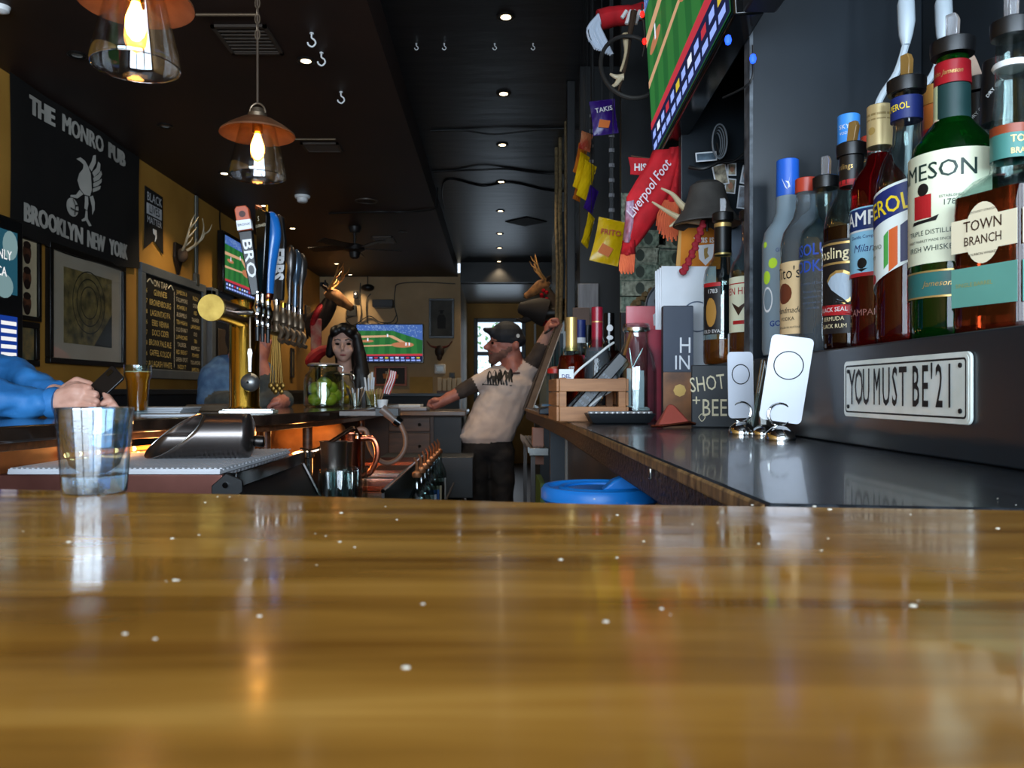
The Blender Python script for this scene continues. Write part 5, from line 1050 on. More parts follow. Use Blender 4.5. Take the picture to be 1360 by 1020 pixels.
# photographs and magazine pictures pinned round the bell
ph = [M('photo_a', 'a89a80', .5, c2='3a3a30', ns=40), M('photo_b', '9aa4b0', .5, c2='4a4038', ns=40), M('photo_c', 'c0b49a', .5, c2='2c2a26', ns=50)]
def photo(px, py, w_, h, rot, m_, label, face_=True, dy=.006):
    t = thing('photograph', label, 'photograph', P2(px, py, dy), 0, 'photographs pinned by the bell', ry=rot); MB().box(-w_/2, w_/2, 0, .001, -h/2, h/2).build('print', paper, t, smooth=False); MB().box(-w_/2+.003, w_/2-.003, -.0006, -.0001, -h/2+.003, h/2-.003).build('picture', m_, t, smooth=False)
    if face_: MB().disc(0, .0, w_*.22, -.0010, 16, h*.24).build('face', M('photo_skin', 'a5745a', .6), t, smooth=False)
photo(972, 225, .022, .030, .0, ph[2], 'small photograph of faces pinned beside the bell'); photo(970, 247, .026, .036, .1, ph[0], 'photograph of a woman pinned beside the bell'); photo(957, 232, .034, .05, -.2, ph[2], 'grey photograph partly behind the bell', False, .010)
photo(990, 232, .020, .045, .18, ph[1], 'narrow photo strip curling beside the divider edge'); photo(986, 262, .022, .055, .12, ph[1], 'pale lower photo strip beside the divider edge', False); photo(999, 245, .014, .05, .08, ph[0], 'sliver of a photograph at the divider edge', False)
photo(938, 208, .05, .022, -.08, M('photo_blue', '5f7486', .5, c2='2c3a44', ns=40), 'blue photograph lying flat above the bell', False, .03)
t = thing('wall_frame', 'brown framed card behind the whisky pourer', 'picture', P2(985, 320, .01), 0, ry=-.06); MB().box(-.04, .04, -.006, 0, -.08, .06).build('frame', M('frame_brown', '5a3826', .5), t, bev=.003); MB().box(-.032, .032, -.007, -.0062, -.072, .05).build('sheet', M('sheet_bluegrey', '6f7c8c', .6), t, smooth=False)
t = thing('cable_coil', 'coil of black and white cables hung above the felt bell', 'cables', P2(952, 192, .05))
for i in range(7): MB().tube([((.016+.002*i)*math.cos(a)*.6, -.004*i, (.028+.002*i)*math.sin(a)) for a in [2*PI*k/20 for k in range(21)]], .002, 6, caps=False).build('loop', cord_b if i % 2 else M('grey_cable', '6a7076', .5), t)
cable([P2(915, 222, .03), P2(935, 224, .05), P2(960, 214, .05), P2(985, 214, .04), P2(1000, 205, .03)], .004, 'black cable sagging over the photographs', 'shelf_cable')
cable([P2(952, 190, .05), P2(958, 214, .05), P2(975, 214, .05), P2(996, 196, .05), P2(1003, 190, .04)], .003, 'thin black cable between coil and divider', 'shelf_cable')
cable([P2(994, 240, .03), P2(993, 300, .03), P2(996, 340, .03)], .003, 'black cable hanging along the divider edge', 'shelf_cable')
# dollar bills on the third divider
b3 = 2.788; k = 0
bm2 = M('bill_green', '8a9a86', .6, c2='4a5a4c', ns=60, det=6); bm3 = M('bill_pale', 'a8ac98', .6, c2='6a7060', ns=60, det=6)
for px, py, lb in ((861, 317, 'top row of the wall of banknotes'), (850, 339, 'second row of the wall of banknotes'), (850, 361, 'third row of the wall of banknotes'), (850, 383, 'fourth row of the wall of banknotes'), (850, 404, 'bottom row of the wall of banknotes'), (898, 319, 'upper note beside the black post'), (898, 343, 'lower note beside the black post'), (836, 283, 'upright note above the scarf tail')):
    v = px == 836; t = thing('banknote', 'dollar note taped up, '+lb, 'banknote', P(px, py, b3), 0, 'dollar notes taped to the divider', ry=(PI/2 if v else random.uniform(-.03, .03)))
    MB().box(-.071, .071, -.0012, 0, -.030, .030).build('note', bm2 if k % 2 else bm3, t, smooth=False); MB().box(-.066, .066, -.0016, -.0013, -.026, .026).box(-.062, .062, -.0018, -.0016, -.022, .022).build('engraving', bm3 if k % 2 else bm2, t, smooth=False); MB().disc(0, 0, .016, -.0022, 20, .021).build('portrait', M('bill_dark', '3c463c', .6), t, smooth=False)
    MB().text('1', .016, -.055, .014, -.0023).text('1', .016, .055, .014, -.0023).text('1', .016, .055, -.014, -.0023).build('lettering', M('bill_dark'), t, smooth=False); k += 1
# round grey plate and dried hops
t = thing('round_plaque', 'round grey tray with a black heart emblem behind the white sheets', 'tray', P(893, 408, 2.3), 0, rx=.1); MB().lathe([(.001, 0), (.074, 0), (.08, .006), (.082, .004), (.075, -.004), (.001, -.003)], 40, Trans((0, 0, 0), PI/2), caps=False).build('dish', M('tray_grey', '7c8086', .4, .5), t); MB().flat([(-.022, -.03), (.008, .004), (.012, .02), (.0, .033), (-.014, .030), (-.022, .022), (-.030, .030), (-.044, .033), (-.056, .02), (-.052, .004)], -.0072).build('emblem', ink, t, smooth=False); MB().text('Draught', .02, -.005, -.03, -.008, rot=.4).build('lettering', wink, t, smooth=False)
t = thing('hop_garland', 'dried brown hop garland below the banknotes', 'garland', P(862, 392, 2.55)); hop = M('dried_hops', '7a6440', .85, c2='4e3e26', ns=30)
for i in range(26): MB().ball((-.06+.005*i+random.uniform(-.008, .008), random.uniform(-.015, .015), -.035+.0032*i+random.uniform(-.012, .012)), (.011, .008, .010), 7).build('hop', hop, t)
# scarves
red = M('scarf_red', 'c01420', .8, c2='a00e18', ns=25); fr = M('scarf_fringe', 'd8683c', .8, c2='b84a2c', ns=20); lil = M('scarf_lilac', 'c0a8c0', .8, c2='9a3a4a', ns=16)
t = thing('football_scarf', 'red lettered football scarf draped from the black post', 'scarf', (0, 0, 0)); YS = 1.95
def band(c, nm, m_, nv=10, dy=0.012):
    """c: pairs of left/right pixel points down the cloth"""
    n_ = len(c)-1
    def fn(u, v):
        k = min(int(v*n_), n_-1); f_ = v*n_-k; (a, b_), (a2, b2) = c[k], c[k+1]; l = Vector(a).lerp(Vector(a2), f_); r = Vector(b_).lerp(Vector(b2), f_); q = l.lerp(r, u); return P(q.x, q.y, YS-dy*math.sin(PI*u)-.006*math.sin(7*u+5*v))
    return MB().sheet(fn, 8, nv).build(nm, m_, t, solid=.006)
band([((868, 200), (905, 196)), ((862, 215), (893, 245)), ((845, 240), (880, 275)), ((832, 262), (868, 296)), ((832, 285), (852, 318)), ((832, 300), (842, 330))], 'band', red, 20)
band([((890, 196), (905, 194)), ((888, 230), (905, 228)), ((883, 268), (903, 268))], 'hanging_end', red, 8, .006)
band([((832, 268), (841, 266)), ((831, 295), (842, 296)), ((828, 322), (838, 322))], 'striped_tail', lil, 8, .02); band([((828, 320), (842, 318)), ((825, 340), (843, 338))], 'tail_end', red, 6, .02)
for i in range(14): MB().tube([P(825+1.35*i, 338, YS-.02), P(823+1.45*i, 350+(i % 3), YS-.022), P(823+1.4*i, 360+2*(i % 3), YS-.02)], .0022, 5).build('fringe_strand', fr, t)
for i in range(18): MB().tube([P(883+1.2*i, 266, YS-.008), P(874+1.75*i, 285+(i % 2)*3, YS-.012), P(872+1.85*i, 300+8*math.sin(i*.2)+(i % 3)*3+i*.8, YS-.01)], .0024, 5).build('fringe_strand', fr, t)
Tm = Trans(P(862, 250, YS-.032), 0, -.95, 0); MB().text('Liverpool Foot', .034, 0, 0, 0, .8, .01, T=Tm, shear=.2).build('lettering', M('scarf_letter', 'd8c8d0', .8), t, smooth=False)
t = thing('small_pennant', 'small red pennant with the white letters HI', 'pennant', P(848, 222, 2.1)); MB().prism([(-.028, .026), (.030, .022), (.022, -.024), (-.022, -.02), (-.022, 0)], -.003, 0).build('cloth', red, t); MB().text('HIS', .026, .004, -.002, -.0036, .9, .03).build('lettering', wink, t, smooth=False); MB().cyl((-.02, 0, .03), (.04, 0, .022), .002).build('rod', warmwood, t)
t = thing('rolled_scarf', 'red and white rolled scarf with white fringe hung under the ceiling', 'scarf', (0, 0, 0)); Y5 = 2.35
MB().tube(spline([P(795, 27, Y5), P(815, 22, Y5), P(835, 20, Y5), P(855, 14, Y5)], 5), [.036]*5+[.034]*6+[.030]*5, 12, flat=.8).build('roll', M('scarf_red'), t)
for i in range(5): MB().tube(spline([P(826+6*i, 24+(i % 2)*8, Y5-.03), P(832+6*i, 14, Y5-.032)], 4), .006, 6).build('white_stripe', wink, t)
wf = M('white_wool', 'b8c4d4', .85)
for i in range(16):
    x = 782+2.0*(i % 8); MB().tube(spline([P(796, 20+1.2*i, Y5-.02), P(x, 38+1.5*(i % 5), Y5-.02-.002*(i % 4)), P(x+3+.9*i, 55+1.2*i, Y5-.02)], 4), .007, 6).build('fringe_strand', wf, t)
# hoop, antlers, hung on the ceiling side
one('black_hoop', MB().tube([P(838, 88, 2.2)+Vector((.085*math.cos(a), .10*math.sin(a)*.6, .118*math.sin(a)*.95)) for a in [2*PI*k/36 for k in range(37)]], .006, 8, caps=False), M('hoop_rubber', '2a2826', .6), 'thin black hoop hanging beside the tilted television', 'hoop')
t = thing('hanging_antlers', 'dark branch with pale antler tips inside the black hoop', 'antlers', P(830, 90, 2.28))
for pts, m_ in ((((12, -75), (6, -40), (0, 0), (-10, 35)), furd), (((0, -45), (2, -20), (-6, 5)), bone), (((-2, 12), (-12, 12), (-20, 8)), bone), (((-6, 14), (-12, 22), (-18, 25)), bone)):
    p = spline([Vector((a/F*2.28, 0, -b_/F*2.28)) for a, b_ in pts], 4); MB().tube(p, [.010-.007*i/(len(p)-1) for i in range(len(p))], 8).build('tine', m_, t)
# tilted television on the right, mounted off the wall
t = thing('television', 'large tilted television showing baseball, high on the bottle side', 'television', (.425, 1.70, H+.862), -PI/2-.045, rx=0.06); tv(t, .84, .49, bz=.013); MB().box(-.05, .05, .05, .30, -.03, .03).build('wall_arm', black, t)
t = thing('soundbar_box', 'black speaker box beside the near end of the tilted television', 'speaker', (.425, 1.235, H+.62), 0); MB().box(-.02, .035, -.03, .05, 0, .12).build('case', M('speaker_grey', '1c1f22', .5), t, bev=.004); MB().box(-.02, .035, -.034, -.03, .004, .012).build('lip', steel, t)
MB().box(.0, .02, .0, .02, .12, H+1.62-(H+.62)).build('hanger', black, t)
t = thing('string_lights', 'short string of red and blue fairy lights round the tilted television', 'string lights', (0, 0, 0)); pts = [P(853, 5, 1.98), P(853, 20, 1.98), P(855, 38, 1.98), P(856, 55, 1.98), P(853, 75, 1.98)]
MB().tube(spline(pts, 4), .002, 6).build('wire', cord_b, t); MB().tube(spline([P(1000, 60, 1.36), P(1000, 80, 1.36), P(996, 110, 1.36), P(960, 130, 1.4)], 4), .002, 6).build('wire', cord_b, t)
for px, py, Y, c in ((853, 19, 1.97, 'red'), (856, 55, 1.97, 'red'), (967, 53, 1.28, 'blue'), (1000, 78, 1.35, 'blue'), (820, 322, 1.97, 'red')):
    if c == 'red' and py > 300: continue
    MB().ball(P(px, py, Y), (.006, .006, .009), 8).build('bulb', glow('fairy_red', 'ff1810', 3) if c == 'red' else glow('fairy_blue', '2050ff', 3), t)
# hanging white plugs
for px, lb in ((1203, 'white inline plug hanging nearest the divider'), (1253, 'white inline plug hanging behind the green whiskey')):
    Y = 1.22; t = thing('hanging_plug', lb, 'plug', P(px, 30, Y), 0, 'white plugs hanging over the bottles'); wp = M('plug_white', 'b8c4cc', .4)
    MB().tube([(0, 0, .045), (0, 0, .03), (.001, 0, 0), (0, 0, -.02), (0, 0, -.035)], [.008, .0125, .0125, .010, .006], 12).build('plug_body', wp, t); MB().tube([(0, 0, .045), (0, 0, H+1.62-P(px, 30, Y).z)], .005, 8).build('upper_cord', wp, t); MB().tube(spline([(0, 0, -.034), (-.004, .02, -.07), (-.022, .05, -.12), (-.025, .06, -.25), (-.02, .06, -.36)], 5), .0055, 8).build('lower_cord', wp, t)
# crisp packets clipped on hanging strips
def packet(px, py, Y, w_, h, rot, m_, label, words, wm_=None, yaw=0):
    t = thing('crisp_packet', label, 'crisp packet', P(px, py, Y), yaw, 'crisp packets on the clip strips', ry=rot)
    def fn(s_): return lambda u, v: ((u-.5)*w_*(1-.06*math.sin(PI*v)), s_*(.016*w_/.1*math.sin(PI*u)*math.sin(PI*v)**.6+.002*math.sin(23*u)*math.sin(17*v)), (v-.5)*h)
    MB().sheet(fn(-1), 12, 12).build('front', m_, t); MB().sheet(fn(1), 12, 12).build('back', m_, t)
    up = Euler((0, rot, yaw)).to_matrix().transposed() @ Vector((0, 0, 1)); MB().cyl((0, 0, h/2-.004), Vector((0, 0, h/2-.004))+up*(H+1.618-P(px, py, Y).z-h/2*math.cos(rot)), .0012, n=5).build('hang_wire', cord_b, t)
    MB().box(-w_/2, w_/2, -.001, .001, h/2-.012, h/2).build('crimp', m_, t); MB().box(-w_/2, w_/2, -.001, .001, -h/2, -h/2+.012).build('crimp', m_, t)
    if words: MB().text(words, w_*.26, 0, h*.18, -.020*w_/.1, 1, .02, rot=.08).build('lettering', wm_ or redm, t, smooth=False); MB().prism([(-w_*.3, -h*.3), (w_*.1, -h*.36), (w_*.2, -h*.16), (-w_*.2, -h*.08)], -.019*w_/.1, -.018*w_/.1).build('print', M('print_orange', 'd06a20', .5), t, smooth=False)
yel = M('packet_yellow', 'd8b010', .3, c2='c09808', ns=14); pur = M('packet_purple', '33186a', .3, c2='28105a', ns=14); ora = M('packet_orange', 'b8681c', .3, c2='984c14', ns=14); rdp = M('packet_red', '8a2018', .3, c2='b87a50', ns=10)
packet(808, 321, 2.55, .095, .145, .22, yel, 'yellow crisp packet hanging lowest and nearest, fully seen', 'FRITO')
packet(802, 156, 2.6, .085, .115, -.12, pur, 'purple crisp packet at the top of the strip', 'TAKIS', wink)
packet(781, 306, 2.9, .045, .13, .40, yel, 'narrow yellow packet seen edge on beside the lowest one', None, yaw=.9); packet(785, 265, 3.0, .05, .10, .38, pur, 'purple packet in the middle of the strip', None, yaw=.7)
packet(779, 240, 3.05, .06, .15, .32, yel, 'yellow packet in the cluster below the orange one', None, yaw=.6); packet(772, 228, 3.15, .05, .15, .28, yel, 'second yellow packet deeper in the cluster', None, yaw=.6); packet(771, 212, 3.25, .05, .13, .25, ora, 'orange packet at the top of the cluster', None, yaw=.6); packet(778, 188, 3.0, .05, .07, .2, rdp, 'small red and cream packet under the purple one', None, yaw=.4)
packet(768, 255, 3.4, .04, .08, .3, ora, 'small orange packet at the bottom of the cluster', None, yaw=.6)
t = thing('clip_strip', 'black clip strip the crisp packets hang from', 'clip strip', P(812, 262, 2.62)); MB().box(-.006, .006, .0, .003, -.12, H+1.62-t.location.z).build('strip', black, t)
for i in range(8): MB().box(-.009, .009, -.006, .0, -.10+.05*i, -.088+.05*i).build('clip', M('grey_clip', '6a6a6e', .4), t)
t = thing('clip_strip', 'second black clip strip behind the packet cluster', 'clip strip', P(786, 230, 3.1)); MB().box(-.006, .006, .0, .003, -.22, H+1.62-t.location.z).build('strip', black, t)
for i in range(8): MB().box(-.009, .009, -.006, .0, -.20+.06*i, -.188+.06*i).build('clip', M('grey_clip'), t)
# wall panels and ropes beyond
one('pale_board', MB().box(-.05, .05, -.01, .01, -.13, .10), M('pale_wood', '7c8088', .6, c2='666a72', ns=6, st=(12, 1, 1)), 'pale grey wooden board above the red foil bottle', 'board', None, P(781, 404, 3.85), bev=.002)
one('cardboard_sheet', MB().box(-.04, .04, -.008, .008, -.11, .04), M('cardboard', '6a5a54', .7), 'brown cardboard sheet leaning below the pale board', 'cardboard', None, P(772, 420, 3.7), bev=.002)
for i, (px, Yr) in enumerate(((739, 5.2), (744, 5.0), (752, 4.7))):
    t = thing('hanging_rope', 'tan rope hanging by the far shelves, %s from the deer head' % ('first', 'second', 'third')[i], 'rope', P(px, 440, Yr), 0, 'tan ropes'); MB().tube([(0, 0, 0), (.01, 0, .4), (.0, 0, .7), (0, 0, H+1.62-P(px, 440, Yr).z)], .012, 8).build('strand', M('rope_tan', '7a6848', .8, c2='4e4028', ns=60), t)
t = thing('side_television', 'dark television seen edge on beyond the crisp packets', 'television', P(742, 350, 5.6), 0); MB().box(-.02, .025, -.4, .4, -.30, .28).build('case', M('tv_edge', '2a333a', .25), t, bev=.006); MB().box(.025, .12, -.08, .08, -.06, .06).build('bracket', black, t)
t = thing('tall_post', 'black upright post beside the gold necked bourbon', 'post', P(758, 520, 4.1)); MB().box(-.022, .022, -.02, .02, -t.location.z, H+1.62-t.location.z).build('post', black, t, bev=.003)
# deer and boar at the end of the shelves
deer('deer_head', 'small deer head with red beads above the leaning man', P(752, 410, 5.6), -PI/2, .56, False, 'deer heads'); o = bpy.data.objects[-1] if False else None
t = thing('bead_garland', 'red shiny bead garland hanging by the small deer head', 'garland', P(722, 395, 5.52))
for i in range(16): MB().ball((.022*math.sin(i*1.9), .01*math.cos(i*2.3), .05-.016*i), .015, 8).build('bead', M('red_bead', 'b01020', .15, .3), t)
t = thing('boar_head', 'dark animal snout mounted under the small deer head', 'boar head', P(722, 412, 5.5)); MB().tube(spline([(.02, 0, -.02), (-.05, 0, .0), (-.13, 0, .01), (-.18, 0, .02)], 4), [.10, .10, .098, .095, .088, .08, .072, .064, .056, .048, .042, .038, .02], 12).build('head', M('boar_dark', '1c1410', .8), t); MB().tube([(-.10, 0, -.05), (-.15, 0, -.075), (-.19, 0, -.06)], [.03, .02, .008], 8).build('jaw', M('boar_dark'), t); MB().cyl((.0, 0, -.02), (.75-t.location.x, 0, -.02), .05).build('mount', M('shield_brown'), t)
# leaning bar flap
a, b_ = P(698, 546, 4.25), P(741, 428, 4.55); t = thing('bar_flap', 'raised wooden bar flap with a pale edge leaning by the man', 'bar flap', (0, 0, 0))
v = (b_-a).normalized(); n_ = Vector((v.z, 0, -v.x)).normalized(); y_ = Vector((0, .28, 0))
def plank(o1, w1, m_, nm): c = [a+n_*o1, b_+n_*o1, b_+n_*(o1+w1), a+n_*(o1+w1)]; MB().add(c+[q+y_ for q in c], [(0, 1, 2, 3), (7, 6, 5, 4), (0, 4, 5, 1), (1, 5, 6, 2), (2, 6, 7, 3), (3, 7, 4, 0)]).build(nm, m_, t, bev=.002)
plank(0, .030, M('flap_wood', '6a5a50', .4, c2='54463e', ns=9), 'leaf'); plank(.0305, .006, M('flap_edge', 'a8a4a4', .35), 'metal_edge'); plank(-.008, .007, M('flap_dark', '2a1e18', .5), 'dark_edge')
# wooden crate of remotes
CY0 = 1.74; t = thing('wooden_crate', 'small slatted pine crate on the back counter', 'crate', (.215, CY0, CZ+.0005), .04); pine = M('pine', 'a8744a', .55, c2='8a5c38', ns=7, st=(1, 1, 10))
for x in (-.066, .066):
    for y in (-.0, .15): MB().box(x-.008, x+.008, y-.006, y+.006, 0, .098).build('corner_post', pine, t, bev=.001)
for y in (-.009, .157):
    for z0, z1 in ((.002, .034), (.068, .096)): MB().box(-.074, .074, y-.003, y+.003, z0, z1).build('slat', pine, t, bev=.001)
for x in (-.0775, .0775):
    for z0, z1 in ((.002, .034), (.036, .066), (.068, .096)): MB().box(x-.003, x+.003, -.006, .154, z0, z1).build('slat', pine, t, bev=.001)
MB().box(-.07, .07, -.004, .152, .0, .004).build('base', pine, t)
for i, (x0, z0, x1, z1, y) in enumerate(((-.045, .012, .075, .148, .03), (-.02, .012, .085, .14, .065), (-.05, .012, .055, .125, .10))):
    o = thing('remote_control', 'black remote control leaning in the crate, %s' % ('front one', 'middle one', 'rear one')[i], 'remote', (.215+x0, CY0+y, CZ+z0), 0, 'remote controls in the crate', ry=math.atan2(x1-x0, z1-z0)); L = math.hypot(x1-x0, z1-z0)
    MB().box(-.014, .014, -.007, .007, 0, L).build('body', M('remote_black', '16181b', .35), o, bev=.003)
    for r_ in range(7):
        for c_ in (-.007, 0, .007): MB().box(c_-.0024, c_+.0024, -.0082, -.007, .02+.016*r_, .027+.016*r_).build('button', M('remote_button', '6a7078', .5), o)
t = thing('white_cable', 'white charging cable curling out of the crate', 'cable', (0, 0, 0)); MB().tube(spline([P(757, 505, 1.80), P(768, 492, 1.80), P(785, 478, 1.82), P(805, 462, 1.84), P(815, 455, 1.86)], 5), .0028, 8).build('lead', white, t); MB().tube(spline([P(782, 540, 1.79), P(798, 527, 1.80), P(812, 519, 1.81)], 5), .003, 8).build('lead', white, t)
one('bottle_label_card', MB().box(-.016, .016, -.001, .001, -.008, .016), paper, 'little white card lettered DEL at the crate corner', 'card', None, P(752, 500, 1.735)); MB().text('DEL', .012, .0, .0, -.0015, 1, .02).build('lettering', navy, bpy.data.objects['bottle_label_card'], smooth=False)
one('red_puck', MB().lathe([(.022, 0), (.022, .012), (.012, .018), (.002, .019)], 20), M('lid_red', 'b02018', .4), 'round red lid beside the crate', 'lid', None, P(738, 496, 2.05))
# bottles standing behind the crate
def back_bottle(name, label, px, top, Y, R, h, lm, cap, capc, lvl=.6, capl=.10):
    z0 = H+(CY-top)/F*Y-h
    b = bottle(name, label, px, Y, [(R*.92, 0), (R, .006), (R, h*.5), (R*.85, h*.6), (.014, h*.72), (.0125, h*.8), (.0125, h-.01)], h*lvl, glass, lm, 0, max(z0, CZ+.0005), grp='bottles behind the crate', n=20)
    sleeve(b, cap, .0145, h-capl, h, capc); return b
for nm, lb, px, top, R, h, lm, cc, cl, Y in (('gold_neck_bourbon_bottle', 'round bourbon bottle with gold neck foil behind the crate', 759, 433, .036, .255, liq('cognac', '7a1e08'), gold, .085, 1.98), ('blue_label_bottle', 'slim bottle with dark blue neck and red label behind the crate', 771, 425, .026, .25, liq('rum'), navy, .06, 2.2), ('black_cap_bottle', 'small bottle with black cap and pale label behind the crate', 780, 432, .022, .24, liq('rum'), black, .05, 2.25), ('red_foil_bottle', 'bottle with tall red neck foil behind the remotes', 793, 408, .034, .275, liq('clear_spirit'), M('neck_foil_red', '9a1a30', .3), .115, 2.02), ('black_neck_bottle', 'dark bottle with white lettered black neck behind the jar', 809, 416, .034, .26, liq('rum'), blackg, .11, 2.06)):
    b = back_bottle(nm, lb, px, top, Y, R, h, lm, 'neck_foil', cc, .62, cl)
    if nm == 'blue_label_bottle': lab(b, 'front_label', R+.0006, .06, .15, -1.2, 1.2, M('label_crimson', 'b02038', .5)); lab(b, 'upper_label', .0150, .185, .20, -1.2, 1.2, paper)
    if nm == 'black_cap_bottle': lab(b, 'front_label', R+.0006, .09, .14, -1.2, 1.2, paper)
    if nm == 'black_neck_bottle': decal(b, 'neck_badge', [circ(0, .22, .009), circ(0, .195, .009, rz=.006)], .0150, wink)
    if nm == 'red_foil_bottle': lab(b, 'foil_ridge', .0150, .235, .238, -PI, PI*.99, gold)
# jar with odds and ends on a black tray
t = thing('change_tray', 'black plastic tray with crown caps along its rim', 'tray', (.262, 1.66, CZ+.0005), .03)
MB().lathe([(.055, .0), (.064, .004), (.074, .020), (.0725, .021), (.062, .006), (.001, .006)], 4, Matrix.Diagonal((1.32, .62, 1, 1)) @ Matrix.Rotation(PI/4, 4, 'Z'), caps=False).build('tray', M('tray_black', '14171a', .35), t, solid=.002)
for i in range(12): MB().lathe([(.0075, 0), (.0075, .004), (.006, .0055), (.001, .0055)], 12, Trans((-.062+.0112*i, -.018+.006*(i % 2), .0205)), caps=False).build('bottle_cap', M('cap_pale', 'a8a8a8', .4, .4), t)
t = thing('odds_jar', 'wide-mouthed clear glass bottle full of odds and ends on the back counter', 'jar', ((845-CX)/F*1.79, 1.79, CZ+.0008)); R = .046
o = [(R*.95, 0), (R, .006), (R, .115), (R*.86, .150), (R*.60, .178), (R*.58, .200), (R*.66, .204), (R*.66, .218), (R*.6, .222)]; i_ = [(max(r-.003, .002), z if z > .02 else .005) for r, z in o][::-1]
MB().lathe(o+i_+[(.001, .005), (.001, 0)], 32, loop=True).build('glass', TG('jar_glass2', 'e8efef', .02, .08), t); MB().lathe([(R*.68, .205), (R*.68, .212), (R*.665, .212), (R*.665, .205)], 28, loop=True).build('neck_ring', steel, t)
for nm, a in (('white_card', (-.008, .016, -.01, -.008, .03, .115)), ('white_card', (-.022, -.012, -.004, -.002, .03, .12)), ('clear_card', (.0, .02, .008, .010, .02, .105))): MB().box(*a).build(nm, paper, t, bev=.0006)
MB().tube(spline([(-.02, -.02, .035), (0, -.028, .028), (.025, -.02, .026), (.02, .0, .03), (-.01, -.022, .022)], 5), .0022, 6).build('white_lead', white, t); MB().tube([(-.028, 0, .15), (-.012, -.01, .21)], .0035, 8).build('wooden_stick', M('stick_orange', 'c06a2c', .5), t); MB().cbox((-.01, -.02, .014), (.03, .02, .012)).build('pink_scrap', M('pink_scrap', 'a0405a', .5), t); MB().cbox((.015, .01, .014), (.02, .02, .012)).build('brown_scrap', M('brown_scrap', '5a4434', .6), t)
for x in (-.006, .004): MB().tube([(-.012, -.015, .12), (x*3, -.015, .165)], .0016, 6).build('tweezer', steel, t)
# terracotta pouch with copper rods
b = P(893, 574, 1.46); b.z = CZ+.0005
t = thing('leather_pouch', 'terracotta leather pouch folded to a point beside copper picks', 'pouch', b); lea = M('leather_red', 'a04a3c', .55, c2='8a3c30', ns=12)
MB().add([(-.030, -.012, .004), (.034, -.016, .006), (.040, .03, .004), (-.028, .03, .003), (-.004, .012, .046), (.006, .014, .044)], [(0, 1, 5, 4), (1, 2, 5), (2, 3, 4, 5), (3, 0, 4), (0, 3, 2, 1)]).build('flap', lea, t, bev=.004, seg=3)
for i in range(4): MB().cyl((-.045+.006*i, -.026-.002*i, .004), (.04-.004*i, -.012-.003*i, .008+.001*i), .0026, n=8).build('copper_pick', copper, t)
# books and red pouch behind the jar
t = thing('history_book', 'upright book with blue and brown cover lettered H IN', 'book', (.408, 1.735, CZ+.0005), -.05); MB().box(-.036, .030, 0, .028, 0, .258).build('block', M('book_dark', '23262c', .5), t, bev=.002); MB().box(-.036, .030, -.0012, -.0002, .002, .11).build('cover_picture', M('cover_brown', '9a6438', .5, c2='5a3a24', ns=14), t, smooth=False); MB().box(-.036, .030, -.0012, -.0002, .112, .256).build('cover_blue', M('cover_blue', '2c3648', .5), t, smooth=False); MB().text('H', .05, .012, .168, -.0018, .8).text('IN', .045, .006, .130, -.0018, .8).build('lettering', paper, t, smooth=False); MB().disc(.0, .07, .014, -.0016, 8).build('cover_star', M('star_gold', 'd8b060', .4), t, smooth=False)
t = thing('spiral_notebook', 'red spiral notebook beside the upright book', 'notebook', (.368, 1.80, CZ+.0005), .1); MB().box(-.018, .016, 0, .012, 0, .21).build('cover', M('cover_red', 'a02838', .5, c2='6a2030', ns=10), t, bev=.001)
for i in range(24): MB().tube([(.016+.004*math.cos(a), .006, .008+.0084*i+.003*math.sin(a)) for a in [2*PI*k/8 for k in range(9)]], .0008, 4, caps=False).build('coil', steel, t)
t = thing('red_wallet', 'glossy red document wallet with a small white crest behind the jar', 'wallet', (.392, 1.99, CZ+.0005)); MB().box(-.06, .045, 0, .006, 0, .285).build('cover', M('wallet_red', 'b82c3c', .2, c2='d07a80', ns=5), t, bev=.002); MB().prism([(.01, .235), (.03, .235), (.032, .262), (.02, .272), (.008, .262)], -.001, -.0002).build('crest', paper, t, smooth=False)
# far counter clutter
t = thing('card_reader', 'dark payment terminal at the far end of the counter', 'terminal', P(728, 545, 2.35)); t.location.z = CZ+.0005; MB().prism([(-.03, 0), (.03, 0), (.03, .03), (-.03, .015)], -.05, .05, Trans((0, 0, 0))).build('body', M('reader_blue', '16222e', .3), t, bev=.003); MB().box(-.02, .015, -.03, .03, .024, .030).build('screen', M('reader_screen', '4a6a80', .2), t)
one('receipt_pad', MB().box(-.028, .028, -.05, .05, 0, .006), paper, 'white receipt pad by the payment terminal', 'pad', None, (.20, 2.12, CZ+.0005))
t = thing('cash_drawer', 'black speaker box at the far end of the counter', 'speaker', (.262, 2.72, CZ+.0005)); MB().box(-.05, .03, -.05, .10, 0, .155).build('case', M('speaker_black', '15181b', .5), t, bev=.004); MB().cyl((-.012, -.05, .07), (-.012, -.053, .07), .032, n=24).build('cone', M('cone_grey', '24282c', .6), t)
for i, (px, h, c, Y) in enumerate(((728, .42, '8fa0a8', 5.5), (734, .50, 'a8b4bc', 5.55), (740, .46, '6a7a80', 5.6), (746, .52, '9aa8b4', 5.65))):
    o = thing('ring_binder', 'pale document folder standing on the low cabinet beyond the flap, %s from the man' % ('first', 'second', 'third', 'fourth')[i], 'folder', ((px-CX)/F*Y, Y, H-.0995), .3, 'pale folders at the counter end'); MB().box(-.014, .014, 0, .14, 0, h).build('cover', M('folder%d' % i, c, .5), o, bev=.002); MB().box(-.006, .006, -.001, 0, h*.5, h*.8).build('spine_label', M('spine_teal', '5a8a8a', .5), o, smooth=False)
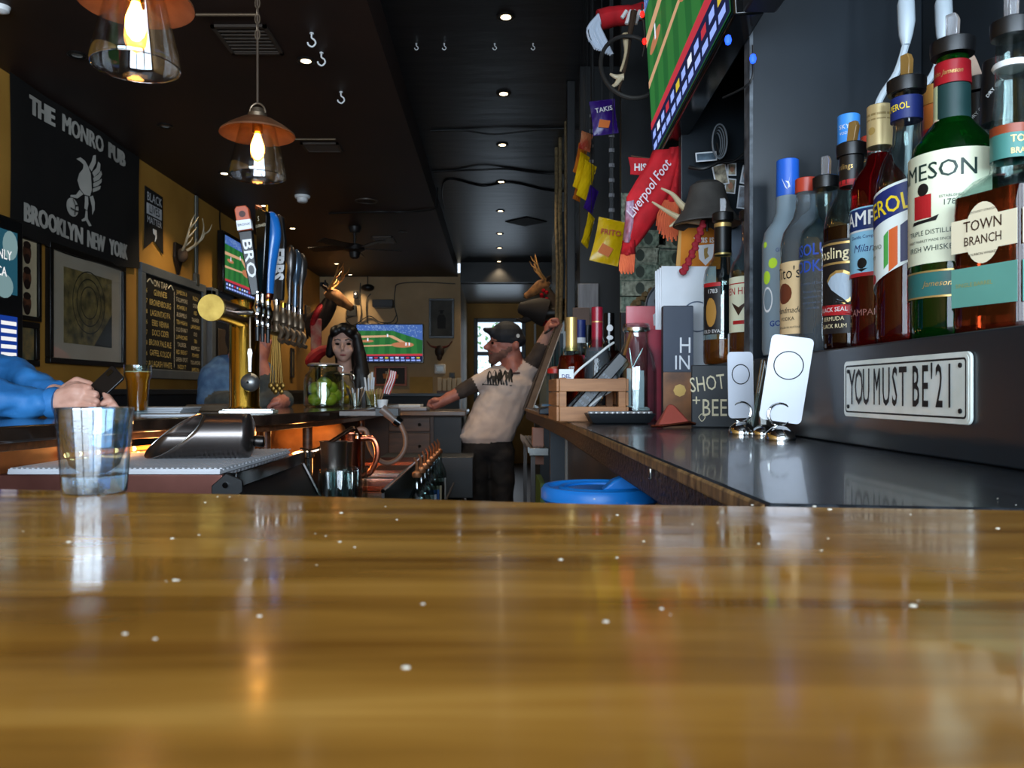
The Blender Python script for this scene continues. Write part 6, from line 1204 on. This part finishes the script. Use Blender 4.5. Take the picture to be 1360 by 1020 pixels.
t = thing('far_cabinet', 'dark low cabinet beyond the raised flap carrying pale folders', 'cabinet', (0, 0, 0)); MB().box(.30, .74, 5.3, 5.95, .02, H-.12).build('body', sl2, t, bev=.004); MB().box(.29, .745, 5.28, 5.97, H-.12, H-.10).build('top', darkwood, t, bev=.003)
# below the counter: blue tub, slatted tray, green board
t = thing('blue_tub', 'bright blue plastic tub with a tabbed lid under the back counter', 'tub', (.149, 1.12, 0)); bl = M('tub_blue', '1478d0', .4); zt = H-.134
MB().lathe([(.062, 0), (.078, zt-.012), (.001, zt-.012)], 40, caps=False).build('tub', bl, t); MB().lathe([(.080, zt-.022), (.084, zt-.018), (.084, zt-.006), (.080, zt), (.074, zt), (.070, zt-.005), (.001, zt-.004)], 48, caps=False).build('lid', bl, t); MB().prism([(.0, zt-.004), (.05, zt-.004), (.058, zt+.016), (.04, zt+.020), (.016, zt+.010)], -.03, -.005).build('lid_tab', bl, t, bev=.003); MB().tube([(.055*math.cos(a), .055*math.sin(a), zt-.004) for a in [2*PI*k/30 for k in range(31)]], .004, 6, caps=False).build('lid_ridge', bl, t)
t = thing('slatted_tray', 'pale slatted steel tray under the far end of the counter', 'tray', (0, 0, 0))
for i in range(5): MB().box(.115+.013*i, .123+.013*i, 2.62, 3.4, H-.196, H-.19).build('slat', steel, t)
MB().box(.112, .178, 2.612, 2.62, H-.215, H-.188).build('front_lip', steel, t, bev=.002); MB().box(.108, .114, 2.612, 3.4, H-.205, H-.186).build('side_lip', steel, t)
for y in (2.66, 3.35): MB().box(.12, .135, y, y+.015, 0, H-.2).build('leg', dsteel, t)
one('green_board', MB().box(-.02, .0, 0, .3, 0, H-.32), M('board_green', '4a6a2c', .5), 'narrow green board standing under the slatted tray', 'board', None, (.176, 2.72, .0005), bev=.002)
# ================================================================== people
import numpy as np
from mathutils.bvhtree import BVHTree
def blob(name, prims, vox, mats, par=None, smooth=6, fold=0, fsize=.08):
    """one continuous skin grown over tapered limbs; each face takes the material of the limb it belongs to"""
    mb = MB()
    for q in prims:
        if q[0] == 'c':
            _, a, b, r0, r1, mi = q; mb.ball(a, r0, 12); mb.ball(b, r1, 12); mb.tube([a, b], [r0, r1], 14)
        else: _, c, r, mi = q; mb.ball(c, r, 16)
    me = bpy.data.meshes.new(name); me.from_pydata(mb.v, [], mb.f); me.update()
    o = bpy.data.objects.new(name, me); COL.objects.link(o)
    m = o.modifiers.new('r', 'REMESH'); m.mode = 'VOXEL'; m.voxel_size = vox
    m = o.modifiers.new('s', 'SMOOTH'); m.iterations = smooth; m.factor = .5
    if fold:
        tx = bpy.data.textures.new('folds', 'CLOUDS'); tx.noise_scale = fsize; tx.noise_depth = 2; m = o.modifiers.new('d', 'DISPLACE'); m.texture = tx; m.strength = fold; m.mid_level = .5; m.texture_coords = 'LOCAL'
    dg = bpy.context.evaluated_depsgraph_get(); m2 = bpy.data.meshes.new_from_object(o.evaluated_get(dg))
    o.modifiers.clear(); o.data = m2; bpy.data.meshes.remove(me)
    for a in mats: m2.materials.append(a)
    n = len(m2.polygons); c = np.empty(n*3); m2.polygons.foreach_get('center', c); c = c.reshape(-1, 3)
    best = np.full(n, 1e9); mi = np.zeros(n, int)
    for q in prims:
        if q[0] == 'c':
            a, b = np.array(q[1]), np.array(q[2]); ab = b-a; t = np.clip(((c-a)@ab)/max(ab@ab, 1e-9), 0, 1); d = np.linalg.norm(c-(a+t[:, None]*ab), axis=1)-(q[3]+(q[4]-q[3])*t); k = q[5]
        else:
            r = np.array(q[2] if isinstance(q[2], (tuple, list)) else (q[2],)*3); e = (c-np.array(q[1]))/r; d = (np.linalg.norm(e, axis=1)-1)*r.min(); k = q[3]
        w = d < best; best[w] = d[w]; mi[w] = k
    m2.polygons.foreach_set('material_index', mi); m2.polygons.foreach_set('use_smooth', [True]*n)
    m2.name = name; o.parent = par
    return o
def fan(bv, pts, Y0, off=.003):
    """project a print outline on to cloth, looking along the room"""
    out = []
    for px, py in pts:
        p = P(px, py, Y0); d = Vector((p.x, p.y, p.z-H)).normalized(); h = bv.ray_cast(Vector((0, 0, H)), d)
        out.append((h[0] if h[0] else p)-d*off)
    return out
def fingers(base, dirs, n, r, mi): return []
C = lambda a, b, r0, r1, m: ('c', tuple(a), tuple(b), r0, r1, m)
E_ = lambda c, r, m: ('e', tuple(c), r, m)
# ---- leaning man
Ym = 4.62; p = lambda px, py, dy=0: P(px, py, Ym+dy)
tee = M('pale_tee', 'cdb9ae', .8, c2='bda89c', ns=6, bump=.15); under = M('brown_sleeve', '3e322c', .8, c2='332822', ns=20); jeans = M('black_jeans', '1a1615', .8, c2='241e1c', ns=8); beard = M('beard', '7a5446', .8, c2='6a473c', ns=60)
skm = M('ruddy_skin', 'b06e5c', .5, c2='a05e4e', ns=25)
PR = [E_(p(672, 452), (.092, .076, .105), 0), E_(p(664, 464), (.062, .062, .062), 0), C(p(652, 453, -.005), p(645.5, 461.5, -.005), .012, .017, 0), C(p(655, 449, -.03), p(655, 449, .03), .016, .016, 0), E_(p(656, 459, -.04), (.022, .02, .018), 0),
      E_(p(659, 472), (.048, .054, .042), 4), E_(p(668, 469, -.03), (.04, .038, .034), 4), E_(p(676, 464, -.05), (.022, .022, .026), 4), C(p(652, 467.5, -.02), p(652, 467.5, .02), .013, .013, 4), E_(p(655.5, 479, 0), (.034, .04, .022), 4), E_(p(686, 459, -.074), (.020, .012, .032), 0),
      C(p(678, 468), p(682, 494), .062, .066, 0),
      C(p(652, 503), p(698, 495), .066, .066, 1), *[E_(p(677-31*k, 512+68*k), (.148+.020*k, .102+.014*k, .095-.035*k*k), 1) for k in [j/20 for j in range(21)]],
      C(p(652, 503), p(636, 508, -.02), .062, .056, 1), C(p(636, 508, -.02), p(611, 521, -.04), .050, .043, 2), C(p(611, 521, -.04), p(586, 534, -.05), .041, .028, 0),
      C(p(586, 534, -.05), p(577, 537, -.055), .030, .034, 0),
      C(p(698, 495), p(704, 488, -.01), .066, .058, 1), C(p(704, 488, -.01), p(719, 462, -.03), .056, .046, 2), C(p(719, 461, -.03), p(731, 438, -.03), .042, .030, 5), C(p(730, 437, -.03), p(735, 429, -.035), .031, .034, 0),
      E_(p(648, 592), (.15, .105, .09), 3), C(p(634, 600), p(636, 680), .088, .064, 3), C(p(636, 680), p(642, 756), .06, .045, 3), C(p(664, 600), p(668, 680), .088, .064, 3), C(p(668, 680), p(672, 756), .06, .045, 3), C(p(642, 760), p(630, 764, -.1), .042, .035, 3), C(p(672, 760), p(666, 764, -.12), .042, .035, 3)]
HM = [C(p(586, 534, -.05), p(578, 536, -.055), .029, .033, 0), C(p(578, 534, -.05), p(576, 538, -.06), .030, .030, 0)]; HR = [C(p(729, 439, -.03), p(735, 430, -.035), .030, .034, 0)]
for i in range(4):
    y = -.092+.023*i; HM += [C(p(577, 532, y), p(571, 533, y), .0115, .0108, 0), C(p(571, 533, y), p(568.5, 538, y), .0105, .0095, 0), C(p(568.5, 538, y), p(573, 540.5, y), .0095, .0085, 0)]
    y = -.072+.023*i; HR += [C(p(734, 424.5, y), p(740, 424.5, y), .0118, .0108, 0), C(p(740, 424.5, y), p(742, 430, y), .0105, .0095, 0), C(p(742, 430, y), p(737, 433, y), .0095, .0085, 0)]
HM += [C(p(581, 532, -.08), p(574, 531, -.098), .013, .010, 0)]; HR += [C(p(731, 433, -.065), p(739, 432, -.088), .013, .010, 0)]
root = thing('person', 'man in a pale printed tee and black cap leaning on the bar flap', 'person', (p(655, 520).x, Ym, 0)); inv = Matrix.Translation(-root.location)
def under_root(o, r): o.parent = r; o.location = -r.location; return o
body = under_root(blob('body', PR, .0085, [skm, tee, under, jeans, beard, M('rolled_cuff', '9a7468', .7)], None, 6, .022, .09), root)
under_root(blob('propping_hand', HM, .0036, [skm], None, 3), root); under_root(blob('raised_hand', HR, .0036, [skm], None, 3), root)
bv = BVHTree.FromPolygons([v.co for v in body.data.vertices], [q.vertices for q in body.data.polygons])
def shape(r, name, pts, Y0, m_, bv_, off=.004): c = fan(bv_, pts, Y0, off); return under_root(MB().add(c, [tuple(range(len(c)))]).build(name, m_, None, smooth=False), r)
for i, (x, y, s) in enumerate(((650, 500, .9), (657, 500, 1.0), (664, 499, 1.0), (671, 500, 1.0), (678, 497, .9))):
    shape(root, 'shirt_print', [(x-3*s, y+11*s), (x-4*s, y+2*s), (x-2*s, y-6*s), (x, y-9*s), (x+2.5*s, y-6*s), (x+4*s, y+1*s), (x+2.5*s, y+5*s), (x+3.5*s, y+12*s), (x+1*s, y+12*s), (x, y+6*s), (x-1.5*s, y+12*s)], Ym, ink, bv)
shape(root, 'shirt_print', [(640, 511), (646, 500), (649, 494), (652, 487), (650, 495), (645, 506), (641, 512)], Ym, ink, bv); shape(root, 'shirt_print', [(651, 485), (653, 483), (655, 485), (653, 488)], Ym, ink, bv); shape(root, 'shirt_print', [(641, 511), (680, 513), (680, 511.5), (641, 510)], Ym, ink, bv)
capm = M('cap_black', '14161b', .75, c2='1c1f26', ns=30)
cp = [E_(p(673, 446), (.100, .087, .088), 0), E_(p(680, 452), (.085, .08, .05), 0), C(p(655, 441, -.03), p(648, 439, -.02), .030, .014, 0), C(p(655, 441, .03), p(648, 439, .02), .030, .014, 0), C(p(652, 440), p(643.5, 437.5), .024, .012, 0)]
under_root(blob('cap', cp, .006, [capm], None, 4), root); under_root(MB().disc(0, 0, .012, 0, 12, T=Trans(p(688, 446, -.088), 0, 0, .5)).build('cap_badge', wink, None, smooth=False), root)
under_root(MB().ball(p(654, 455.5, -.055), .0085, 8).build('eye', M('eye_dark', '14100e', .2), None), root); under_root(MB().tube([p(651, 452.5, -.045), p(656, 451.5, -.065), p(660, 453, -.07)], .005, 6).build('eyebrow', beard, None), root); under_root(MB().tube([p(649.5, 469, -.035), p(654, 470, -.05)], .004, 6).build('mouth', M('lip', '7a3c36', .5), None), root)
under_root(MB().tube([p(729, 439, -.03)+Vector((.034*math.cos(a)*.8, .034*math.sin(a), .02*math.cos(a))) for a in [2*PI*k/20 for k in range(21)]], .007, 8, caps=False).build('bracelet', M('bracelet_dark', '241a18', .5), None), root)
under_root(MB().tube([p(680, 492)+Vector((.075*math.cos(a), .07*math.sin(a)-.004, -.012-.02*math.sin(-a)*.3)) for a in [2*PI*k/24 for k in range(25)]], .006, 8, caps=False).build('collar', M('collar_dark', '4a3634', .8), None), root)
# ---- woman with long dark hair
Yw = 5.25; p = lambda px, py, dy=0: P(px, py, Yw+dy)
vest = M('black_vest', '0f0f11', .8, c2='17171a', ns=20); grey = M('grey_sleeve', '3a3836', .8); skw = M('pale_skin', 'd6aa98', .5, c2='caa08e', ns=25)
PR = [E_(p(456, 456, .01), (.078, .092, .108), 0), E_(p(456, 469, -.025), (.058, .06, .055), 0), E_(p(456, 476, -.05), (.028, .026, .024), 0), C(p(455, 456, -.085), p(454.5, 464, -.10), .009, .014, 0), E_(p(447, 465, -.05), (.026, .03, .026), 0), E_(p(464, 465, -.05), (.026, .03, .026), 0), C(p(446, 452, -.072), p(463, 452, -.072), .014, .014, 0),
      C(p(457, 472, .02), p(458, 500, .03), .046, .052, 0), E_(p(460, 508, -.045), (.035, .042, .06), 0), C(p(461, 505, -.05), p(465, 528, -.085), .042, .016, 0),
      C(p(440, 503, .03), p(480, 503, .03), .055, .055, 1), E_(p(459, 530), (.135, .095, .14), 1), E_(p(459, 575), (.12, .09, .16), 1), E_(p(459, 620, .02), (.16, .12, .1), 1),
      C(p(438, 503, .03), p(431, 545, .0), .050, .040, 2), C(p(431, 545, 0), p(445, 556, -.18), .036, .026, 0), C(p(482, 503, .03), p(490, 545, .0), .050, .040, 1), C(p(490, 545, 0), p(476, 556, -.18), .036, .026, 0),
      C(p(448, 625), p(446, 640, -.35), .08, .06, 1), C(p(446, 640, -.35), p(446, 735, -.35), .055, .04, 1), C(p(470, 625), p(472, 640, -.35), .08, .06, 1), C(p(472, 640, -.35), p(472, 735, -.35), .055, .04, 1)]
for i in range(4): PR += [C(p(447+1.6*i, 556, -.19), p(450+1.6*i, 557, -.26), .010, .008, 0), C(p(474-1.6*i, 556, -.19), p(471-1.6*i, 557, -.26), .010, .008, 0)]
root = thing('person', 'woman with long dark hair in a black vest behind the fruit jars', 'person', (p(458, 520).x, Yw, 0)); under_root(blob('body', PR, .0085, [skw, vest, grey], None, 4), root)
hp = [E_(p(458, 450, .035), (.090, .095, .105), 0), E_(p(466, 441, .0), (.050, .085, .050), 0), E_(p(448, 441, .0), (.050, .085, .048), 0), E_(p(457, 437, .0), (.05, .08, .045), 0), C(p(440, 448, -.02), p(438, 470, .02), .022, .03, 0), C(p(474, 446, -.02), p(478, 470, -.02), .028, .040, 0), C(p(478, 470, -.02), p(482, 500, -.04), .042, .05, 0), C(p(482, 500, -.04), p(486, 548, -.06), .05, .045, 0), C(p(476, 490, -.05), p(474, 540, -.10), .035, .03, 0), C(p(458, 470, .07), p(460, 520, .08), .07, .06, 0)]
under_root(blob('hair', hp, .007, [M('black_hair', '0c0a0a', .45, c2='151112', ns=50)], None, 4), root)
for x in (448, 463):
    under_root(MB().ball(p(x, 456.8, -.088), (.015, .008, .009), 8).build('eye', M('eye_dark'), None), root); under_root(MB().tube([p(x-4.5, 451.8, -.084), p(x, 450.4, -.09), p(x+4.5, 451.8, -.084)], .0042, 6).build('eyebrow', M('black_hair'), None), root)
under_root(MB().ball(p(455.5, 471.5, -.082), (.022, .008, .007), 10).build('lips', M('lip_rose', '9a4a48', .45), None), root)
t = thing('red_bandana', 'red patterned cloth behind the woman shoulder', 'cloth', P(431, 474, 5.6)); MB().tube(spline([(-.12, 0, -.06), (-.05, 0, .02), (.02, 0, .05), (.10, 0, .03)], 4), [.03, .05, .06, .06, .055, .05, .05, .045, .045, .04, .04, .035, .02], 10, flat=.8).build('cloth', M('bandana', 'b41410', .8, c2='7a0c0c', ns=14), t); MB().cyl((-.06, .05, -t.location.z), (-.06, .05, -.03), .02).build('stand', black, t)
# ---- customer in denim behind the taps
Yd = 3.62; p = lambda px, py, dy=0: P(px, py, Yd+dy)
den = M('denim_blue', '4e6a86', .85, c2='3a5270', ns=25, bump=.2); olive = M('olive_sleeve', '4a4a44', .85, c2='3c3c38', ns=25); khaki = M('khaki_trousers', '9a6a3a', .8, c2='7e5228', ns=12)
PR = [E_(p(330, 442, .05), (.085, .095, .115), 0), E_(p(334, 458, .0), (.06, .06, .06), 0), C(p(338, 452, -.08), p(339, 458, -.09), .010, .013, 0), C(p(322, 465, .04), p(316, 488, .06), .055, .062, 0),
      C(p(297, 492, .05), p(345, 498, .05), .078, .075, 1), E_(p(312, 520, .05), (.165, .12, .17), 1), E_(p(306, 550, .05), (.155, .12, .18), 1), C(p(286, 500, .02), p(280, 535, -.02), .07, .062, 1), E_(p(306, 600, .05), (.17, .14, .12), 3),
      C(p(345, 500, .0), p(360, 532, -.16), .060, .048, 2), C(p(360, 534, -.16), p(352, 505, -.18), .048, .040, 2), C(p(351, 500, -.18), p(347, 478, -.16), .033, .028, 0), C(p(347, 474, -.16), p(349, 457, -.13), .034, .036, 0),
      C(p(280, 535, -.02), p(335, 535, -.19), .055, .047, 2), C(p(335, 535, -.19), p(378, 531, -.2), .047, .042, 2), C(p(378, 533, -.21), p(368, 536, -.29), .030, .032, 0),
      C(p(310, 610, .0), p(388, 583, -.30), .10, .085, 3), C(p(388, 583, -.30), p(440, 578, -.34), .082, .062, 3), C(p(440, 578, -.34), p(448, 620, -.30), .055, .05, 3), C(p(448, 620, -.30), p(430, 760, -.2), .05, .04, 3), C(p(320, 620, .05), p(400, 610, -.1), .09, .07, 3), C(p(400, 610, -.1), p(400, 780, -.1), .055, .04, 3)]
HD = [C(p(378, 533, -.21), p(369, 536, -.28), .029, .031, 0)]; HF = [C(p(347, 474, -.16), p(349, 459, -.13), .032, .034, 0)]
for i in range(4):
    HD += [C(p(369, 535, -.315+.023*i), p(361, 537, -.32+.021*i), .0115, .0105, 0), C(p(361, 537, -.32+.021*i), p(357, 541, -.32+.02*i), .0105, .009, 0)]
    HF += [C(p(343+3.4*i, 460, -.16), p(342+3.2*i, 449, -.16), .0115, .0105, 0), C(p(342+3.2*i, 449, -.16), p(343+3*i, 446, -.125), .0105, .0095, 0)]
HD += [C(p(374, 534, -.25), p(364, 535, -.225), .012, .010, 0)]; HF += [C(p(353, 464, -.16), p(359, 453, -.14), .012, .010, 0)]
root = thing('person', 'customer in a denim jacket resting chin on fist behind the beer tower', 'person', (p(310, 520).x, Yd, 0)); under_root(blob('body', PR, .0095, [skm, den, olive, khaki], None, 4, .02, .08), root); under_root(blob('resting_hand', HD, .0036, [skm], None, 3), root); under_root(blob('chin_hand', HF, .0036, [skm], None, 3), root)
under_root(blob('hair', [E_(p(327, 436, .07), (.095, .10, .105), 0), E_(p(322, 450, .10), (.08, .08, .09), 0)], .01, [M('brown_hair', '2e2018', .7)], None, 3), root)
for x in (334, 341): under_root(MB().ball(p(x, 448, -.075), (.010, .006, .006), 8).build('eye', M('eye_dark'), None), root)
under_root(MB().ball(p(338, 464, -.062), (.018, .008, .006), 8).build('lips', M('lip'), None), root)
# ---- customer in a blue jacket with a phone
Yk = 2.02; p = lambda px, py, dy=0: P(px, py, Yk+dy)
blue = M('blue_jacket', '2f78b8', .6, c2='2466a2', ns=14, bump=.35); blued = blue
root = thing('person', 'customer in a bright blue jacket holding a phone over the bar', 'person', (-1.62, 2.05, 0))
PR = [E_((-1.62, 2.08, 1.18), (.16, .20, .28), 0), E_((-1.62, 2.08, .92), (.16, .19, .22), 0), C((-1.60, 1.92, 1.36), (-1.60, 2.24, 1.36), .085, .085, 0), C((-1.60, 1.90, 1.36), tuple(p(-60, 512, -.08)), .075, .066, 0), C(tuple(p(-60, 516, -.08)), tuple(p(-10, 533, -.04)), .064, .052, 0), C(tuple(p(-10, 533, -.04)), tuple(p(66, 534, 0)), .052, .037, 0), E_(p(40, 536, -.03), (.045, .03, .033), 0), E_(p(8, 528, -.03), (.05, .04, .045), 0),
      C((-1.60, 2.26, 1.36), tuple(p(-40, 490, .25)), .075, .066, 0), C(tuple(p(-40, 490, .25)), tuple(p(20, 502, .20)), .062, .055, 0), C(tuple(p(20, 502, .20)), tuple(p(70, 522, .12)), .054, .040, 0),
      C((-1.60, 2.08, 1.42), (-1.58, 2.08, 1.52), .06, .055, 1), E_((-1.56, 2.08, 1.62), (.095, .08, .115), 1), E_((-1.50, 2.08, 1.56), (.055, .06, .06), 1), C((-1.465, 2.08, 1.61), (-1.455, 2.08, 1.585), .011, .014, 1), C((-1.62, 2.08, .8), (-1.62, 2.08, .75), .17, .16, 2), C((-1.6, 2.0, .74), (-1.30, 2.0, .70), .085, .065, 2), C((-1.6, 2.18, .74), (-1.30, 2.18, .70), .085, .065, 2), C((-1.30, 2.0, .70), (-1.33, 2.0, .08), .055, .045, 2), C((-1.30, 2.18, .70), (-1.33, 2.18, .08), .055, .045, 2)]
under_root(blob('body', PR, .010, [blue, skin2, jeans], None, 3, .038, .07), root)
under_root(blob('hair', [E_((-1.585, 2.08, 1.655), (.10, .088, .095), 0)], .01, [M('brown_hair')], None, 2), root)
for y in (2.05, 2.11): under_root(MB().ball((-1.468, y, 1.625), (.006, .009, .006), 8).build('eye', M('eye_dark'), None), root)
# near hand: back of the hand to us, fingers closing on the phone
HP = [C(p(64, 537, 0), p(84, 534, 0), .030, .032, 0), C(p(84, 531, 0), p(104, 523, -.004), .032, .030, 0), C(p(84, 539, 0), p(106, 540, -.004), .028, .026, 0), E_(p(96, 530, -.004), (.036, .026, .036), 0)]
kn = [(103, 509, .012), (111, 517, .0), (113, 527, -.01), (112, 537, -.014)]
for i, (x, y, dy) in enumerate(kn):
    k = [1.0, 1.05, 1.0, .85][i]; m1 = (x+15*k, y+6, dy-.022); m2 = (x+17*k, y+13, dy+.006); m3 = (x+8*k, y+15, dy+.022)
    HP += [C(p(x-9, y+6, dy), p(x, y+2, dy-.006), .0145, .0105, 0), C(p(x, y+2, dy-.006), p(*m1), .0098, .0088, 0), C(p(*m1), p(*m2), .0088, .0082, 0), C(p(*m2), p(*m3), .0080, .0072, 0)]
HP += [C(p(86, 520, .02), p(102, 507, .03), .018, .014, 0), C(p(102, 507, .03), p(118, 511, .03), .0135, .0115, 0), C(p(118, 511, .03), p(129, 518, .02), .0112, .0095, 0)]
under_root(blob('near_hand', HP, .0028, [skin2], None, 3), root)
FH = [C(p(70, 524, .10), p(112, 534, .07), .030, .028, 0), E_(p(122, 538, .055), (.034, .026, .026), 0)]
for i, (x, y, dy) in enumerate(((139, 523, .0), (145, 530, -.005), (150, 537, -.01), (153, 544, -.015))):
    FH += [C(p(122, 534+2*i, .05), p(x, y, dy+.01), .0125, .0100, 0), C(p(x, y, dy+.01), p(x+7, y+9, dy-.012), .0094, .0086, 0), C(p(x+7, y+9, dy-.012), p(x-3, y+13, dy-.016), .0082, .0072, 0)]
FH += [C(p(124, 532, .06), p(134, 518, .055), .015, .0115, 0), C(p(134, 518, .055), p(140, 512, .05), .011, .009, 0)]
under_root(blob('far_hand', FH, .0028, [skin2], None, 3), root)
cu = MB().tube([p(66, 535, 0), p(73, 535, 0), p(79, 535, 0)], [.040, .042, .039], 20); under_root(cu.build('cuff', blue, None), root); under_root(MB().tube([p(66, 523, .115), p(74, 525, .105)], [.040, .038], 18).build('cuff', blue, None), root)
t = thing('mobile_phone', 'black mobile phone held by the customer in blue', 'phone', p(136, 514, .012), -.5, rx=-.5, ry=.62); t.scale = (.84, .84, .84); MB().prism(rrect(.070, .135, .010), -.004, .004).build('case', M('phone_black', '0d0f13', .3), t, bev=.002); MB().prism(rrect(.064, .128, .008), .0041, .0046).build('screen', blackg, t); MB().prism([(x*.25-.018, z*.25+.045) for x, z in rrect(.07, .09, .02)], -.0055, -.0041).build('camera_bump', blackg, t)

# ================================================================== print and fittings sit under the part that carries them
HOST = ('front_label', 'label_ground', 'neck_sleeve', 'name_band', 'plate', 'cloth', 'slate', 'note', 'block', 'cover', 'cream_band', 'front', 'sheet', 'dish', 'neck_foil', 'upper_screen', 'screen', 'case', 'glass')
PRINT = ('lettering', 'chalk_', 'panel_lettering', 'screen_picture', 'bird_body', 'feather', 'ball', 'ball_seam', 'crest', 'crest_', 'emblem', 'print', 'portrait', 'engraving', 'seal', 'ribbon', 'cover_', 'upper_picture', 'face_drawing', 'hair_drawing', 'map_', 'figure', 'gold_oval', 'red_rule', 'winged_crest', 'label_seal', 'band_lettering', 'oval_label', 'tennis_balls', 'racket', 'goose', 'printed_ring', 'white_panel', 'fist')
for o in list(S.objects):
    if o.parent and o.parent.parent is None and o.parent.type == 'EMPTY' and not o.children and any(o.name.split('.')[0].startswith(k) for k in PRINT):
        sib = [c for c in o.parent.children if c is not o]; done = False
        for hname in HOST:
            for c in sib:
                if c.name.split('.')[0] == hname and tuple(c.location) == (0, 0, 0) and not done: o.parent = c; done = True
